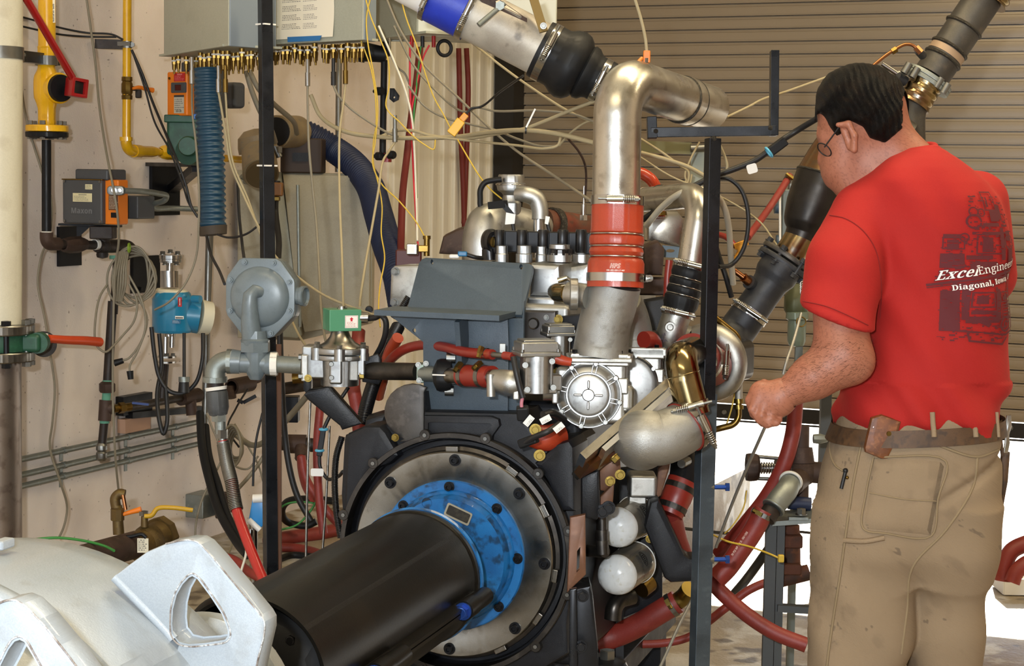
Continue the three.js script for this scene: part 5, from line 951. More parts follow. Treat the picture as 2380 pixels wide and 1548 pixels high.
{ // dark vertical pipe with teal paste, tee, drain
 const t = thing('air_pipe','dark iron pipe with teal sealed joints hanging down the wall','pipe'),Z = 5.5,k = Z / F;
 part(t,'upper',rod(P(272,600,Z),P(264,730,Z),9 * k,9.5 * k,20),mIron); part(t,'lower',rod(P(262,700,Z),P(250,890,Z),11 * k,11 * k,20),mIron);
 part(t,'coupling',fit(P(249,900,Z),UPV,[[10 * k,-12 * k],[17 * k,-12 * k],[19 * k,-8 * k],[19 * k,8 * k],[14 * k,12 * k],[11 * k,14 * k]],8),mIronB); part(t,'nipple',rod(P(248,912,Z),P(246,935,Z),10 * k,10 * k,18),mTealTape);
 part(t,'tee',[rod(P(246,930,Z),P(243,978,Z),15 * k,15 * k,22),rod(P(244,948,Z),P(262,950,Z),13 * k,13 * k,20)],mIronB);
 part(t,'tail',rod(P(243,975,Z),P(237,1035,Z),10 * k,10 * k,18),mIron);
 for (const [x,y] of [[243,980],[250,888],[266,598]]) part(t,'thread_paste',rod(P(x,y - 4,Z),P(x,y + 4,Z),11.5 * k,11.5 * k,18),mTealTape);
 part(t,'quick_coupler',fit(P(236,1045,Z),UPV,[[0,-26 * k],[9 * k,-26 * k],[13 * k,-20 * k],[13 * k,-8 * k],[10 * k,-4 * k],[13 * k,0],[13 * k,10 * k],[9 * k,16 * k]],16),mZinc);
 const b = thing('air_valve','brass ball valve with blue handle on the wall air line','valve'); part(b,'body',[rod(P(262,950,Z),P(302,946,Z + .05),10 * k,10 * k,16),at(YF(P(282,948,Z + .02),P(302,946,Z + .05).sub(P(262,950,Z))),hexp(13 * k,16 * k,-8 * k))],mBrass); part(b,'handle',bar(P(308,936,Z),P(346,940,Z),.006,.012,UPV),M('blue_handle',0x28407c,.5));
 const h = thing('air_pipe','dark horizontal iron pipe with tees behind the transmitter','pipe'); part(h,'run',rod(P(300,946,5.6),P(480,915,6.15),.0125,.0125,18),mIron); part(h,'tee',[fit(P(440,922,6.0),V(0,0,-1),[[.012,-.05],[.024,-.05],[.024,.05],[.012,.05]],18),rod(P(442,922,6.0),P(446,965,6.0),.018)],mIronB); part(h,'far_tee',[rod(P(520,910,6.3),P(612,872,6.5),.019,.019,18),rod(P(534,900,6.31),P(536,925,6.3),.02),fit(P(560,895,6.35),V(0,0,-1),[[.02,-.06],[.028,-.06],[.028,.06],[.02,.06]],18)],mIronB); part(h,'thread_paste',rod(P(573,891,6.4),P(578,889,6.41),.021),mTealTape); part(h,'valve_handle',[bar(P(552,930,6.25),P(565,936,6.25),.012,.006,UPV),bar(P(565,936,6.25),P(595,920,6.25),.012,.006,UPV)],mBlk);
 const s = thing('pipe_support','black strut bracket and pink block under the wall air line','bracket'); part(s,'strut',[at(basis(WL(312,938,.02),V(0,0,-1),UPV,V(1,0,0)),box(.16,.06,.03)),bar(WL(300,965,.03),WL(470,950,.06),.02,.03,UPV)],mBlk); part(s,'block',at(basis(WL(312,985,.02),V(0,0,-1),UPV,V(1,0,0)),box(.14,.045,.03)),M('pale_wood_block',0xb08c74,.8));
}
{ // three conduits
 [[1068,979,'upper'],[1106,1007,'middle'],[1133,1030,'lower']].forEach(([a,b,nm],i) => {
  const t = thing('wall_conduit',`${nm} of three steel conduits clipped along the low wall`,'conduit'),p = WL(-30,a + 75 * .215,.03),q = WL(468,b,.03);
  part(t,'tube',rod(p,q,.009),mGalv);
  for (const f of [.32,.62,.86]) { const c = lerpP(p,q,f); part(t,'clip',[ringGeo(c,V(0,0,-1),.009,.0016,.016,20),at(basis(c.clone().add(V(-.012,-.02,0)),V(0,0,-1),UPV,V(1,0,0)),box(.014,.03,.004))],mGalv); }
 });
 const j = thing('junction_box','galvanised junction box low on the wall','junction box'); { const q = WL(470,1172,.035); part(j,'box',at(basis(q,V(0,0,-1),UPV,V(1,0,0)),box(.1,.08,.07,0,0,0,.003)),mGalv); part(j,'plug',at(CF(q.clone().add(V(.07,0,-.02))),box(.045,.085,.06,0,0,0,.006)),mIronB); }
}
// ---------------------------------------------------------------- grey gas regulator, solenoid valve and fuel line in front
{
 const Z = 4.45,k = Z / F,t = thing('gas_regulator','grey round gas pressure regulator with bolted diaphragm case','regulator'),n = hZ.clone().addScaledVector(hR,-.16).addScaledVector(UPV,.03).normalize();
 const Mx = basis(P(604,690,Z),UPV.clone().cross(n).normalize(),UPV,n,k),Ax = Mx.clone().multiply(new THREE.Matrix4().makeRotationX(Math.PI / 2));
 const oct = [[-40,90],[38,90],[50,84],[82,42],[84,34],[84,-30],[80,-44],[34,-92],[22,-96],[-22,-96],[-44,-88],[-78,-46],[-82,-34],[-82,34],[-78,48],[-50,86]];
 part(t,'diaphragm_case',[at(Mx,slab(oct,[],12,3,2)),at(Mx,slab(oct.map(([x,y]) => [x * .99,y * .99]),[],40,3,-14))],mGreyReg);
 part(t,'dome',at(Ax,lathe([[0,22],[30,21],[52,17],[64,11],[70,4],[72,0]],56)),mGreyReg);
 for (const [x,y] of [[-36,80],[34,80],[72,36],[72,-30],[28,-84],[-32,-78],[-70,-34],[-70,38]]) part(t,'case_screw',at(YF(V(x,y,2).applyMatrix4(Mx),n),join([cyl(6.5 * k,6.5 * k,5 * k,0,14),cyl(4 * k,3.6 * k,4 * k,5 * k,12)])),mGreyReg);
 part(t,'arm',[skin([V(-14,-100,14),V(-16,-60,22),V(-16,-20,28),V(-14,4,30),V(-4,14,24),V(6,12,14)].map(v => v.applyMatrix4(Mx)),[24,22,18,17,16,14].map(v => v * k),24,true)],mGreyReg);
 part(t,'vent_neck',[fit(V(70,4,-24).applyMatrix4(Mx),hR.clone().addScaledVector(hZ,.35),[[14 * k,-8 * k],[20 * k,-8 * k],[21 * k,0],[21 * k,24 * k],[24 * k,26 * k],[24 * k,34 * k],[20 * k,36 * k],[17 * k,32 * k],[17 * k,0]],28),at(YF(V(84,4,-22).applyMatrix4(Mx),hR.clone().addScaledVector(hZ,.35)),cyl(17 * k,17 * k,2 * k,14 * k,24))],mGreyReg);
 part(t,'neck',fit(P(593,802,Z),UPV,[[30 * k,0],[31 * k,0],[34 * k,12 * k],[28 * k,16 * k],[26 * k,34 * k]],32),mGreyReg);
 part(t,'nut',at(YF(P(594,806,Z),UPV),hexp(36 * k,22 * k,-11 * k)),mGreyReg);
 part(t,'body',[rod(P(543,842,Z),P(640,846,Z),24 * k,24 * k,32),fit(P(595,846,Z),UPV,[[0,-36 * k],[14 * k,-36 * k],[20 * k,-26 * k],[26 * k,-10 * k],[27 * k,20 * k],[28 * k,34 * k]],32),rod(P(538,840,Z),P(560,842,Z),29 * k,27 * k,32),rod(P(618,845,Z),P(642,846,Z),27 * k,30 * k,8)],mGreyReg);
 const e = thing('pipe_elbow','galvanised elbow and black union feeding the grey regulator','elbow');
 const pp = path([P(545,841,Z),P(500,838,Z),P(500,888,Z)],.03,10); part(e,'elbow',[skin(pp,pp.map(() => 24 * k),28,true),fit(P(500,882,Z),UPV,[[24 * k,-6 * k],[28 * k,-6 * k],[29 * k,0],[28 * k,6 * k],[24 * k,6 * k]],32),ringGeo(P(533,840,Z),hR,23 * k,6 * k,10 * k)],mGalv);
 part(e,'tape',ringGeo(P(538,841,Z),hR,24 * k,3 * k,7 * k),mTape); part(e,'nipple',rod(P(501,890,Z),P(502,905,Z),19 * k,19 * k,24),mIron); part(e,'tape',rod(P(502,899,Z),P(503,907,Z),26 * k,24 * k,24),mTape);
 part(e,'union',fit(P(505,930,Z),UPV.clone().addScaledVector(hR,-.08),[[17 * k,-36 * k],[21 * k,-34 * k],[26 * k,-18 * k],[26 * k,16 * k],[24 * k,22 * k],[17 * k,24 * k]],24),M('dark_grey_union',0,.6,.3,{ map: blotch(0x4d4f50,0x404243,0x5c5e5e,321),rpt: 8,bump: .0015,brpt: 14 }));
 part(e,'reducer',[at(YF(P(509,968,Z),UPV),hexp(18 * k,22 * k,-11 * k)),fit(P(512,990,Z),UPV,[[10 * k,-20 * k],[13 * k,-18 * k],[13 * k,12 * k]],20)],mGalv); part(e,'hose_nut',[at(YF(P(515,1008,Z),UPV),hexp(15 * k,20 * k,-10 * k)),rod(P(516,1016,Z),P(519,1030,Z),10 * k,10 * k,16)],mZinc);
 const h = thing('fuel_hose','bright red fuel hose with steel spring guard hanging from the union','hose'),line = pts([[518,1025,4.45],[527,1075,4.44],[538,1120,4.42],[550,1185,4.40],[572,1250,4.36],[600,1320,4.32],[622,1370,4.28]]);
 part(h,'hose',sweep(line,.0125,{ n: 18 }),M('bright_red_hose',0xa81c18,.35,0,{ clearcoat: .3 }));
 part(h,'ferrule',rod(line[0],P(521,1040,4.45),.0155),mZinc);
 { const c = new THREE.CatmullRomCurve3(line,false,'centripetal'),g = []; for (let i = 0; i < 52; i++) { const f = i < 34 ? .02 + i * .0068 : .25 + (i - 34) * .0105; const p = c.getPointAt(f),tn = c.getTangentAt(f); g.push(torus(p,tn,.0148,.0019,18)); } part(h,'spring_guard',g,mZinc); }
}
{ // solenoid valve
 const Z = 4.38,k = Z / F,t = thing('solenoid_valve','cast aluminium solenoid valve with green coil box','valve'),c = P(790,845,Z),Mx = CP(790,845,Z).multiply(new THREE.Matrix4().makeRotationY(-.12));
 part(t,'body',[at(Mx,cyl(44,46,66,-50,40)),at(Mx,box(76,76,60,-46,4,0,5)),at(Mx,box(40,50,60,44,0,0,4)),at(Mx,box(30,60,14,0,-14,42,6))],mDieCast);
 part(t,'bonnet_flange',[at(Mx,slab(oval(0,0,66,58,40).map(([x,y]) => [x,y]),[],14,2).rotateX(-Math.PI / 2).translate(0,38,0)),at(Mx,slab(oval(0,0,64,56,40),[],12,2).rotateX(-Math.PI / 2).translate(0,22,0)),...[...Array(6)].map((_,i) => at(Mx,cyl(13,13,28,11,20).translate(62 * Math.cos(i * 1.047 + .35),0,54 * Math.sin(i * 1.047 + .35))))],mDieCast);
 for (let i = 0; i < 6; i++) part(t,'bonnet_bolt',boltGeo(V(62 * Math.cos(i * 1.047 + .35),38,54 * Math.sin(i * 1.047 + .35)).applyMatrix4(Mx),UPV,7 * k),mZinc);
 part(t,'bonnet',at(Mx,lathe([[52,38],[50,42],[36,50],[25,62],[20,76],[18,90],[10,92]],40)),M('warm_cast_bonnet',0,.3,1,{ map: blotch(0x9a948a,0x8a8478,0xa8a29a,331),rpt: 8 }));
 part(t,'coil_box',[at(CP(797,743,Z - .01).multiply(new THREE.Matrix4().makeRotationY(.34)),box(76,50,66,0,0,-8,2))],mGreenCoil);
 const Cx = CP(797,743,Z - .01).multiply(new THREE.Matrix4().makeRotationY(.34));
 part(t,'coil_label',at(Cx,new THREE.PlaneGeometry(31,29).translate(14,-3,26)),printed('coil_label',128,120,(g,w,h) => { g.fillStyle = '#efe9e0'; g.fillRect(0,0,w,h); g.strokeStyle = '#b03030'; g.lineWidth = 2; g.strokeRect(6,6,w - 12,h - 12); g.fillStyle = '#c41a30'; g.beginPath(); g.moveTo(64,16); g.lineTo(84,36); g.lineTo(74,36); g.lineTo(74,56); g.lineTo(54,56); g.lineTo(54,36); g.lineTo(44,36); g.fill(); lines(g,20,64,88,3,11,'#c06060'); lines(g,14,100,96,1,12,'#a04040'); }));
 part(t,'coil_clip',[at(YF(V(0,25,-8).applyMatrix4(Cx),UPV),join([cyl(.012,.012,.003,0,20),cyl(.008,.008,.006,0,16)]))],mChrome);
 part(t,'cable_gland',rod(P(838,738,Z - .01),P(856,739,Z - .01),.0135,.0135,20),mChrome);
 part(t,'lead',sweep(pts([[855,740,4.37],[872,738,4.36],[886,733,4.35],[896,745,4.35],[896,775,4.36],[886,805,4.38],[872,830,4.4]]),.0072,{ n: 12 }),mCable);
 for (const [x,y] of [[770,846],[770,878]]) part(t,'plate_screw',fit(P(x,y,Z - .05),hZ,[[0,.004],[.005,.003],[.006,0]],14),mZinc);
 for (const x of [712,826]) { const f = part(t,x < 800 ? 'inlet_flange' : 'outlet_flange',at(CP(x,852,Z),box(x < 800 ? 16 : 20,x < 800 ? 62 : 58,74,0,0,0,3)),x < 800 ? mCastAl : mCastRough); for (const [y,z] of [[22,.03],[-22,.03]]) bolt(t,P(x + (x < 800 ? -8 : 10),852 + y,Z - z),x < 800 ? hR.clone().negate() : hR,.0075,x < 800 ? mZinc : mYZinc); }
 const i = thing('gas_line','scuffed grey pipe nipple with white tape between regulator and solenoid valve','pipe'); part(i,'nipple',rod(P(640,846,Z + .02),P(706,850,Z),20 * k,20 * k,28),mGalv); part(i,'tape',ringGeo(P(637,846,Z + .02),hR,21 * k,6 * k,16 * k),mTape);
 const o = thing('gas_line','black iron gas pipe with flange between solenoid valve and throttle','pipe');
 part(o,'pipe',rod(P(850,862,Z),P(972,864,4.28),21 * k,20 * k,30),mSteelD); part(o,'flange',cslab([[838,838],[878,822],[886,834],[888,880],[880,894],[842,888]],Z - .02,.02,[],.003),mBlk);
 part(o,'weld_scar',bar(P(846,862,Z - .022),P(886,864,Z - .024),.006,.002,UPV),mSteel);
 part(o,'orifice_flange',at(CP(978,866,4.26),box(18,44,46,0,0,0,3)),M('teal_edge_flange',0x8c9a90,.5,.5)); part(o,'adapter',rod(P(984,868,4.25),P(1016,870,4.22),19 * k,17 * k,28),mGalv); part(o,'cone',fit(P(1030,872,4.2),hR,[[17 * k,-22 * k],[34 * k,-14 * k],[37 * k,-6 * k],[37 * k,8 * k],[34 * k,18 * k],[18 * k,20 * k]],32),mRub); part(o,'slit_key',bar(P(1005,871,4.165),P(1035,872,4.15),.003,.002,UPV),mWhite);
 part(o,'steel_tube',rod(P(1040,873,4.18),P(1150,878,4.05),18 * k,18 * k,30),mSteel);
 for (const [x,y] of [[972,848],[974,884],[990,845]]) bolt(o,P(x,y,4.235),hZ,.005,mZinc);
 part(o,'cone_bolt',[fit(P(1048,832,4.2),hR,[[0,.01],[.012,.01],[.012,-.01],[0,-.01]],18),fit(P(1044,908,4.2),hR,[[0,.01],[.012,.01],[.012,-.01],[0,-.01]],18)],mZinc);
 const s = thing('silicone_hose','short red silicone sleeve with two worm clamps on the gas line','hose'),a = P(1074,873,4.145),b = P(1144,876,4.06),d = b.clone().sub(a);
 part(s,'sleeve',sweep([a,lerpP(a,b,.5),b],.0245,{ n: 30 }),mSilR); wclamp(s,lerpP(a,b,.14),d,.0248,P(1090,800,4.0),.013); wclamp(s,lerpP(a,b,.72),d,.0248,P(1128,800,4.0),.013);
 const br = thing('valve_bracket','black bent steel arm carrying the solenoid valve','bracket'); part(br,'upright',cslab([[705,868],[716,860],[722,862],[722,905],[716,922],[705,905]],4.36,.05,[],.002),mBlk); part(br,'arm',[cslab([[716,908],[762,900],[772,905],[842,985],[795,1000],[790,990],[716,930],[706,918]],4.33,.04,[],.004)],mBlk); bolt(br,P(716,879,4.32),hZ,.007,mYZinc);
}
// ---------------------------------------------------------------- exhaust run on the right
{
 const t = thing('exhaust_pipe','heat stained exhaust pipe rising from the turbocharger to a fat catalyst can','exhaust'),Z = 4.72,k = Z / F;
 part(t,'lower_tube',sweep(pts([[1676,815,Z - .05],[1712,770,Z],[1742,728,Z]]),[44 * k,44 * k,43 * k],{ n: 32 }),mExhD);
 part(t,'upper_tube',sweep(pts([[1744,725,Z],[1772,685,Z],[1790,658,Z],[1802,640,Z],[1822,612,Z]]),[41 * k,40 * k,42 * k,50 * k,50 * k],{ n: 32,steps: 30 }),mExhD);
 const fl = P(1826,606,Z),fd = P(1860,555,Z).sub(P(1802,640,Z)).normalize(),side = hR.clone().addScaledVector(fd,-hR.dot(fd)).normalize();
 for (const [o,m] of [[-.009,mExhD],[.009,mExh]]) part(t,'flange',at(YF(fl.clone().addScaledVector(fd,o),fd),slab(oval(0,0,66 * k,50 * k,32),[],.013,.002).rotateX(-Math.PI / 2).translate(0,.006,0)),m);
 for (const s of [-1,1,-.45,.5]) { const p = fl.clone().addScaledVector(side,s * 57 * k).addScaledVector(hZ,Math.abs(s) < .9 ? .045 : .0); part(t,'flange_bolt',[rod(p.clone().addScaledVector(fd,-.016),p.clone().addScaledVector(fd,.016),.006),boltGeo(p.clone().addScaledVector(fd,.016),fd,.009),boltGeo(p.clone().addScaledVector(fd,-.016),fd.clone().negate(),.009)],mExhD); }
 part(t,'bright_neck',sweep(pts([[1834,595,Z],[1852,566,Z],[1862,550,Z]]),37 * k,{ n: 32 }),mExhG);
 part(t,'catalyst_can',sweep(pts([[1860,554,Z],[1866,540,Z],[1872,520,Z],[1886,480,Z],[1902,440,Z],[1914,408,Z]]),[38 * k,40 * k,52 * k,60 * k,63 * k,63 * k],{ n: 40,steps: 40 }),M('soot_black_can',0,.42,.6,{ map: blotch(0x2e2a26,0x3a342e,0x262220,341),rpt: 5,wear: 4 }));
 part(t,'weld_ring',torus(P(1913,410,Z),P(1914,408,Z).sub(P(1902,440,Z)),62 * k,3 * k),mWeld);
 part(t,'cone',sweep(pts([[1914,409,Z],[1930,370,Z],[1950,325,Z],[1965,295,Z]]),[62 * k,56 * k,46 * k,40 * k],{ n: 40 }),M('copper_straw_steel',0,.26,1,{ map: blotch(0x9a7050,0x8a6a4a,0x7a6a58,343,[.4,.65],[.55,.7]),rpt: 6 }));
 part(t,'link',sweep(pts([[1962,300,Z],[2010,260,Z + .1],[2070,290,Z + .2],[2112,318,Z + .2]]),36 * k,{ n: 24 }),mExh);
 tclamp('straw coloured spring clamp on the lower exhaust joint',P(1743,727,Z),P(1790,658,Z).sub(P(1712,770,Z)),44.5 * k,.02,P(1740,745,4.0),.1,-1);
 const u = thing('exhaust_pipe','grey welded upper exhaust pipe leaning right above the flange','exhaust'),Y = 4.95,q = Y / F;
 part(u,'elbow',sweep(pts([[2122,330,Y],[2121,300,Y],[2122,268,Y],[2128,238,Y]]),29 * q,{ n: 28 }),mExh);
 const d = P(2290,-10,Y).sub(P(2128,232,Y)).normalize();
 part(u,'bellows',ribbed([P(2122,244,Y),P(2138,218,Y),P(2152,196,Y)],40 * q,1.2 * q,.02,28),mExhG);
 for (const x of [[2157,188],[2163,179]]) part(u,'flange',at(YF(P(x[0],x[1],Y),d),slab(oval(0,0,58 * q,44 * q,30),[],.012,.002).rotateX(-Math.PI / 2)),mGalv);
 for (const [x,y] of [[2106,158],[2196,205],[2180,192],[2125,168]]) part(u,'flange_bolt',rod(P(x - 6,y + 12,Y - .04),P(x + 8,y - 10,Y - .04),.010),mZinc);
 part(u,'tube',rod(P(2165,176,Y),P(2300,-24,Y),43 * q,43 * q,36),mExh);
 for (const [x,y] of [[2191,137],[2207,113],[2240,64]]) part(u,'weld_bead',torus(P(x,y,Y),d,43.5 * q,4 * q),mWeld);
 part(u,'pale_band',rod(P(2195,131,Y),P(2204,118,Y),44 * q,44 * q,36),M('pale_weld_band',0xa58c72,.5,.3));
 part(u,'upper_bellows',ribbed([P(2292,0,Y),P(2312,-30,Y)],48 * q,3 * q,.02,28),mExhG);
 const p = thing('sensor_probe','bent copper probe line with brass nuts on the upper exhaust pipe','probe'); part(p,'line',sweep(pts([[2030,152,4.85],[2060,128,4.85],[2085,112,4.85],[2105,103,4.85],[2122,106,4.85],[2138,122,4.85]]),.0045,{ n: 10 }),mCopper); part(p,'nut',at(YF(P(2073,121,4.85),P(2085,112,4.85).sub(P(2060,128,4.85))),hexp(.009,.014)),mBrass); part(p,'nut',at(YF(P(2128,110,4.85),P(2138,122,4.85).sub(P(2122,106,4.85))),hexp(.009,.02)),mCopper); part(p,'boss',rod(P(2134,118,4.86),P(2145,130,4.88),.011),mExhD);
 const p2 = thing('sensor_probe','copper tipped oxygen sensor in the exhaust below the flange','probe'); part(p2,'body',[rod(P(1706,628,4.68),P(1728,645,4.68),.0075),rod(P(1728,645,4.68),P(1748,660,4.70),.012)],mCopper); part(p2,'boss',rod(P(1740,655,4.69),P(1762,668,4.72),.018),mExhD);
 const p3 = thing('sensor_probe','chrome sensor with copper nut behind the head of the person','probe'); part(p3,'body',[rod(P(2050,148,4.95),P(2090,175,4.95),.007),at(YF(P(2084,171,4.95),P(2090,175,4.95).sub(P(2050,148,4.95))),hexp(.01,.012))],mChrome); part(p3,'boss',rod(P(2086,178,4.93),P(2104,190,4.94),.014),mExhD);
}
// ---------------------------------------------------------------- oil filters and right flank of the engine
{
 const logo = printedA('filter_print',512,384,(g,w,h) => { g.strokeStyle = '#1c1a18'; g.lineWidth = 12; g.beginPath(); g.ellipse(170,200,120,62,0,0,7); g.stroke(); g.lineWidth = 9; g.beginPath(); g.ellipse(170,200,96,44,0,0,7); g.stroke(); for (let i = 0; i < 5; i++) { g.fillStyle = '#1c1a18'; g.fillRect(110 + i * 28,172,14,56); } lines(g,330,120,150,9,20,'#4a4440'); lines(g,60,300,260,2,26,'#4a4440',1.6); });
 [[1430,1230,1476,1202,'upper white capped oil filter with silver can'],[1428,1341,1474,1309,'lower white capped oil filter with silver can']].forEach(([x,y,X,Y,lb]) => {
  const t = thing('oil_filter',lb,'filter'),a = P(x,y,4.33),b = P(X,Y,4.47),L = a.distanceTo(b),d = b.clone().sub(a).normalize(),Mx = YF(a,d),r = .0485;
  part(t,'cap',at(Mx,lathe([[0,-.014],[.018,-.012],[.034,-.004],[.044,.008],[.0475,.02],[.048,.03]],40)),M('white_filter_cap',0,.3,0,{ map: blotch(0xdfe3e4,0xd4d8d8,0xb9b6a4,351,[.5,.8],[.66,.8]),rpt: 8,clearcoat: .5 }));
  part(t,'can',at(Mx,lathe([[.047,.024],[r,.026],[r,L],[.051,L + .004],[.051,L + .012],[.03,L + .014]],48)),M('silver_filter_can',0xb9b4a8,.26,.8)); part(t,'seam',torus(b.clone().addScaledVector(d,.008),d,.0505,.0022),mWhite);
  const zz = hZ.clone().multiplyScalar(.8).addScaledVector(hR,.6).addScaledVector(UPV,.25); zz.addScaledVector(d,-zz.dot(d)).normalize();
  part(t,'print',at(basis(lerpP(a,b,.68),d.clone().cross(zz).normalize(),d,zz),new THREE.CylinderGeometry(r + .0005,r + .0005,L * .58,20,1,true,-.8,1.6)),logo,'black oval mark and small print');
 });
 const bounceSteel = M('warm_bounce_steel_plate',0,.5,.2,{ map: blotch(0x6c4832,0x5c3d2a,0x7c573c,353),rpt: 6,wear: 5 }),t = eng;  // grey steel; warm bounce off the sunlit floor is tinted into its colour
 const q = (nm,px,Z,d,m,holes,bv = .003) => part(t,nm,cslab(px,Z,d,holes,bv),m);
 q('mount_block',[[1352,1108],[1392,1092],[1396,1198],[1386,1210],[1352,1202]],4.04,.06,mBlk,[],.006);
 q('mount_plate',[[1325,1203],[1361,1196],[1362,1336],[1318,1378]],4.02,.02,bounceSteel,[[[1338,1280],[1345,1270],[1352,1268],[1350,1325],[1338,1335]]]);
 q('gusset_plate',[[1392,1158],[1428,1122],[1424,1180],[1392,1206]],4.10,.02,bounceSteel); q('gusset_plate',[[1394,1092],[1440,1052],[1444,1100],[1408,1142],[1394,1140]],4.12,.02,bounceSteel);
 q('side_plate',[[1528,1112],[1530,1090],[1560,1062],[1556,1090],[1536,1152],[1530,1156],[1526,1150]],4.3,.02,bounceSteel);
 for (const [x,y] of [[1418,1118],[1441,1103]]) bolt(t,P(x,y,4.1),hZ,.009,mYZinc); for (const [x,y] of [[1400,1188],[1414,1180]]) bolt(t,P(x,y,4.05),hZ,.012,mBlkBolt);
 part(t,'drain_pipe',[rod(P(1400,1200,4.2),P(1400,1258,4.2),.0105),rod(P(1400,1232,4.2),P(1400,1264,4.2),.013),rod(P(1340,1279,4.3),P(1406,1282,4.2),.014),rod(P(1400,1256,4.2),P(1400,1288,4.2),.0145)],mSteelD);
 part(t,'accessory_housing',at(CP(1492,1125,4.45),box(64,52,90,0,0,0,8)),mCastAl); part(t,'accessory_foot',at(CP(1480,1158,4.45),box(40,18,60,0,0,0,3)),mCastAl);
 part(t,'coolant_elbow',sweep(pts([[1590,1040,4.5],[1594,1090,4.48],[1584,1130,4.46],[1566,1160,4.45]]),[.036,.038,.036,.034],{ n: 26 }),mBlk);
 part(t,'bleed_plug',[fit(P(1592,1074,4.4),hZ.clone().addScaledVector(hR,-.4),[[0,.03],[.010,.03],[.011,.026],[.011,-.02]],20)],mZinc);
 part(t,'filter_head',at(CP(1500,1240,4.62),box(40,190,80,0,0,0,8)),mBlock); part(t,'rear_engine_plate',cslab([[1340,1100],[1540,1080],[1540,1400],[1340,1480]],4.66,.03,[],.004),mBlock);
 for (const [x,y] of [[1522,1178],[1518,1245],[1510,1252]]) bolt(t,P(x,y,4.42),hZ,.008,mYZinc);
 part(t,'oil_sump_elbow',sweep(pts([[1470,1385,4.5],[1440,1395,4.48],[1428,1412,4.47],[1424,1440,4.47]]),.021,{ n: 22 }),mSteelD); part(t,'brass_band',rod(P(1488,1368,4.5),P(1508,1352,4.52),.025),mBrass);
 q('brace_casting',[[1498,1225],[1512,1168],[1532,1160],[1540,1178],[1592,1290],[1604,1298],[1626,1298],[1628,1352],[1560,1356],[1545,1345]],4.36,.09,mBlock,[],.012);
 q('mount_foot',[[1326,1372],[1372,1362],[1378,1380],[1390,1500],[1396,1640],[1326,1640]],4.02,.1,mBlkS,[],.006); q('mount_rib',[[1324,1372],[1340,1368],[1344,1640],[1322,1640]],3.98,.02,mBlkS,[],.003);
 bolt(t,P(1353,1384,4.0),hZ,.011,mBlkBolt); bolt(t,P(1350,1502,4.0),hZ,.011,mBlkBolt);
 part(t,'foot_pad',fit(P(1412,1558,4.08),UPV,[[0,.0],[.042,0],[.045,.01],[.04,.02],[.02,.026],[.0,.026]],28),mBlkS); bolt(t,P(1411,1536,4.08),UPV,.018,mZinc); part(t,'support_strut',[bar(P(1440,1300,4.7),P(1440,1600,4.7),.02,.02,hR)],mBlkS);
 q('left_side_pump',[[845,1010],[895,1000],[900,960],[850,975]],4.4,.1,mBlock,[],.01);
 // stand under the engine
 const s = thing('engine_stand','dark steel frame carrying the engine','stand'); for (const [u,w] of [[-.24,.35],[.2,.35],[-.24,1.2],[.2,1.2]]) part(s,'leg',at(EF(E(u,0,w).setY(0)),box(.08,.30,.08,0,.15,0,.003)),mBlk); for (const u of [-.24,.2]) part(s,'rail',at(EF(E(u,0,.75).setY(0)),box(.09,.06,1.2,0,.28,0,.003)),mBlk);
}
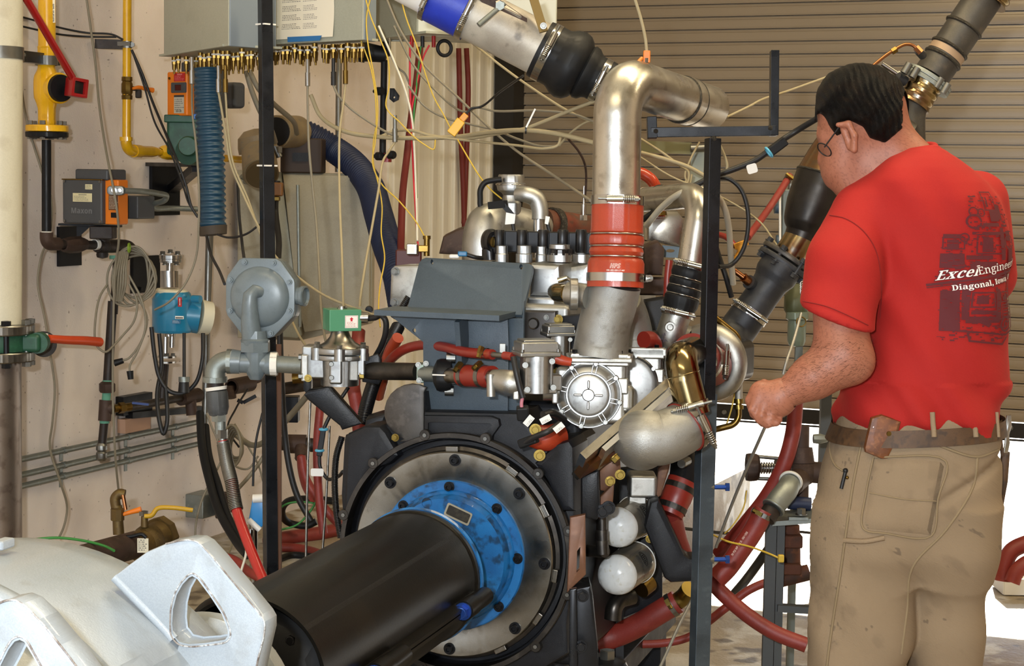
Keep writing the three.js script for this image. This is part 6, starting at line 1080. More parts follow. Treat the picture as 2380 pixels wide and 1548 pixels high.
{ // coolant hose with red sleeves, hoses low on the right
 const s = thing('silicone_hose','red silicone sleeve with steel bands below the black coolant elbow','hose'),a = P(1588,1118,4.45),b = P(1556,1196,4.43),d = b.clone().sub(a); part(s,'sleeve',sweep([a,lerpP(a,b,.5),b],[.038,.0375,.033],{ n: 28 }),mSilR); for (const f of [.22,.8]) part(s,'band',ringGeo(lerpP(a,b,f),d,.0378 - .003 * f,.001,.014),mSteelD);
 const r = thing('coolant_hose','orange red hose running down behind the black brace','hose'); part(r,'hose',sweep(pts([[1556,1196,4.45],[1580,1255,4.5],[1600,1310,4.55]]),[.03,.018,.018],{ n: 20 }),mRedHose);
 const H = (lb,a,rr,m = mRedHose,n = 20) => { const t = thing('coolant_hose',lb,'hose'); part(t,'hose',sweep(pts(a),rr,{ n }),m); return t; };
 H('long red hose curving down from the hand to the floor',[[1850,900,4.9],[1848,950,4.9],[1842,1010,4.9],[1822,1080,4.9],[1785,1150,4.92],[1735,1215,4.95],[1695,1262,5.0],[1670,1290,5.02]],.0205);
 const hb = H('printed red hose with worm clamp below the galvanised elbow',[[1776,1186,4.72],[1750,1235,4.72],[1718,1282,4.72],[1690,1320,4.72],[1664,1346,4.72]],.0265); wclamp(hb,P(1770,1196,4.72),P(1750,1235,4.72).sub(P(1776,1186,4.72)),.027,P(1740,1180,4.6));
 { const a0 = P(1742,1228,4.70),b0 = P(1700,1292,4.70),x = a0.clone().sub(b0),L0 = x.length(); x.normalize(); const z = toCam(a0); z.addScaledVector(x,-z.dot(x)).normalize(); part(hb,'printed_lettering',at(basis(lerpP(a0,b0,.5).addScaledVector(z,.0085),x,z.clone().cross(x),z),new THREE.PlaneGeometry(L0,.012)),printedA('hose_text',512,56,(g,w,h) => { g.fillStyle = '#d8b8ae'; g.font = 'bold 36px sans-serif'; g.fillText('50 PSI WP 2" I.D. -50/+350',10,42); })); }
 H('red hose crossing the floor behind the trouser leg',[[1648,1345,4.75],[1680,1380,4.75],[1740,1432,4.72],[1800,1470,4.7],[1875,1500,4.68]],.0195);
 H('thin red hose looping behind the stand leg',[[1640,1450,5.2],[1690,1410,5.2],[1740,1372,5.2],[1790,1352,5.2],[1830,1350,5.2]],.012);
 const lo = H('thick red hose running from the engine front to a brass nipple',[[1386,1492,4.7],[1430,1478,4.7],[1480,1455,4.68],[1530,1425,4.66],[1575,1398,4.65]],.03); wclamp(lo,P(1562,1406,4.65),P(1575,1398,4.65).sub(P(1530,1425,4.66)),.0305,P(1540,1380,4.5)); part(lo,'nipple',sweep(pts([[1572,1400,4.65],[1590,1386,4.64],[1604,1370,4.62]]),[.022,.022,.024],{ n: 20 }),mYZinc);
 H('thin red hose lying behind the thick front hose',[[1470,1498,5.0],[1540,1495,5.0],[1590,1485,5.0],[1640,1460,5.0]],.011,mRedHose);
 const e = thing('pipe_elbow','galvanised pipe elbow with white taped thread above the printed hose','elbow'); part(e,'elbow',sweep(pts([[1838,1118,4.8],[1828,1140,4.76],[1808,1165,4.74],[1796,1182,4.73]]),[.027,.029,.029,.027],{ n: 26 }),mGalv); part(e,'tape',torus(P(1838,1119,4.79),P(1828,1140,4.76).sub(P(1838,1118,4.8)),.0275,.004),mTape); part(e,'bead',torus(P(1798,1180,4.73),P(1796,1182,4.73).sub(P(1808,1165,4.74)),.028,.004),mGalv); part(e,'nipple',rod(P(1794,1184,4.73),P(1780,1206,4.72),.024,.024,22),mIron);
 const v = thing('pipe_manifold','dark rusty pipe cross with flanged check valve by the open door','manifold'),Z = 4.95;
 part(v,'cross',[rod(P(1800,1092,Z),P(1925,1100,Z),.029,.029,22),rod(P(1862,990,Z),P(1860,1200,Z),.022,.022,20),rod(P(1862,1040,Z),P(1862,1075,Z),.03,.036,20),rod(P(1862,1108,Z),P(1840,1128,Z - .1),.03,.03,20),ball(.042,...P(1862,1096,Z).toArray())],mIronB);
 part(v,'flange',[fit(P(1745,1086,Z),hR,[[.02,-.012],[.036,-.012],[.038,0],[.036,.016],[.03,.022],[.02,.022]],28)],mIronB); part(v,'stud',rod(P(1750,1060,Z),P(1812,1066,Z),.005),mZinc); part(v,'stud',rod(P(1750,1112,Z),P(1812,1114,Z),.005),mZinc); { const sp = []; for (let i = 0; i < 7; i++) sp.push(torus(P(1764 + i * 6,1088,Z),hR,.014,.0022,18)); part(v,'spring',sp,mChrome); }
 part(v,'blue_union',rod(P(1832,1168,4.9),P(1884,1172,4.9),.018,.018,18),M('dark_blue_union',0x222c48,.5)); part(v,'galvanised_plug',fit(P(1906,1020,4.9),hR.clone().negate(),[[0,.02],[.012,.018],[.014,0],[.008,-.02]],8),mGalv);
 const st = thing('pump_stand','grey angle iron stand with rusty valve behind the trouser leg','stand'),foot = (x,y) => { const p = P(x,y,4.85),dn = p.clone(); dn.y = .004; return [p,dn]; };
 part(st,'top_plate',bar(P(1786,1206,4.85),P(1900,1198,4.85),.012,.14,UPV),mGalv); for (const [x,w] of [[1792,.028],[1815,.02],[1905,.028]]) { const [a,b] = foot(x,1212); part(st,'leg',bar(a,b,w,.02,hR),M('grey_stand_paint',0x4a4d4e,.5,.2)); }
 part(st,'cross_bar',bar(P(1806,1412,4.86),P(1900,1418,4.86),.018,.03,UPV),M('grey_stand_paint',0)); part(st,'rusty_valve',[rod(P(1836,1220,4.95),P(1836,1336,4.95),.026,.03,16),at(CP(1838,1256,4.93),box(50,30,44,0,0,0,4)),at(CP(1838,1320,4.93),box(44,26,44,0,0,0,4)),rod(P(1800,1350,4.95),P(1880,1330,4.95),.022,.022,16)],mRust);
 bolt(st,P(1862,1196,4.78),UPV,.012); part(st,'plate_clip',at(CP(1855,1205,4.78),box(46,8,16,0,0,0,1)),mGalv);
 const po = thing('door_post','grey square post standing at the roller door gap','post'); part(po,'tube',bar(P(1920,900,5.4),P(1920,900,5.4).setY(.003),.03,.03,hR),M('grey_stand_paint',0));
 const bx = thing('coolant_tank','grey steel tank with weld seam hanging before the roller door','tank'); part(bx,'tank',at(CP(1832,500,5.6),box(36,120,60,0,0,0,4)),M('tank_grey',0x6a7270,.45,.2)); part(bx,'weld_seam',rod(P(1813,448,5.56),P(1813,560,5.56),.0035),mWhite); part(bx,'knob',rod(P(1800,480,5.6),P(1816,480,5.6),.022),M('blue_grey_knob',0x45586a,.5)); part(bx,'knob',rod(P(1804,560,5.6),P(1818,560,5.6),.018),M('blue_grey_knob',0)); part(bx,'post',bar(P(1864,540,5.62),P(1864,540,5.62).setY(.003),.022,.022,hR),M('tank_grey',0)); part(bx,'outlet',rod(P(1838,420,5.58),P(1838,442,5.58),.009),mZinc);
 const bh = H('straight red hose from the grey tank down to the brass tee',[[1836,408,5.5],[1810,450,5.45],[1780,495,5.4],[1738,552,5.3]],.0105); wclamp(bh,P(1830,418,5.49),P(1810,450,5.45).sub(P(1836,408,5.5)),.011,P(1850,410,5.3),.01);
 const te = thing('brass_tee','orange brass tee fitting joining red hoses before the door','fitting'); part(te,'tee',[bar(P(1706,574,5.25),P(1738,562,5.25),.018,.016,UPV,.002),bar(P(1718,570,5.25),P(1722,588,5.25),.018,.016,hR,.002),rod(P(1720,585,5.25),P(1704,612,5.25),.008)],M('orange_brass',0xc0862c,.35,.6));
 H('dark red hose into the brass tee behind the stand post',[[1640,535,5.3],[1668,545,5.3],[1690,553,5.27],[1708,572,5.25]],.009,mSilR);
 const fb = thing('water_filter','grey green filter bowls hanging behind the exhaust','filter'); part(fb,'bowl',fit(P(1852,760,5.58),UPV,[[0,-.06],[.022,-.056],[.028,-.04],[.028,.02],[.034,.025],[.034,.045],[.02,.05]],24),M('grey_green_bowl',0x6e7a6c,.35,.2)); part(fb,'head',fit(P(1850,705,5.58),UPV,[[.024,-.04],[.036,-.02],[.036,.02],[.024,.04],[.016,.06]],24),M('dark_olive_head',0x4c5038,.5,.2)); part(fb,'ring',torus(P(1862,748,5.54),hZ,.014,.002),mBrass);
 const dl = thing('oil_line','golden steel oil line with braided middle beside the turbocharger','pipe'); const pp = path(pts([[1662,738,4.5],[1716,782,4.5],[1717,985,4.5],[1655,1000,4.5]]),.03,8); part(dl,'tube',skin(pp,pp.map(() => .0078),16,true),mBrass); part(dl,'braid',rod(P(1717,835,4.5),P(1717,930,4.5),.0095),mBraid); for (const y of [832,848,932,946]) part(dl,'ferrule',rod(P(1717,y - 5,4.5),P(1717,y + 5,4.5),.0118),mYZinc);
 const fr = thing('floor_hose','red hoses coming up through a white tray at the door','hose'); part(fr,'hose',sweep([...[[2330,1350],[2336,1310],[2352,1280],[2400,1258]].map(([x,y]) => P(x,y,6.6))],.030,{ n: 20 }),mRedHose); part(fr,'hose',sweep([[2352,1354],[2362,1330],[2385,1310],[2420,1300]].map(([x,y]) => P(x,y,6.55)),.028,{ n: 20 }),mRedHose);
 const tr = thing('drip_tray','low white plastic tray holding floor hoses by the door','tray'); { const c = FL(2400,1375); part(tr,'tray',at(CF(c),join([box(.26,.01,.16,0,.008,0),box(.26,.06,.008,0,.035,.08),box(.26,.06,.008,0,.035,-.08),box(.008,.06,.16,-.13,.035,0),box(.008,.06,.16,.13,.035,0)])),mWhite); }
 const sc2 = thing('steel_cable','steel braided cable held in the hand and running to the floor','cable'); part(sc2,'strand',sweep(pts([[1786,975,3.935],[1768,1015,3.98],[1735,1090,4.1],[1700,1175,4.22],[1664,1272,4.3]]),.0037,{ n: 8 }),mBraid);
 const sc3 = thing('steel_cable','steel braided cable dropping in front of the thick red hose','cable'); part(sc3,'strand',sweep(pts([[1608,1395,4.3],[1580,1450,4.25],[1548,1520,4.2],[1520,1580,4.15]]),.0037,{ n: 8 }),mBraid);
 const yt = wire('thermocouple','yellow thermocouple wire with plug hanging by the stand','wire',mYel,.0025,[[1655,1242,4.6],[1690,1258,4.6],[1740,1270,4.62],[1790,1288,4.65],[1812,1298,4.65]]); part(yt,'plug',at(CP(1815,1298,4.65),box(14,18,12,0,0,0,3)),mYel);
 wire('thermocouple','thin yellow wire below the hand of the person','wire',mYel,.002,[[1735,1140,4.6],[1728,1180,4.6],[1700,1225,4.6],[1684,1240,4.6]]);
 wire('thermocouple','thin yellow wire hanging beside the oil line','wire',mYel,.002,[[1730,800,4.6],[1712,890,4.6],[1700,950,4.6],[1684,1000,4.6]]);
 wire('steel_cable','pale braided cable hanging past the filter bowls','cable',mBraid,.004,[[1862,728,4.7],[1845,790,4.65],[1828,840,4.6],[1820,870,4.6]]);
 wire('floor_cable','black cable across the floor under the door','cable',mCable,.006,[[1560,1225,6.9],[1700,1240,7.0],[1800,1232,7.2],[1950,1245,7.3]]);
 wire('floor_pole','black pole leaning over the floor behind the stand','pole',mCable,.016,[[1690,1400,6.3],[1740,1340,6.4],[1790,1270,6.4]]);
}
// ---------------------------------------------------------------- cables behind the stand, upper right
wire('sensor_cable','thick black sensor cable crossing behind the stand post','cable',mCable,.0075,[[1495,510,4.6],[1540,480,4.55],[1600,440,4.5],[1660,410,4.5],[1720,388,4.5],[1760,370,4.5],[1812,330,4.5],[1850,305,4.5],[1905,272,4.45]],{ n: 12 });
{ const t = thing('cable_tag','white tag wrapped on the black sensor cable','tag'); part(t,'tag',at(CP(1748,392,4.47).multiply(new THREE.Matrix4().makeRotationZ(.3)),slab(rrect(24,22,5),[],1.4)),mWhite); const c = thing('cable_plug','black plug with pale blue latch on the sensor cable','plug'); part(c,'plug',bar(P(1786,356,4.5),P(1826,326,4.5),.024,.022,UPV,.004),mRub); part(c,'latch',torus(P(1787,354,4.48),P(1826,326,4.5).sub(P(1786,356,4.5)),.013,.003),M('pale_blue_latch',0x58a8c8,.4)); }
wire('cable_loop','black cable loop hanging beside the stand post','cable',mCable,.0055,[[1672,412,4.55],[1695,416,4.55],[1722,440,4.55],[1738,490,4.55],[1736,550,4.55],[1722,590,4.55],[1700,615,4.55],[1670,620,4.52]],{ n: 10 });
wire('sensor_sleeve','silver heat sleeve arching over the cooler pipe','sleeve',mHeat,.0078,[[1502,525,4.5],[1540,480,4.45],[1585,448,4.4],[1620,440,4.4],[1660,450,4.42],[1682,480,4.45],[1694,530,4.5],[1698,590,4.55],[1704,660,4.6]],{ n: 12 });
wire('hose_line','black hose running down beside the post to the sensor','hose',mCable,.007,[[1660,560,4.6],[1672,600,4.6],[1686,640,4.6],[1700,690,4.62]],{ n: 10 });
wire('braided_line','braided line with chrome end behind the charge pipe','line',mTanWire,.0055,[[1490,355,4.9],[1540,368,4.9],[1600,388,4.9],[1640,410,4.9]]);
wire('braided_line','tan wire drooping from the charge pipe to the grey hanger','line',mTanWire,.0035,[[1488,322,5.2],[1540,355,5.2],[1580,385,5.2],[1600,400,5.2],[1596,428,5.2],[1592,420,5.2]]);
wire('braided_line','pale wire hanging in a loop from the grey hanger','line',mTanWire,.003,[[1626,330,5.3],[1605,370,5.3],[1592,410,5.3],[1602,428,5.3],[1608,405,5.3]]);
wire('braided_line','tan wire hanging beside the stand post top','line',mTanWire,.0035,[[1672,335,4.5],[1685,365,4.5],[1690,390,4.5],[1682,405,4.5]]);
wire('braided_line','fine wire running from cooler pipe towards the exhaust flange','line',mTanWire,.0025,[[1488,365,5.0],[1560,410,5.0],[1680,460,5.0],[1760,510,5.0],[1806,570,4.9]]);
wire('braided_line','pale wire running from the charge pipe end towards the head','line',mTanWire,.0032,[[1690,272,4.5],[1740,248,4.55],[1770,232,4.6],[1830,212,4.7],[1925,178,4.8]]);
wire('probe_lead','pale braided lead rising from the orange probe block','lead',mTanWire,.0035,[[1503,118,4.08],[1500,90,4.08],[1490,45,4.08],[1470,-20,4.08]]);
{ const t = thing('pipe_hanger','dull grey unistrut hanger behind the charge pipe','hanger'),Z = 5.6; part(t,'strut',[bar(P(1480,340,Z),P(1606,345,Z),.035,.03,UPV)],M('dull_olive_zinc',0x6f6a48,.5,.4)); part(t,'drop',bar(P(1624,340,Z),P(1614,470,Z),.04,.008,hR),M('grey_green_strap',0x80857c,.5,.3)); part(t,'bolt',[rod(P(1605,345,Z - .03),P(1640,344,Z - .03),.012)],mZinc);
 const a = thing('header_tank','welded aluminium header tank behind the orange hose','tank'); part(a,'tank',[cslab([[1507,498],[1520,488],[1575,490],[1590,510],[1582,575],[1506,560]],4.95,.2,[],.008)],mAlu); part(a,'bracket',cslab([[1540,570],[1590,575],[1590,600],[1540,598]],5.0,.01,[oval(1558,583,10,4,12)]),M('blue_grey_bracket',0x66757e,.5,.2)); part(a,'cap',fit(P(1535,500,4.9),UPV,[[0,.012],[.016,.01],[.018,0]],18),mBrass);
 const r = thing('coolant_hose','orange red bent hose behind the aluminium charge pipe','hose'); part(r,'hose',sweep(pts([[1470,400,4.9],[1495,405,4.9],[1515,420,4.9],[1528,450,4.92],[1532,505,4.92]]),.016,{ n: 18 }),M('glossy_orange_hose',0xb03a1c,.25,0,{ clearcoat: .5 }));
 const s = eng; part(s,'alternator',[cslab([[1495,575],[1530,560],[1545,580],[1540,640],[1500,640]],4.8,.12,[],.01),at(CP(1515,665,4.85),box(70,40,60,0,0,0,6))],mIronB); part(s,'front_cover',cslab([[1500,700],[1560,690],[1545,860],[1505,900]],4.75,.08,[],.008),mBlock); part(s,'vacuum_hose',sweep(pts([[1556,605,4.5],[1552,640,4.5],[1550,690,4.5]]),.009,{ n: 14 }),mSilR); part(s,'oil_pipe',sweep(pts([[1500,800,4.3],[1520,790,4.35],[1545,815,4.4],[1570,830,4.5]]),.022,{ n: 18 }),mSteelD); part(s,'red_elbow',sweep(pts([[1496,790,4.28],[1512,790,4.3],[1520,805,4.32],[1512,825,4.34]]),.020,{ n: 20 }),mSilR);
}
// ---------------------------------------------------------------- wires over the middle of the room
const Wg = (lb,m,r,a,cat = 'wire',nm = 'thermocouple_wire') => wire(nm,lb,cat,m,r,a);
Wg('yellow wire falling from the boxes to the yellow connector',mYel,.0019,[[930,-10,4.75],[945,45,4.75],[968,105,4.75],[985,160,4.75],[1008,225,4.75],[1030,265,4.75],[1046,296,4.75]]);
Wg('yellow wire from the long tan bundle to the vent valve',mYel,.0019,[[1064,325,4.75],[1090,370,4.7],[1115,410,4.68],[1140,440,4.66],[1166,462,4.64]]);
{ const t = thing('thermocouple_plug','yellow two part thermocouple plug hanging in the wires','plug'),a = P(1048,312,4.72),b = P(1072,280,4.72),c = P(1084,266,4.72); part(t,'socket',bar(a,b,.024,.014,hR,.002),M('yellow_plastic',0xe0aa18,.4)); part(t,'plug',bar(b,c,.016,.012,hR,.002),M('orange_plastic',0xd8921c,.4)); }
Wg('black lead from the yellow plug up to the smoked pipe',mCable,.003,[[1084,264,4.72],[1096,252,4.72],[1118,248,4.72],[1160,215,4.65],[1216,176,4.5]]);
Wg('thick tan cable bundle sweeping from the boxes to the charge pipe',mTanWire,.0058,[[722,220,5.0],[745,270,5.0],[800,305,4.95],[880,318,4.9],[970,321,4.85],[1060,318,4.8],[1130,308,4.7],[1225,303,4.5],[1300,312,4.4],[1385,333,4.3]]);
Wg('second tan cable running along the thick bundle',mTanWire,.0042,[[880,320,4.9],[915,305,4.9],[960,304,4.86],[1000,315,4.84],[1080,322,4.78],[1150,312,4.68],[1225,298,4.5]]);
Wg('tan cable rising from the cable tie to the grey stub',mTanWire,.0045,[[1225,298,4.5],[1270,280,4.45],[1330,255,4.38],[1390,232,4.3]]);
{ const t = thing('cable_tie','clear cable tie standing up from the tan bundle','cable tie'); part(t,'tail',bar(P(1223,296,4.49),P(1244,253,4.49),.004,.0014,hR),mWhite); part(t,'loop',ringGeo(P(1222,302,4.5),hR,.009,.0012,.004,16),mCable); }
Wg('pale straight wire from the blue hose to the charge pipe',mTanWire,.0034,[[1098,100,4.9],[1140,134,4.85],[1190,172,4.8],[1250,214,4.7],[1320,258,4.55],[1385,288,4.4]]);
Wg('grey wire falling across the roller door to the orange hose',mGreyCable,.0034,[[895,-10,4.9],[930,70,4.9],[985,150,4.9],[1060,222,4.85],[1130,290,4.75],[1200,350,4.6],[1290,410,4.4],[1372,466,4.1]]);
Wg('grey wire dipping below the yellow plug',mGreyCable,.003,[[915,60,4.95],[960,150,4.95],[1020,218,4.9],[1060,252,4.85],[1085,260,4.8],[1110,250,4.75],[1150,258,4.7],[1250,257,4.55],[1330,265,4.45],[1385,284,4.35]]);
Wg('thin grey wire sagging under the tan bundle',mGreyCable,.003,[[950,200,4.9],[985,245,4.9],[1030,272,4.88],[1090,288,4.85],[1150,302,4.8],[1200,322,4.7],[1260,340,4.6],[1300,336,4.55],[1312,318,4.5]]);
Wg('tan wire looping up at its end by the tan bundle',mTanWire,.0032,[[1020,320,4.8],[1100,328,4.75],[1200,338,4.6],[1270,345,4.5],[1296,338,4.5],[1303,318,4.5]]);
Wg('fine tan wire rising past the charge pipe',mTanWire,.0026,[[1300,338,4.5],[1325,310,4.45],[1360,285,4.4],[1385,280,4.35]]);
Wg('brown lead with a chrome tip down to the manifold sensor',mIronB,.0032,[[1320,322,4.7],[1345,352,4.75],[1360,385,4.8],[1362,430,4.84],[1358,470,4.86]]);
Wg('yellow wire hanging straight down beside the black arm',mYel,.0019,[[806,-10,4.9],[826,60,4.9],[845,110,4.9],[862,160,4.9],[872,220,4.9],[874,290,4.9],[868,330,4.9],[868,380,4.9],[880,430,4.9],[888,480,4.9],[886,540,4.9],[894,600,4.85],[884,660,4.8],[880,720,4.7],[884,760,4.65]]);
Wg('yellow wire crossing towards the brass solenoid',mYel,.0019,[[862,-10,4.85],[852,40,4.85],[855,100,4.85],[868,170,4.85],[878,250,4.85],[872,330,4.85],[866,380,4.85],[885,425,4.85],[930,470,4.82],[970,520,4.8],[990,556,4.78]]);
Wg('yellow wire curling past the black arm to the red straps',mYel,.0019,[[848,-10,4.8],[862,40,4.8],[885,95,4.8],[902,140,4.8],[904,200,4.8],[898,250,4.8],[930,285,4.8],[962,318,4.8],[985,335,4.8],[1008,347,4.8],[1012,325,4.8]]);
Wg('white wire falling between the boxes and the red straps',mWhiteWire,.003,[[880,60,4.9],[915,140,4.9],[945,220,4.9],[958,280,4.9],[962,330,4.9],[968,470,4.9],[970,560,4.85]]);
Wg('grey lead with an olive plug under the black lamp',mGreyCable,.003,[[905,88,5.1],[908,125,5.1],[925,158,5.1],[940,170,5.1],[952,196,5.1]]);
Wg('red wire hanging from the red test jack',mRedWire,.0028,[[953,98,5.0],[953,200,5.0],[957,300,5.0],[961,400,4.95],[966,490,4.9],[972,580,4.85]]);
Wg('green wire twisted beside the red wire',mGrn,.0028,[[978,108,5.0],[968,200,5.0],[960,300,5.0],[965,380,4.95],[969,460,4.92]]);
Wg('pink wire from the red jack crossing the strap',mRedWire,.0024,[[998,105,5.0],[985,130,5.0],[972,180,5.0],[955,260,5.0]]);
{ const t = thing('test_jacks','row of red and black banana jacks under the third instrument box','jacks'); for (const [x,m] of [[957,mRedP],[982,mCable],[1008,mRedP]]) part(t,'jack',rod(P(x,84,5.02),P(x,110,5.02),.0055),m); part(t,'cable_hook',torus(P(1033,112,5.02),hZ.clone().addScaledVector(hR,.5),.02,.005),mRub); }
const strap = (lb,a,m = mRedHoseD) => { const t = thing('hanging_hose',lb,'hose'); part(t,'hose',sweep(Array.isArray(a[0]) ? pts(a) : a,.0115,{ n: 14 }),m); };
const onW = a => a.map(([x,y]) => WL(x,y,.055)); strap('dark red hose hanging down the white liner nearest the column',onW([[1084,112],[1088,200],[1086,300],[1082,420],[1078,520]])); strap('dark red hose hanging down the white liner left of its twin',onW([[1066,112],[1068,200],[1070,300],[1076,420],[1080,560]]));
strap('dark red hose falling from the boxes past the black arm',[[976,110,6.0],[968,190,6.0],[955,280,6.0],[946,360,6.0],[936,450,5.9],[932,560,5.8],[930,640,5.6]]);
// ---------------------------------------------------------------- leads plugged under the boxes
const lead = (lb,a,m = mGreyCable,r = .0032,tip = mChrome) => { const t = thing('pressure_lead',lb,'lead'); part(t,'strand',sweep(pts(a),r,{ n: 8 }),m); const p = pts([a[0]])[0],q = pts([[a[0][0],a[0][1] - 62,a[0][2]]])[0]; part(t,'coupler',[rod(q,lerpP(q,p,.55),.0052),rod(lerpP(q,p,.5),p,.0068)],tip); return t; };
lead('lead with chrome coupler falling past the blue duct',[[508,215,4.95],[516,260,4.95],[526,320,4.95],[536,380,4.95],[560,440,4.95],[600,525,4.9],[640,595,4.85],[700,650,4.7],[760,690,4.6],[840,722,4.5],[880,735,4.45]],mTanWire);
lead('lead with brass coupler beside the blue duct',[[524,215,4.95],[530,300,4.95],[542,380,4.95],[575,460,4.95],[600,530,4.93],[630,610,4.9],[660,700,4.85],[690,770,4.7],[715,810,4.5]],mTanWire,.003,mBrass);
lead('lead with chrome coupler hanging down the grey cabinet',[[715,200,4.9],[716,280,4.9],[718,340,4.9],[726,430,4.9],[735,520,4.88],[742,640,4.8],[748,740,4.6],[758,800,4.45]],mGreyCable,.0034);
lead('black plugged lead bending away to the tan bundle',[[775,198,4.9],[785,220,4.9],[810,248,4.9],[850,278,4.9],[900,308,4.88],[925,318,4.86]],mGreyCable,.0034,mCable);
lead('lead with brass coupler dropping to the green coil box',[[803,195,4.9],[798,240,4.88],[790,300,4.85],[788,380,4.8],[790,480,4.7],[795,600,4.6],[798,714,4.42]],mTanWire,.0032,mBrass);
lead('lead bending from the tan bundle down to the green coil box',[[918,330,4.84],[905,350,4.83],[890,375,4.8],[880,440,4.75],[866,520,4.7],[850,610,4.6],[838,690,4.5],[836,714,4.44]],mTanWire,.0032,mZinc);
lead('lead down the front of the orange actuator',[[446,195,4.95],[447,260,5.0],[455,330,5.0],[462,430,4.98],[462,520,4.98],[455,600,5.0],[430,660,5.0],[395,700,5.0],[360,720,5.05]],mGreyCable,.003);
wire('grey_cable','thick grey cable from the box down behind the black post','cable',mGreyCable,.008,[[572,165,5.6],[585,210,5.6],[605,260,5.6],[630,300,5.7],[640,330,5.8]],{ n: 10 });
wire('grey_cable','thick grey cable from the box over to the burner duct','cable',mGreyCable,.008,[[580,165,5.5],[600,205,5.5],[640,245,5.6],[680,280,5.8],[690,310,6.1]],{ n: 10 });
wire('black_cable','black cable hanging from the blue duct to the regulator','cable',mCable,.004,[[480,548,5.0],[490,590,4.9],[510,630,4.75],[522,660,4.6]]);
wire('black_cable','black cable dangling before the grey cabinet to the regulator','cable',mCable,.004,[[552,410,5.1],[556,500,5.0],[562,560,4.9],[568,606,4.7]]);
wire('black_cable','black cable sagging from the blue duct to the black post','cable',mCable,.003,[[505,545,5.0],[530,552,4.98],[570,545,4.95],[604,522,4.93]]);
wire('black_cable','black cable pair running down the back of the black post','cable',mCable,.009,[[645,420,5.5],[640,480,5.5],[648,560,5.4],[646,620,5.3],[650,760,5.3],[655,900,5.3],[668,1060,5.3],[690,1150,5.3],[722,1210,5.3]],{ n: 12 });
{ const t = thing('limit_switch','orange brown switch body clipped behind the black post','switch'); part(t,'body',at(CP(645,440,5.5),box(26,32,24,0,0,0,4)),M('orange_brown_body',0x7a5020,.5)); part(t,'collar',at(CP(642,462,5.48),box(18,10,18,0,0,0,2)),mBrass); }
// ---------------------------------------------------------------- wall wires on the left
wire('wall_wire','grey wire hanging down the wall beside the thin gas pipe','wire',mGreyCable,.0035,[[200,-10,5.35],[210,60,5.35],[222,150,5.35],[230,240,5.33],[243,330,5.28],[254,390,5.22],[262,430,5.2],[272,490,5.2],[276,560,5.25],[268,620,5.3],[262,900,5.35],[268,1060,5.4],[276,1145,5.5]]);
wire('wall_wire','grey wire snaking down the wall behind the water main','wire',mGreyCable,.0035,[[46,180,5.2],[62,280,5.2],[95,390,5.2],[118,460,5.2],[116,540,5.25],[95,600,5.3],[88,660,5.3],[104,740,5.3],[118,830,5.3],[127,900,5.3],[122,980,5.3],[116,1040,5.32],[140,1120,5.35],[156,1180,5.4],[148,1225,5.4],[136,1252,5.4]]);
wire('wall_wire','black wire from the water main to the strut clamp','wire',mCable,.003,[[46,38,5.35],[75,46,5.4],[130,62,5.45],[200,76,5.5],[260,80,5.5],[286,92,5.5]]);
wire('wall_wire','second black wire from the water main to the strut clamp','wire',mCable,.003,[[46,60,5.35],[90,70,5.4],[140,80,5.45],[200,85,5.5],[270,86,5.5]]);
wire('wall_wire','black wire falling from the thin gas pipe past the orange actuator','wire',mCable,.004,[[306,116,5.5],[330,170,5.5],[352,230,5.5],[385,310,5.45],[410,370,5.4],[432,430,5.4],[445,480,5.4],[460,505,5.4]]);
wire('wall_wire','second black wire falling from the thin gas pipe','wire',mCable,.003,[[308,120,5.5],[335,200,5.5],[360,285,5.48],[395,350,5.45],[425,430,5.42],[440,475,5.4],[458,500,5.4]]);
{ const t = thing('cable_coil','coil of grey cable hanging on the iron pipe','coil'); for (let i = 0; i < 6; i++) { const a = []; for (let j = 0; j <= 24; j++) { const q = j / 24 * 2 * Math.PI + i * .5; a.push(P(305 + i * 2 + (55 - i * 4) * Math.cos(q) + 6 * Math.sin(q * 2 + i),642 + (68 - i * 3) * Math.sin(q) + 5 * Math.cos(3 * q + i),5.36 + .012 * i)); } part(t,'turn',sweep(a,.0034,{ n: 7,steps: 60 }),mGreyCable); }
 part(t,'bundle',[...Array(6)].map((_,i) => sweep(pts([[278 + i * 4,585,5.35],[268 + i * 5,620,5.33],[262 + i * 6,660,5.33],[268 + i * 3,700,5.35]]),.0034,{ n: 6 })),mGreyCable); part(t,'green_tie',torus(P(300,576,5.34),hR,.012,.003),M('green_tie',0x7d9a2a,.5)); }
wire('plug_cable','grey cable with black plug hanging below the coil','cable',mGreyCable,.0034,[[300,640,5.34],[330,700,5.34],[338,760,5.34],[318,820,5.34],[302,850,5.34],[302,870,5.34]]); { const t = thing('cable_plug','small black plug at the end of the hanging grey cable','plug'); part(t,'plug',rod(P(302,862,5.34),P(304,882,5.34),.010,.008),mRub); }
wire('plug_cable','grey cable with black plug turned to the left below the coil','cable',mGreyCable,.0034,[[320,690,5.35],[342,740,5.35],[330,790,5.35],[300,832,5.35],[286,838,5.35]]); { const t = thing('cable_plug','small black plug lying sideways below the cable coil','plug'); part(t,'plug',rod(P(286,838,5.35),P(266,844,5.35),.008,.010),mRub); }
wire('plug_cable','grey cable looping left around the red lever tip','cable',mGreyCable,.0032,[[250,660,5.34],[232,690,5.32],[222,740,5.3],[221,790,5.3],[228,808,5.3],[245,818,5.3],[262,805,5.32],[285,780,5.34],[312,745,5.34],[318,700,5.34],[300,660,5.34]]);
wire('black_cable','thick black cable loop hanging below the transmitter','cable',mCable,.0065,[[352,760,5.5],[360,830,5.5],[372,880,5.5],[395,910,5.5],[425,914,5.5],[455,890,5.5],[470,840,5.5],[472,775,5.52]],{ n: 10 });
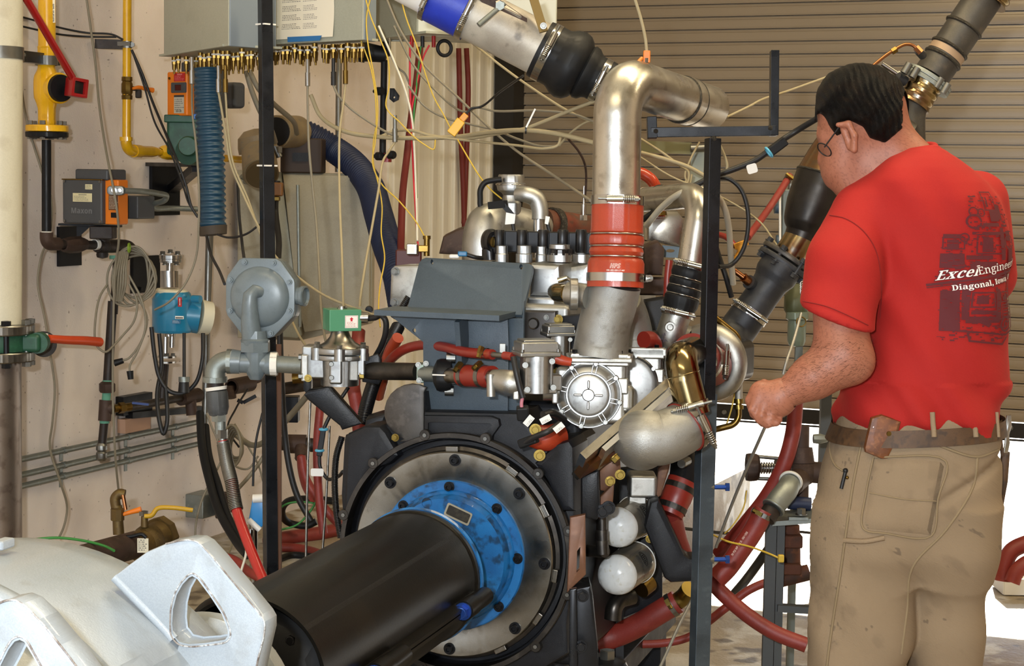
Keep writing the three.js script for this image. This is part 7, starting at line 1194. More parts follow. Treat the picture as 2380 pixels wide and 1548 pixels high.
wire('black_cable','second thick black cable hanging below the transmitter','cable',mCable,.0065,[[370,775,5.52],[375,850,5.52],[365,920,5.5],[372,985,5.48],[380,1008,5.48],[388,985,5.48],[386,900,5.5]],{ n: 10 });
{ const t = thing('cable_gland','cable gland hanging under the transmitter cables','gland'); part(t,'gland',[rod(P(428,878,5.48),P(427,912,5.48),.014,.017),rod(P(428,774,5.5),P(428,880,5.48),.005)],mCable); part(t,'collar',rod(P(428,876,5.48),P(428,888,5.48),.0165,.0165),mGalv); }
// ---------------------------------------------------------------- low left: brass valves, hoses, cables on the floor
{
 const t = thing('brass_valve','large tarnished brass ball valve with yellow lever above the dynamometer','valve'),Z = 4.75,k = Z / F,br = M('tarnished_brass',0,.5,.5,{ map: blotch(0x5e4a26,0x4a3a20,0x72602e,361),rpt: 8,bump: .001,brpt: 14 });
 part(t,'body',[rod(P(318,1272,Z - .02),P(385,1238,Z + .08),36 * k,36 * k,30),fit(P(376,1242,Z + .07),P(385,1238,Z + .08).sub(P(318,1272,Z - .02)),[[30 * k,-8 * k],[44 * k,-8 * k],[44 * k,10 * k],[30 * k,14 * k]],8),ball(40 * k,...P(345,1258,Z + .02).toArray(),24)],br);
 part(t,'inlet',rod(P(190,1300,Z - .2),P(318,1265,Z),32 * k,32 * k,26),mIronB); part(t,'stem',rod(P(336,1225,Z),P(336,1200,Z),9 * k,8 * k,16),br); part(t,'stem_nut',at(YF(P(334,1198,Z),UPV),hexp(11 * k,10 * k)),mZinc);
 part(t,'lever',sweep(pts([[336,1200,Z - .01],[352,1198,Z - .01],[366,1182,Z - .01],[400,1180,Z - .01],[448,1186,Z]]),.006,{ n: 8 }),M('dull_yellow_lever',0xb89018,.45)); part(t,'tag',at(CP(332,1268,Z - .06),new THREE.PlaneGeometry(26,34)),printed('valve_tag',64,80,(g,w,h) => { g.fillStyle = '#d8d2bc'; g.fillRect(0,0,w,h); lines(g,6,8,50,6,11,'#444'); }));
 part(t,'black_lever',sweep(pts([[282,1250,Z - .06],[310,1246,Z - .06],[330,1242,Z - .06],[340,1250,Z - .06]]),.005,{ n: 8 }),mBlk);
 const s = thing('drain_valve','small brass drain valve with orange lever on the brown pipe','valve'); part(s,'body',[rod(P(276,1242,Z),P(272,1175,Z),13 * k,12 * k,20),fit(P(273,1195,Z),UPV,[[10 * k,-16 * k],[16 * k,-14 * k],[16 * k,12 * k],[11 * k,16 * k]],8),sweep(pts([[270,1180,Z],[268,1158,Z],[278,1148,Z],[290,1150,Z]]),12 * k,{ n: 18 })],br); part(s,'lever',sweep(pts([[285,1196,Z],[305,1190,Z],[328,1184,Z]]),[.005,.006,.008],{ n: 10 }),mOrg); part(s,'tee_handle',rod(P(286,1150,Z - .02),P(292,1185,Z - .02),.005),mCopper);
}
wire('green_wire','green wire running over the dynamometer to the brass valve','wire',mGrn,.0035,[[60,1256,4.6],[130,1250,4.6],[190,1256,4.58],[240,1268,4.55],[265,1280,4.5]]);
wire('black_hose','pair of black hoses falling behind the red fuel hose','hose',mRub,.0125,[[465,960,5.5],[470,1040,5.4],[485,1110,5.3],[510,1190,5.2],[550,1260,5.1],[575,1290,5.0]],{ n: 14 });
wire('black_hose','second black hose falling behind the red fuel hose','hose',mRub,.0105,[[478,990,5.5],[486,1060,5.4],[505,1120,5.3],[530,1200,5.2],[565,1265,5.1],[590,1300,5.0]],{ n: 14 });
{ const t = thing('cable_coil','loose coil of grey cable behind the black post foot','coil'); for (let i = 0; i < 5; i++) { const a = []; for (let j = 0; j <= 20; j++) { const q = j / 20 * 2 * Math.PI + i; a.push(P(538 + i * 3 + (22 - i * 2) * Math.cos(q),1040 + (48 - i * 5) * Math.sin(q) + 4 * Math.cos(2 * q),5.6 + i * .012)); } part(t,'turn',sweep(a,.0042,{ n: 7,steps: 50 }),mGreyCable); } }
wire('grey_cable','bundle of grey cables sagging from the post to the low wall','cable',mGreyCable,.009,[[536,1000,5.7],[560,1020,5.7],[590,1035,5.6],[625,1020,5.5],[680,960,5.4],[718,915,5.3]],{ n: 10 });
wire('grey_cable','grey cable rising diagonally behind the black post','cable',mGreyCable,.006,[[550,1140,5.6],[585,1100,5.6],[610,1065,5.6],[640,1010,5.6]],{ n: 10 });
wire('black_cable','black cable with plug end hanging left of the black post','cable',mCable,.0035,[[610,960,5.2],[596,1020,5.2],[590,1075,5.2],[588,1130,5.2]]);
{ const t = thing('blue_lamp','bright blue box lamp on a chrome stand behind the black post','lamp'),Z = 5.1; part(t,'body',cslab([[586,1162],[612,1160],[622,1210],[604,1230],[578,1206]].map(([x,y]) => [x,y]),Z,.06,[],.004),M('sky_blue_plastic',0x2f86c8,.35)); part(t,'rim',rod(P(588,1159,Z),P(612,1158,Z),.012),mWhite); part(t,'rim',rod(P(578,1208,Z),P(604,1232,Z),.008),mWhite); part(t,'stem',[rod(P(590,1215,Z + .03),P(590,1215,Z + .03).setY(.285),.012),rod(P(584,1230,Z),P(580,1260,Z),.007)],mChrome); }
wire('black_hose','black hose coiled on the floor behind the shaft','hose',mRub,.012,[[780,1165,5.9],[720,1160,6.0],[670,1165,6.1],[655,1190,6.2],[672,1215,6.3],[712,1222,6.3],[735,1212,6.3]],{ n: 14 });
wire('black_hose','black hoses lying on the floor by the post foot','hose',mRub,.011,[[640,1304],[680,1290],[740,1294],[800,1284]].map(([x,y]) => FL(x,y,.291)),{ n: 12 });
wire('black_hose','black hose arching inside the lifting lug opening','hose',mRub,.016,[[455,1440,4.0],[485,1410,4.1],[520,1400,4.2],[570,1402,4.2]],{ n: 14 });
const rh = (lb,a,r,m = mRedHose) => { const t = thing('red_hose',lb,'hose'); part(t,'hose',sweep(Array.isArray(a[0]) ? pts(a) : a,r,{ n: 18 }),m); };
rh('thick red hose lying on the floor left of the bell housing',[[620,1258],[680,1248],[740,1240],[800,1228]].map(([x,y]) => FL(x,y,.30)),.024); rh('red hose running down left of the bell housing',[[745,940,5.3],[738,1020,5.3],[738,1090,5.3],[742,1160,5.3],[752,1240,5.3]],.0125); rh('red hose branching across to the bell housing',[[700,1060,5.4],[710,1110,5.4],[732,1150,5.4],[770,1200,5.4],[800,1230,5.4]],.013); rh('lower red hose on the floor behind the shaft',[[640,1272],[690,1274],[750,1290],[780,1310]].map(([x,y]) => FL(x,y,.295)),.015); rh('red hose end near the fuel hose on the floor',[[500,1290,4.9],[540,1300,4.9],[580,1330,4.8],[640,1360,4.7]],.012);
rh('red hose rising behind the solenoid valve',[[842,1700,4.9],[840,1300,4.9],[836,1020,4.9],[830,950,4.9],[822,900,4.9],[828,840,4.95],[834,770,5.0]],.018); rh('orange red hose curving behind the black gas pipe',[[880,920,4.7],[893,870,4.6],[905,820,4.55],[925,785,4.5]],.0145,mSil);
{ const t = thing('vent_hose','red vent hose arching from the gas line to the throttle','hose'),a = pts([[895,855,4.45],[912,832,4.4],[940,812,4.35],[980,802,4.3],[1030,806,4.22],[1080,818,4.14],[1145,824,4.06]]); part(t,'hose',sweep(a,.0115,{ n: 16 }),mSilR); wclamp(t,P(1130,822,4.08),a[6].clone().sub(a[5]),.0118,P(1130,790,3.9),.01); part(t,'barb',rod(P(1145,824,4.06),P(1185,828,4.02),.0062),mZinc); part(t,'end_sleeve',rod(P(1172,826,4.03),P(1192,829,4.01),.009),mSilR); part(t,'clip',at(CP(1168,812,4.05),box(14,26,3,0,0,0,1)),mZinc); }
{ const t = thing('vent_hose','short orange hose between throttle body and mixer','hose'); part(t,'hose',sweep(pts([[1290,832,4.0],[1308,838,4.0],[1328,842,4.0]]),[.012,.011,.009],{ n: 14 }),mSil); }
{ const t = thing('wiring_conduit','ribbed black wiring conduit behind the solenoid valve','conduit'); part(t,'conduit',ribbed(pts([[925,760,4.7],[905,800,4.65],[885,850,4.6],[865,900,4.55],[848,960,4.5],[843,985,4.5]]),.0165,.0012,.0045,14),mRubG);
 const u = thing('wiring_conduit','thin ribbed conduit running down left of the bell housing','conduit'); part(u,'conduit',ribbed(pts([[795,1015,4.5],[782,1060,4.5],[778,1120,4.5],[782,1190,4.5],[792,1250,4.5]]),.008,.0008,.004,10),mRubG);
 const v = thing('wiring_conduit','ribbed conduit behind the grey bracket shoulder','conduit'); part(v,'conduit',ribbed(pts([[950,690,4.45],[938,710,4.45],[925,730,4.45]]),.0085,.0008,.004,10),mRubG); }
{ const t = thing('wire_connector','black connector pair with pale blue latches beside the bell housing','connector'); part(t,'body',bar(P(752,996,4.6),P(742,1060,4.6),.014,.012,hR,.002),mRub); for (const [x,y] of [[752,998],[743,1047]]) part(t,'latch',torus(P(x,y,4.59),UPV,.009,.0032),M('pale_blue_latch',0)); part(t,'tag',at(CP(737,1098,4.58),slab(rrect(30,18,4),[],1.4)),mWhite); part(t,'lead',sweep(pts([[742,1055,4.6],[744,1085,4.6],[760,1112,4.6],[785,1108,4.55],[797,1096,4.5]]),.0045,{ n: 8 }),mCable); part(t,'upper_lead',sweep(pts([[752,998,4.6],[765,970,4.6],[790,930,4.6],[810,900,4.6]]),.005,{ n: 8 }),mCable); }
for (const [lb,a] of [['thin steel rod standing left of the bell housing',[[721,935,4.65],[716,1060,4.65],[713,1180,4.65],[711,1300,4.65],[704,1720,4.65]]],['second thin steel rod standing beside the bell housing',[[766,990,4.75],[762,1080,4.75],[756,1190,4.75],[750,1275,4.75],[728,1740,4.75]]]]) wire('steel_rod',lb,'rod',mSteel,.0034,a);
wire('green_wire','green earth wire on the floor behind the shaft','wire',mGrn,.003,[[640,1190,5.4],[670,1170,5.4],[720,1168,5.4],[755,1178,5.4]]);
wire('green_wire','second green wire crossing the red floor hose','wire',mGrn,.003,[[650,1232,5.3],[690,1220,5.3],[720,1190,5.3],[735,1165,5.3]]);
{ const t = thing('pipe_cluster','dark iron pipe with valve behind the black post','pipe'); part(t,'run',rod(P(640,1030,5.8),P(735,1035,5.8),.022,.022,18),mIron); part(t,'upper_run',rod(P(650,905,6.0),P(745,890,6.1),.02,.02,18),mIron); part(t,'tee',[fit(P(690,1032,5.8),hR,[[.022,-.03],[.03,-.03],[.03,.03],[.022,.03]],18),rod(P(700,1040,5.78),P(700,1065,5.75),.02)],mIronB); part(t,'strut_box',at(CP(665,950,6.1),box(60,60,40,0,0,0,2)),mBlk); part(t,'brass_fitting',rod(P(680,880,6.0),P(705,878,6.0),.018),mBrass);
 const h = thing('red_hose','red hose hanging from the dark iron pipe tee','hose'); part(h,'hose',sweep(pts([[700,1062,5.75],[702,1090,5.7],[712,1130,5.6],[730,1160,5.5]]),.014,{ n: 16 }),mRedHose); }
// ---------------------------------------------------------------- small engine fittings in front
{ const t = thing('solenoid','small chrome and brass solenoid on the cylinder head','solenoid'),Z = 4.75; part(t,'coil',at(CP(958,579,Z),box(26,26,26,0,0,0,3)),mChrome); part(t,'coil_face',at(CP(955,580,Z - .016),slab(rrect(17,18,2),[],2)),mWhite); part(t,'stem',[at(CP(992,565,Z),cyl(7,7,40,-30,16)),at(CP(984,578,Z),box(24,16,16,0,0,0,2))],mBrass); part(t,'collar',rod(P(992,548,Z),P(992,556,Z),.010),mBrass);
 const r = eng; part(r,'red_rocker_bar',at(CP(950,600,4.9),box(60,40,30,0,0,0,4)),M('dark_red_paint',0x4a1410,.5)); part(r,'wire_clip',[at(CP(1075,590,4.4),box(22,12,14,0,0,0,3))],M('blue_clip',0x1f6a98,.4)); part(r,'pale_clip',at(CP(1056,596,4.4),box(24,10,12,0,0,0,4)),mWhite); part(r,'clip_lead',sweep(pts([[1085,592,4.4],[1105,598,4.4],[1120,600,4.42]]),.005),mCable); }
part(eng,'orange_cover',sweep(pts([[1235,1012,4.12],[1270,1018,4.12],[1305,1008,4.14]]),[.026,.03,.026],{ n: 20 }),mSil);
{ const t = thing('wiring_harness','black wiring harness with white tags hanging below the front throttle body','harness'); part(t,'sleeve',sweep(pts([[1193,830,3.94],[1200,865,3.93],[1208,900,3.93],[1215,925,3.93]]),.0065,{ n: 10 }),mCable); part(t,'coloured_wires',sweep(pts([[1214,925,3.93],[1212,940,3.93],[1214,955,3.93]]),.004,{ n: 8 }),M('mixed_wires',0xb06a78,.5)); part(t,'plug',bar(P(1214,945,3.93),P(1216,975,3.94),.026,.022,hR,.004),mRub);
 part(t,'sleeve',sweep(pts([[1262,965,3.95],[1285,960,3.97],[1310,975,4.0]]),.009,{ n: 10 }),mRubG); part(t,'sleeve',sweep(pts([[1220,1030,3.95],[1245,1015,3.93],[1275,1002,3.92],[1300,985,3.95]]),.0065,{ n: 10 }),mCable); part(t,'plug',bar(P(1208,1033,3.96),P(1248,1018,3.94),.02,.02,UPV,.004),mRub);
 const tag = printed('harness_tag',96,64,(g,w,h) => { g.fillStyle = '#e6e4de'; g.fillRect(0,0,w,h); lines(g,10,38,70,2,12,'#333'); }); for (const [x,y,a] of [[1229,978,.9],[1268,975,.5],[1299,994,.7]]) part(t,'tag',at(CP(x,y,3.915).multiply(new THREE.Matrix4().makeRotationZ(a)),new THREE.PlaneGeometry(26,15)),tag);
 bolt(eng,P(1244,998,4.0),hZ,.010,mYZinc); bolt(eng,P(1254,1058,4.04),hZ,.010,mYZinc); }

[['thin grey cable looping left of the black post',mGreyCable,[[480,960,5.6],[500,1010,5.6],[535,1075,5.6],[575,1090,5.6],[600,1060,5.6]]],['thin grey cable crossing low behind the fuel hose',mGreyCable,[[545,985,5.7],[575,1035,5.7],[600,1080,5.7],[612,1120,5.7]]],['thin grey cable hanging by the junction box',mGreyCable,[[520,1060,5.6],[500,1100,5.6],[470,1160,5.6],[455,1220,5.6],[454,1262,5.6]]],['thin yellow cable hanging behind the fuel hose',mYel,[[492,1075,5.6],[505,1120,5.6],[520,1190,5.55],[545,1260,5.5]]],['thin black cable dropping from the wall pipe to the coil',mCable,[[575,905,5.9],[548,950,5.8],[530,1000,5.7],[556,1040,5.7]]],['tan cable loop on the ledge behind the fuel hose',mTanWire,[[505,1195,5.5],[535,1200,5.4],[548,1225,5.3],[540,1265,5.2],[525,1300,5.1]]],['white cable hanging beside the fuel hose foot',mWhiteWire,[[570,1250,4.6],[572,1285,4.6],[560,1330,4.6],[556,1360,4.6]]]].forEach(([lb,m,a]) => wire('loose_cable',lb,'cable',m,.0032,a));
// ---------------------------------------------------------------- the person in the red shirt
{
 const Zm = 4.1,s = Zm / F,O = P(2130,985,Zm);
 const J = (px,py,dz = 0) => P(px,py,Zm - dz);
 const L = p => { const q = p.clone().sub(O); return [q.dot(hR),q.y,q.dot(hZ)]; };
 const X = px => (px - 2130) * s;
 // stacked oval sections: [photo row, left, right, half depth, depth offset]
 function rows(a) {
  const A = a.map(([y,l,r,b,z = 0]) => { const q = hit((l + r) / 2,y,O,hZ); const h = hit(l,y,O,hZ),k = hit(r,y,O,hZ); return { y: q.y,c: q.clone().sub(O).dot(hR),w: h.distanceTo(k) / 2,b,z }; }).sort((p,q) => p.y - q.y);
  const sec = y => { let i = 0; while (i < A.length - 2 && y > A[i + 1].y) i++; const p = A[Math.max(0,i - 1)],q = A[i],r = A[i + 1],u = A[Math.min(A.length - 1,i + 2)],t = Math.min(1,Math.max(0,(y - q.y) / (r.y - q.y))),cr = k => { const m0 = (r[k] - p[k]) / 2,m1 = (u[k] - q[k]) / 2,t2 = t * t,t3 = t2 * t; return (2 * t3 - 3 * t2 + 1) * q[k] + (t3 - 2 * t2 + t) * m0 + (-2 * t3 + 3 * t2) * r[k] + (t3 - t2) * m1; }; return [cr('c'),cr('w'),cr('b'),cr('z')]; };
  const f = p => { const x = (p.x - O.x) * hR.x + (p.z - O.z) * hR.z,z = (p.x - O.x) * hZ.x + (p.z - O.z) * hZ.z,[c,w,b,zz] = sec(p.y),dx = (x - c) / w,dz = (z - zz) / b,e = Math.pow(Math.pow(Math.abs(dx),2.3) + Math.pow(Math.abs(dz),2.3),1 / 2.3); return Math.max((e - 1) * Math.min(w,b),p.y - A[A.length - 1].y,A[0].y - p.y); };
  f.sec = sec; f.lo = A[0].y; f.hi = A[A.length - 1].y; return f;
 }
 const wob = (p,f,ph) => Math.sin(p.x * f + ph) * Math.sin(p.y * f * .8 + ph * 2) * Math.sin(p.z * f * .9 + ph * 3);
 const man = thing('person','person in red printed t-shirt and khaki work trousers leaning over the engine','person');
 // --- shirt
 const torso = rows([[340,2112,2176,.045],[350,2098,2192,.07],[368,2066,2222,.095],[390,2034,2255,.115],[420,2000,2290,.13],[460,1985,2318,.142],[520,1985,2334,.148],[600,2000,2339,.15],[700,2012,2337,.15],[800,2005,2335,.15],[880,1968,2332,.155],[930,1945,2331,.162],[962,1941,2327,.163],[986,1952,2316,.155]]);
 const sh0 = J(2010,505,.06),sh1 = J(1962,620,.115),sh2 = J(1940,800,.16),hemO = J(1942,742,.15),hemN = hR.clone().multiplyScalar(-.315).addScaledVector(UPV,-.95).addScaledVector(hZ,-.1).normalize();
 const rs0 = J(2270,470,-.02),rs1 = J(2290,640,-.08);
 const shirtF = p => {
  let t = torso(p);
  const fold = .0055 * wob(p,26,1.3) + .0036 * Math.sin((p.y * 1.0 + p.x * .9) * 46 + 3 * Math.sin(p.x * 9));
  t += fold * (p.y < 1.12 ? 1.9 : .8);
  let a = smin(cap(p,sh0,sh1,.076,.079),cap(p,sh1,sh2,.079,.083),.03);
  a = smax(a + fold * .6,(p.x - hemO.x) * hemN.x + (p.y - hemO.y) * hemN.y + (p.z - hemO.z) * hemN.z,.012);
  let r = cap(p,rs0,rs1,.07,.07);
  return smin(smin(t,r,.04),a,.022);
 };
 const bb = bound([J(1850,330,.3),J(2345,1000,-.25),J(1850,330,-.25),J(2345,1000,.3)],.02);
 const RED = tex(512,(u,v) => { let c = mix3([.66,.092,.066],[.62,.08,.06],fbm(u,v,5,4,201)); const g = (hash(Math.floor(u * 511),Math.floor(v * 511),7) - .5) * .035 + (Math.sin(u * 900) * Math.sin(v * 900)) * .012; return c.map(x => x + g); });
 const mShirt = new THREE.MeshPhysicalMaterial({ map: rep(RED,4),roughness: .85,sheen: .25,sheenRoughness: .6,sheenColor: new THREE.Color(0xff6040),side: THREE.DoubleSide,bumpMap: rep(GRAIN,16),bumpScale: .0006 }); mShirt.name = 'red_cotton';
 part(man,'shirt',surf(shirtF,bb[0],bb[1],.0075),mShirt,'red cotton t-shirt');
 // collar
 { const ring = []; for (let i = 0; i <= 30; i++) { const a = i / 30 * 2 * Math.PI; ring.push(J(2126 + 48 * Math.cos(a),358 + 14 * Math.sin(a) - 16 * Math.cos(a),.05 * Math.sin(a))); } part(man,'collar',skin(ring,ring.map(() => .0075),10,false),mShirt); }
 // print on the back of the shirt
 const PRINT = canvas(700,1000,(g,w,h) => {
  g.clearRect(0,0,w,h); const dk = '#5a1a20',R = (x,y,a,b) => g.fillRect(x,y,a,b); g.fillStyle = dk; g.strokeStyle = dk;
  const S = (x,y,a,b,l = 7) => { g.lineWidth = l; g.strokeRect(x,y,a,b); },C = (x,y,r,l = 8) => { g.lineWidth = l; g.beginPath(); g.arc(x,y,r,0,7); g.stroke(); };
  S(330,40,90,110); R(350,70,12,60); C(250,160,26); C(300,165,22); R(360,150,70,70); R(420,120,40,90); C(470,200,24); R(440,240,60,14); C(250,220,40,12); R(300,230,120,22); R(240,285,190,16);
  R(90,300,90,26); S(90,320,110,70); R(110,335,60,60); C(200,320,24); S(270,300,150,120,9); R(300,320,60,90); R(420,260,30,200); C(500,350,44,10); R(470,280,50,60); R(480,390,60,80); R(80,420,120,90); R(210,430,150,26); R(230,470,160,50);
  R(60,560,560,8); R(90,650,100,240); S(100,700,60,120); R(200,640,40,190); S(250,660,120,90,9); R(270,680,60,50); R(380,640,36,200); S(420,660,120,60); R(440,680,60,30); S(430,740,110,80); for (let i = 0; i < 4; i++) R(440,750 + i * 20,90,8); C(470,860,44,14); C(470,860,18,10); R(250,770,150,26); R(220,810,190,40); g.save(); g.translate(310,850); g.rotate(.5); R(-60,-20,110,26); g.restore();
  g.lineWidth = 12; g.beginPath(); g.moveTo(120,890); g.lineTo(480,930); g.lineTo(560,900); g.stroke(); g.beginPath(); g.moveTo(230,910); g.lineTo(240,960); g.lineTo(460,990); g.lineTo(500,940); g.stroke(); R(540,560,30,330); R(580,640,50,60); R(90,860,90,40);
  for (let i = 0; i < 620; i++) { const x = 80 + hash(i,1,9) * 520,y = 60 + hash(i,2,9) * 900; if (y < 300 && (x < 220 || x > 520)) continue; R(x,y,4 + 26 * hash(i,3,9),3 + 8 * hash(i,4,9)); }
  g.globalCompositeOperation = 'destination-out'; for (let i = 0; i < 160; i++) R(80 + hash(i,5,9) * 520,60 + hash(i,6,9) * 900,3 + 30 * hash(i,7,9),2 + 4 * hash(i,8,9)); g.globalCompositeOperation = 'source-over';
  const tx = (str,x,y,f,sk) => { g.save(); g.translate(x,y); g.rotate(-.17); if (sk) g.transform(1,0,-.3,1,0,0); g.font = f; g.lineWidth = 10; g.strokeStyle = dk; g.strokeText(str,0,0); g.fillStyle = '#f3efe9'; g.fillText(str,0,0); g.restore(); };
  g.save(); g.translate(20,610); g.rotate(-.17); g.fillStyle = dk; R(0,0,640,16); R(0,22,640,6); g.restore();
  tx('Excel',60,590,'italic bold 78px serif',1); tx('Engineering',274,550,'64px serif',0); tx('Diagonal, Iowa, U',150,650,'bold 46px serif',0);
 });
 { const nu = 40,nv = 56,pos = [],uv = [],idx = [],q = V(0,0,0);
  const y0 = hit(2200,430,O,hZ).y,y1 = hit(2200,792,O,hZ).y;
  for (let j = 0; j <= nv; j++) for (let i = 0; i <= nu; i++) {
   const y = y1 + (y0 - y1) * j / nv,x0 = X(2100),[c,w,b,zz] = torso.sec(y),th = Math.acos(Math.min(1,Math.max(-1,(x0 - c) / w))) * (1 - i / nu) + .06 * i / nu;
   const e = Math.pow(Math.pow(Math.abs(Math.cos(th)),2.3) + Math.pow(Math.abs(Math.sin(th)),2.3),-1 / 2.3); const dx = Math.cos(th),dz = Math.sin(th);
   let r = 1.25,lo = .6; for (let k = 0; k < 22; k++) { const m = (r + lo) / 2; q.copy(O).addScaledVector(hR,c + w * e * dx * m).addScaledVector(hZ,zz + b * e * dz * m); q.y = y; shirtF(q) > 0 ? r = m : lo = m; }
   q.copy(O).addScaledVector(hR,c + w * e * dx * r).addScaledVector(hZ,zz + b * e * dz * r).addScaledVector(hR,dx * .0035).addScaledVector(hZ,dz * .0035); q.y = y; pos.push(q.x,q.y,q.z); uv.push(i / nu,j / nv);
   if (i && j) { const a = j * (nu + 1) + i; idx.push(a,a - 1,a - nu - 2,a,a - nu - 2,a - nu - 1); }
  }
  const g = new THREE.BufferGeometry(); g.setAttribute('position',new THREE.Float32BufferAttribute(pos,3)); g.setAttribute('uv',new THREE.Float32BufferAttribute(uv,2)); g.setIndex(idx); g.computeVertexNormals();
  const m = new THREE.MeshStandardMaterial({ map: PRINT,roughness: .8,alphaTest: .45,side: THREE.DoubleSide }); m.name = 'shirt_print';
  part(man,'shirt_print',g,m,'dark engine print with white lettering'); }
 // --- skin: head, neck, arms, hands as one surface
 const SKIN = tex(256,(u,v) => { let c = mix3([.66,.43,.34],[.60,.37,.28],fbm(u,v,6,4,211)); c = mix3(c,[.38,.22,.16],.3 * sm(.5,.85,fbm(u,v,64,2,221))); return c; });
 const mSkin = new THREE.MeshPhysicalMaterial({ map: rep(SKIN,6),roughness: .5,side: THREE.DoubleSide,bumpMap: rep(GRAIN,20),bumpScale: .0004 }); mSkin.name = 'skin';
 const ell = (p,c,rx,ry,rz,tilt = 0) => { const x0 = (p.x - c.x) * hR.x + (p.z - c.z) * hR.z,y0 = p.y - c.y,z = (p.x - c.x) * hZ.x + (p.z - c.z) * hZ.z,x = x0 * Math.cos(tilt) + y0 * Math.sin(tilt),y = -x0 * Math.sin(tilt) + y0 * Math.cos(tilt); const k = Math.hypot(x / rx,y / ry,z / rz); return (k - 1) * Math.min(rx,ry,rz); };
 const sk = J(2003,243,.02),fc = J(1957,335,.0),hd = [];
 const headF = p => {
  let d = ell(p,sk,102 * s,90 * s,.078,-.25);
  d = smin(d,ell(p,fc,52 * s,92 * s,.062,.18),.03);
  d = smin(d,cap(p,J(1948,400,.0),J(1985,440,.0),.030,.035),.04);          // jaw
  d = smin(d,cap(p,J(1922,335,-.01),J(1914,372,-.015),.008,.013),.014);    // nose
  d = smin(d,cap(p,J(1924,402,-.01),J(1932,420,-.01),.010,.012),.014);     // lips and chin
  d = smin(d,cap(p,J(1908,308,-.012),J(1918,318,.02),.012,.012),.015);     // brow
  d = smin(d,cap(p,J(2035,300,.01),J(2115,400,.0),.058,.072),.04);         // neck
  d = smin(d,cap(p,J(2000,360,.0),J(2070,430,.02),.045,.05),.03);
  return d;
 };
 { const b = bound([J(1880,140,.12),J(2170,470,-.12),J(1880,470,.12)],.01); hd.push(surf(headF,b[0],b[1],.005)); }
 // ear
 { const eF = p => { const a = smin(cap(p,J(1948,290,.085),J(1972,288,.094),.0055,.007),smin(cap(p,J(1972,288,.094),J(1986,315,.096),.007,.0065),cap(p,J(1986,315,.096),J(1985,348,.088),.0065,.0075),.006),.006); return smin(a,cap(p,J(1962,300,.078),J(1976,342,.078),.009,.008),.008); };
  const b = bound([J(1940,275,.12),J(1998,362,.06)],.012); hd.push(surf(eF,b[0],b[1],.0028)); }
 // left arm and hand
 const armF = p => {
  let d = smin(cap(p,J(1950,640,.13),J(1957,815,.16),.057,.060),cap(p,J(1962,838,.16),J(1890,876,.165),.056,.046),.03);
  d = smin(d,cap(p,J(1890,876,.165),J(1822,918,.155),.046,.031),.02);
  d = smin(d,cap(p,J(1985,838,.17),J(1995,846,.17),.030,.026),.03);
  return d;
 };
 { const b = bound([J(1790,620,.26),J(2040,920,.05),J(1800,960,.2)],.02); hd.push(surf(armF,b[0],b[1],.007)); }
 const handF = p => {
  let d = cap(p,J(1826,914,.155),J(1812,922,.152),.032,.029);
  d = smin(d,cap(p,J(1805,918,.15),J(1770,912,.145),.030,.026),.02);
  d = smin(d,cap(p,J(1805,930,.15),J(1765,940,.145),.028,.025),.02);
  d = smin(d,cap(p,J(1812,938,.15),J(1785,955,.145),.026,.020),.02);
  const fin = (a,r) => { let e = 9; for (let i = 0; i + 1 < a.length; i++) e = Math.min(e,smin(cap(p,a[i],a[i + 1],r * (1 - i * .07),r * (1 - (i + 1) * .07)),e,.004)); d = smin(d,e,.006); };
  fin([J(1762,902,.15),J(1742,930,.145),J(1752,962,.145),J(1772,984,.15)],.0098);
  fin([J(1762,924,.16),J(1749,952,.16),J(1766,976,.162),J(1782,988,.158)],.0098);
  fin([J(1775,942,.165),J(1770,966,.168),J(1788,984,.166),J(1797,984,.16)],.0094);
  fin([J(1792,952,.165),J(1792,972,.168),J(1805,982,.166),J(1812,976,.16)],.0084);
  fin([J(1800,900,.13),J(1776,892,.118),J(1760,902,.11),J(1756,930,.108)],.0105);
  return d;
 };
 { const b = bound([J(1728,880,.2),J(1850,1000,.08)],.015); hd.push(surf(handF,b[0],b[1],.0032)); }
 // right forearm and fingers beyond the sleeve
 const rF = p => { let d = smin(cap(p,J(2060,600,-.2),J(1945,640,-.24),.045,.032),cap(p,J(1945,640,-.24),J(1915,640,-.24),.03,.028),.02); for (const [y,k] of [[632,0],[647,.01],[660,.02]]) d = smin(d,smin(cap(p,J(1915,y + 2,-.23 + k),J(1893,y,-.215 + k),.009,.0088),cap(p,J(1893,y,-.215 + k),J(1876,y + 8,-.215 + k),.0088,.008),.004),.005); return smin(d,cap(p,J(1915,622,-.22),J(1888,618,-.20),.01,.009),.006); };
 { const b = bound([J(1868,590,-.12),J(2080,680,-.32),J(1868,690,-.32)],.02); hd.push(surf(rF,b[0],b[1],.0045)); }
 part(man,'body',hd,mSkin,'bare head, neck, arms and hands');
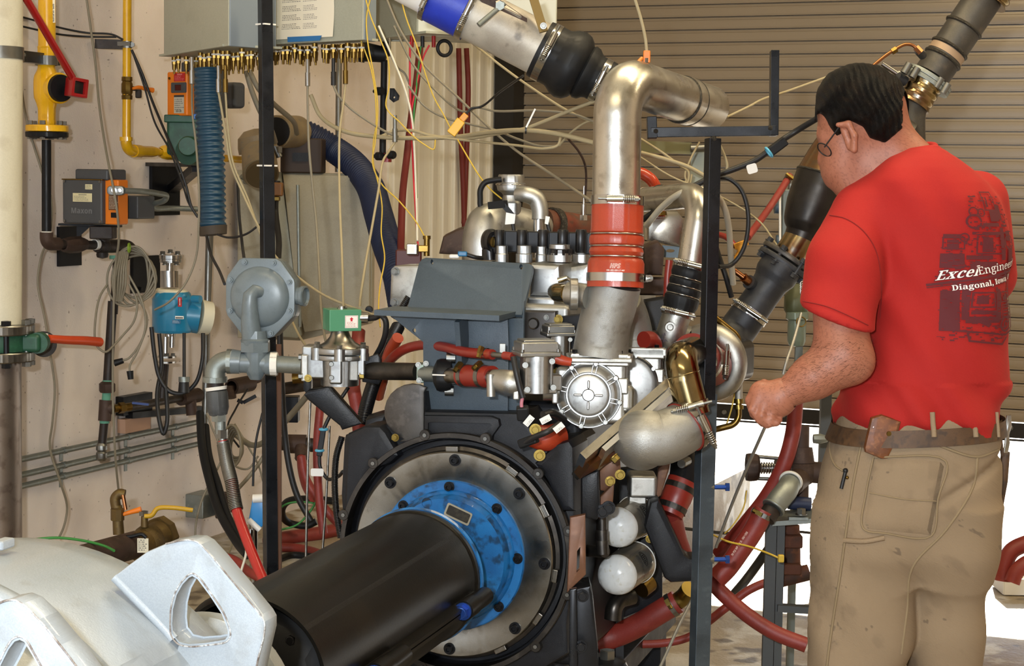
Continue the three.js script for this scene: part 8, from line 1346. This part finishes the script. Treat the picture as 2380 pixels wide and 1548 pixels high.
 { // hair on the bare arm: many fine strands
  const A = hd[2],p = A.attributes.position,nn = A.attributes.normal,pos = [],nor = [];
  for (let k = 0; k < 5200; k++) {
   const i = Math.floor(rnd() * p.count),o = V(p.getX(i),p.getY(i),p.getZ(i)),n = V(nn.getX(i),nn.getY(i),nn.getZ(i)); if (o.y > J(1950,770).y) continue;
   const d = hR.clone().multiplyScalar(-.7).addScaledVector(UPV,-.6 + rnd() * .8).addScaledVector(hZ,(rnd() - .5) * .8); d.addScaledVector(n,.35 - d.dot(n)).normalize();
   o.addScaledVector(hR,(rnd() - .5) * .007).addScaledVector(UPV,(rnd() - .5) * .007); const s2 = d.clone().cross(n).normalize().multiplyScalar(.00017),L2 = .007 + rnd() * .008,e = o.clone().addScaledVector(d,L2).addScaledVector(n,-L2 * .15);
   for (const v of [o.clone().add(s2),o.clone().sub(s2),e]) { pos.push(v.x,v.y,v.z); nor.push(n.x,n.y,n.z); }
  }
  const g = new THREE.BufferGeometry(); g.setAttribute('position',new THREE.Float32BufferAttribute(pos,3)); g.setAttribute('normal',new THREE.Float32BufferAttribute(nor,3)); boxuv(g);
  part(man,'arm_hair',g,M('brown_arm_hair',0x2c1a10,.6)).userData.kind = 'stuff';
 }
 // --- hair
 const poly = [[1893,300],[1888,262],[1896,215],[1925,170],[1975,145],[2035,148],[2085,180],[2112,235],[2113,280],[2085,300],[2045,334],[2010,322],[1992,296],[1965,283],[1945,288],[1947,312],[1936,318],[1922,296],[1908,268],[1899,262]].map(([x,y]) => { const q = hit(x,y,sk,hZ).sub(sk); return [q.dot(hR),q.y]; });
 const pd = (x,y) => { let d = 1e9,ins = false; for (let i = 0,j = poly.length - 1; i < poly.length; j = i++) { const [ax,ay] = poly[j],[bx,by] = poly[i],ex = bx - ax,ey = by - ay,t = Math.max(0,Math.min(1,((x - ax) * ex + (y - ay) * ey) / (ex * ex + ey * ey))); d = Math.min(d,Math.hypot(x - ax - ex * t,y - ay - ey * t)); if ((by > y) !== (ay > y) && x < (ax - bx) * (y - by) / (ay - by) + bx) ins = !ins; } return ins ? -d : d; };
 const hairF = p => { const x = (p.x - sk.x) * hR.x + (p.z - sk.z) * hR.z,y = p.y - sk.y; const str = .0016 * Math.sin(x * 420 + y * 160 + Math.sin(y * 60) * 2) + .0022 * Math.sin(x * 130 - y * 90 + p.z * 40); return smax(headF(p) - .010 + str,pd(x,y),.012); };
 const HAIR = tex(256,(u,v) => mix3([.035,.027,.022],[.10,.062,.038],sm(.45,.8,fbm(u * .25,v,24,4,231) * .6 + fbm(u,v,6,3,235) * .5)));
 const mHair = new THREE.MeshPhysicalMaterial({ map: rep(HAIR,5,5),roughness: .5,specularIntensity: .45,bumpMap: rep(CAST,90,12),bumpScale: .0022,side: THREE.DoubleSide }); mHair.name = 'dark_hair';
 { const b = bound([J(1880,135,.13),J(2125,345,-.13),J(1880,345,.13)],.012); part(man,'hair',surf(hairF,b[0],b[1],.0042),mHair,'short dark brown hair'); }
 // glasses
 { const g = part(man,'glasses_frame',[rod(J(1950,296,.085),J(1916,342,.058),.0016),torus(J(1916,348,.04),hR.clone().multiplyScalar(-.6).addScaledVector(UPV,-.6).addScaledVector(hZ,.4),.018,.0014)],mCable); part(g,'lens',at(YF(J(1916,348,.04),hR.clone().multiplyScalar(-.6).addScaledVector(UPV,-.6).addScaledVector(hZ,.4)),cyl(.017,.017,.001,0,24)),M('spectacle_glass',0xffffff,.05,0,{ transmission: 1,thickness: 0,ior: 1.5 })); }
 // --- trousers
 const hips = rows([[940,1958,2314,.15],[985,1948,2321,.158],[1050,1922,2323,.168],[1120,1902,2321,.174],[1200,1888,2310,.17],[1270,1882,2300,.15],[1330,1900,2280,.10]]);
 const legL = rows([[1180,1890,2130,.14],[1280,1880,2124,.14,.0],[1400,1874,2124,.125,.015],[1480,1868,2114,.12,.02],[1548,1868,2090,.118,.02],[1700,1890,2070,.10,.01],[1900,1915,2060,.085],[2015,1915,2065,.09]]);
 const legR = rows([[1180,2085,2308,.14],[1280,2088,2300,.14],[1400,2094,2291,.122,-.02],[1480,2104,2289,.115,-.02],[1548,2112,2288,.11,-.02],[1700,2120,2275,.095,-.02],[1900,2130,2265,.085,-.03],[2015,2125,2268,.09,-.03]]);
 const pantF = p => {
  const f = .006 * wob(p,17,.4) + .004 * Math.sin((p.y + .6 * p.x) * 34 + 2 * Math.sin(p.x * 14)) * sm(.95,.6,p.y);
  let d = smin(hips(p),smin(legL(p),legR(p),.012),.05);
  d += .010 * Math.exp(-Math.pow(((p.y - J(2180,1180).y) - .55 * ((p.x - O.x) * hR.x + (p.z - O.z) * hR.z) - .03) / .012,2)) * sm(-.03,.06,(p.x - O.x) * hR.x + (p.z - O.z) * hR.z);
  return d + f;
 };
 const KH = tex(512,(u,v) => { let c = mix3([.575,.495,.395],[.53,.455,.36],fbm(u,v,5,5,241)); c = mix3(c,[.45,.38,.30],.35 * sm(.6,.75,fbm(u,v,8,4,251))); c = mix3(c,[.25,.21,.18],.35 * sm(.8,.86,fbm(u,v,20,3,261))); const g = Math.sin((u + v) * 1400) * .02; return c.map(x => x + g); });
 const mKh = new THREE.MeshPhysicalMaterial({ map: rep(KH,3),roughness: .9,side: THREE.DoubleSide,bumpMap: rep(GRAIN,14),bumpScale: .0012 }); mKh.name = 'khaki_canvas';
 const trous = (() => { const b = bound([J(1850,930,.25),J(2340,2020,-.25),J(1850,2020,.25)],.02); return part(man,'trousers',surf(pantF,b[0],b[1],.0085),mKh,'worn khaki work trousers'); })();
 // stitched pieces lie on the trouser surface
 const land = (px,py,f,e) => { let q = hit(px,py,O.clone().addScaledVector(hZ,.3),hZ); const r = ray(px,py).normalize(); for (let i = 0; i < 60; i++) { const d = f(q); q.addScaledVector(r,Math.max(d * .8,d < .0004 ? 0 : .0004)); if (d < .0005) break; } return q.addScaledVector(r,-e); };
 const strip = (a,w,m,name,e = .0015,f = pantF,k = 6) => { const c = new THREE.CatmullRomCurve3(a.map(([x,y]) => V(x,y,0)),false,'centripetal'),N = (a.length - 1) * k,ring = []; for (let i = 0; i <= N; i++) { const q = c.getPoint(i / N); ring.push(land(q.x,q.y,f,e)); } return part(trous,name,skin(ring,ring.map(() => w),6,true),m); };
 const mSt = M('trouser_seam',0x8a785c,.9);
 const quad = (c,n1,n2,name,e) => { const pos = [],uv = [],idx = []; for (let j = 0; j <= n2; j++) for (let i = 0; i <= n1; i++) { const u = i / n1,v = j / n2,x = (c[0][0] * (1 - u) + c[1][0] * u) * (1 - v) + (c[3][0] * (1 - u) + c[2][0] * u) * v,y = (c[0][1] * (1 - u) + c[1][1] * u) * (1 - v) + (c[3][1] * (1 - u) + c[2][1] * u) * v,edge = i === 0 || j === 0 || i === n1 || j === n2; const q = land(x,y,pantF,edge ? -.001 : e); pos.push(q.x,q.y,q.z); if (i && j) { const a = j * (n1 + 1) + i; idx.push(a,a - n1 - 2,a - 1,a,a - n1 - 1,a - n1 - 2); } } const g = new THREE.BufferGeometry(); g.setAttribute('position',new THREE.Float32BufferAttribute(pos,3)); g.setIndex(idx); g.computeVertexNormals(); boxuv(g); return part(trous,name,g,mKh); };
 quad([[2030,1062],[2198,1072],[2164,1246],[2006,1230]],14,14,'back_pocket',.005);
 strip([[2030,1062],[2198,1072],[2180,1160],[2164,1246],[2060,1240],[2006,1228],[2012,1150],[2030,1062]],.0022,mSt,'pocket_seam',.004);
 strip([[2020,1145],[2100,1160],[2176,1165]],.0016,mSt,'pocket_seam',.006);
 strip([[2008,1005],[1996,1060],[1982,1130],[1966,1240],[1952,1340],[1935,1450],[1922,1548],[1915,1650]],.003,mSt,'side_seam',.001);
 strip([[2080,1012],[2160,1028],[2270,1062],[2322,1045]],.003,mSt,'yoke_seam',.001);
 strip([[2272,1060],[2262,1130],[2200,1230],[2120,1320],[2108,1420],[2095,1520]],.003,mSt,'seat_seam',.000);
 strip([[1962,1256],[2010,1258],[2055,1250]],.006,mKh,'hammer_loop',.002);
 strip([[1940,985],[1928,1040],[1940,1080],[1968,1100]],.0022,mSt,'front_pocket_edge',.001);
 { const sm2 = M('shirt_seam',0x7c1210,.9); for (const a of [[[1928,500],[1965,508],[2005,535],[2035,580],[2048,650],[2046,740]],[[1866,700],[1920,712],[1975,735],[2018,756]]]) { const m = strip(a,.0012,sm2,'shirt_seam',.0004,shirtF); trous.remove(m); man.add(m); } }
 // belt
 const y0 = J(2130,994).y,leather = M('brown_leather',0,.55,0,{ map: blotch(0x5a4028,0x4a3420,0x33241a,271,[.4,.7],[.55,.7]),rpt: 8,bump: .001,brpt: 20 });
 { const mk = (h0,h1,e) => { const pos = [],idx = [],N = 96; for (let i = 0; i <= N; i++) { const a = i / N * 2 * Math.PI; for (const hh of [h0,h1]) { const y = y0 + hh + .012 * Math.cos(a),[c,w,b,zz] = hips.sec(y),ee = Math.pow(Math.pow(Math.abs(Math.cos(a)),2.3) + Math.pow(Math.abs(Math.sin(a)),2.3),-1 / 2.3); const q = O.clone().addScaledVector(hR,c + (w + e) * ee * Math.cos(a)).addScaledVector(hZ,zz + (b + e) * ee * Math.sin(a)); q.y = y; pos.push(q.x,q.y,q.z); } if (i) { const q = i * 2; idx.push(q - 2,q - 1,q,q,q - 1,q + 1); } } const g = new THREE.BufferGeometry(); g.setAttribute('position',new THREE.Float32BufferAttribute(pos,3)); g.setIndex(idx); g.computeVertexNormals(); return boxuv(g); };
  part(man,'belt',[mk(-.018,.018,.011),mk(-.018,.018,.004)],leather,'brown leather belt');
  for (const [x,w] of [[2032,5],[2168,6],[2265,6],[2318,4]]) part(man,'belt_loop',sweep([[x - 1,958],[x,980],[x + 2,1000],[x + 3,1016]].map(([a,b]) => land(a,b,p => pantF(p) - .010,.003)),w * s,{ n: 8 }).scale(1,1,1),mKh); }
 { const t = thing('tool_pouch','brown leather snap pouch hanging on the belt','pouch'),o = land(2055,1000,p => pantF(p) - .016,.004);
  part(t,'pouch_body',pslab([[2026,972],[2050,964],[2096,980],[2090,1005],[2078,1040],[2064,1068],[2050,1068],[2012,1052],[2010,1042]],o,hZ,.022,[],.007),M('tan_leather',0,.4,0,{ map: blotch(0x7a4520,0x5f3418,0x8f5a30,281,[.4,.7],[.55,.7]),rpt: 12,bump: .0012,brpt: 26,clearcoat: .3 }));
  part(t,'snap',at(YF(hit(2066,1008,o,hZ),hZ),lathe([[0,.003],[.005,.002],[.0055,0]],16)),mBrass); }
 { const t = thing('wrench','chrome wrench handle standing in the belt holster','wrench'); part(t,'handle',cslab([[2340,966],[2351,965],[2352,990],[2346,1010],[2348,1030],[2342,1060],[2331,1058],[2336,1030],[2337,1005]],4.1,.008,[],.002),mChrome);
  const h = thing('tool_holster','long brown leather holster on the right hip','holster'); part(h,'sheath',cslab([[2330,1052],[2349,1052],[2344,1120],[2334,1175],[2318,1188],[2312,1182],[2322,1120]],4.105,.018,[],.005),leather); part(h,'strap',rod(J(2322,990,.02),J(2330,1060,.01),.004),leather); }
 { const t = thing('pen_clip','small black clip at the front trouser pocket','clip'); part(t,'clip',[rod(land(1966,1092,pantF,.004),land(1955,1136,pantF,.004),.004),ball(.006,...land(1965,1094,pantF,.004).toArray(),10)],mCable); part(t,'rivet',ball(.004,...land(1969,1110,pantF,.002).toArray(),10),mBrass); }
 // boots
 for (const [x,dz] of [[1985,.0],[2195,-.03]]) { const c = J(x,1548,0); c.y = 0; c.addScaledVector(hZ,dz); const f = p => { let d = cap(p,c.clone().add(V(0,.045,0)),c.clone().add(V(0,.045,0)).addScaledVector(hZ,-.17).addScaledVector(hR,-.06),.045,.04); d = smin(d,cap(p,c.clone().add(V(0,.05,0)),c.clone().add(V(0,.16,0)),.05,.055),.03); return Math.max(d,.002 - p.y); }; const b = bound([c.clone().add(V(-.2,0,-.3)),c.clone().add(V(.2,.24,.2))],.01); part(man,'boot',surf(f,b[0],b[1],.009),M('boot_leather',0x3a2a1c,.6)); }
 { const t = thing('key_ring','bunch of small steel clips held at the exhaust flange','keys'); for (let i = 0; i < 5; i++) part(t,'clip',[rod(P(1876 + i * 2,645 + i * 7,4.29),P(1862 + i * 3,672 + i * 5,4.30),.0022),torus(P(1866,660 + i * 5,4.3),hZ,.006,.0014,16)],mChrome); }
}
// ---------------------------------------------------------------- every thing's origin at its base; shadows on
for (const o of tops) {
 const b = new THREE.Box3().setFromObject(o); if (b.isEmpty()) continue;
 const c = V((b.min.x + b.max.x) / 2,b.min.y,(b.min.z + b.max.z) / 2); o.position.copy(c); for (const k of o.children) k.position.sub(c);
}
scene.traverse(o => { if (o.isMesh) { o.castShadow = true; o.receiveShadow = true; } });
renderer.render(scene,camera);
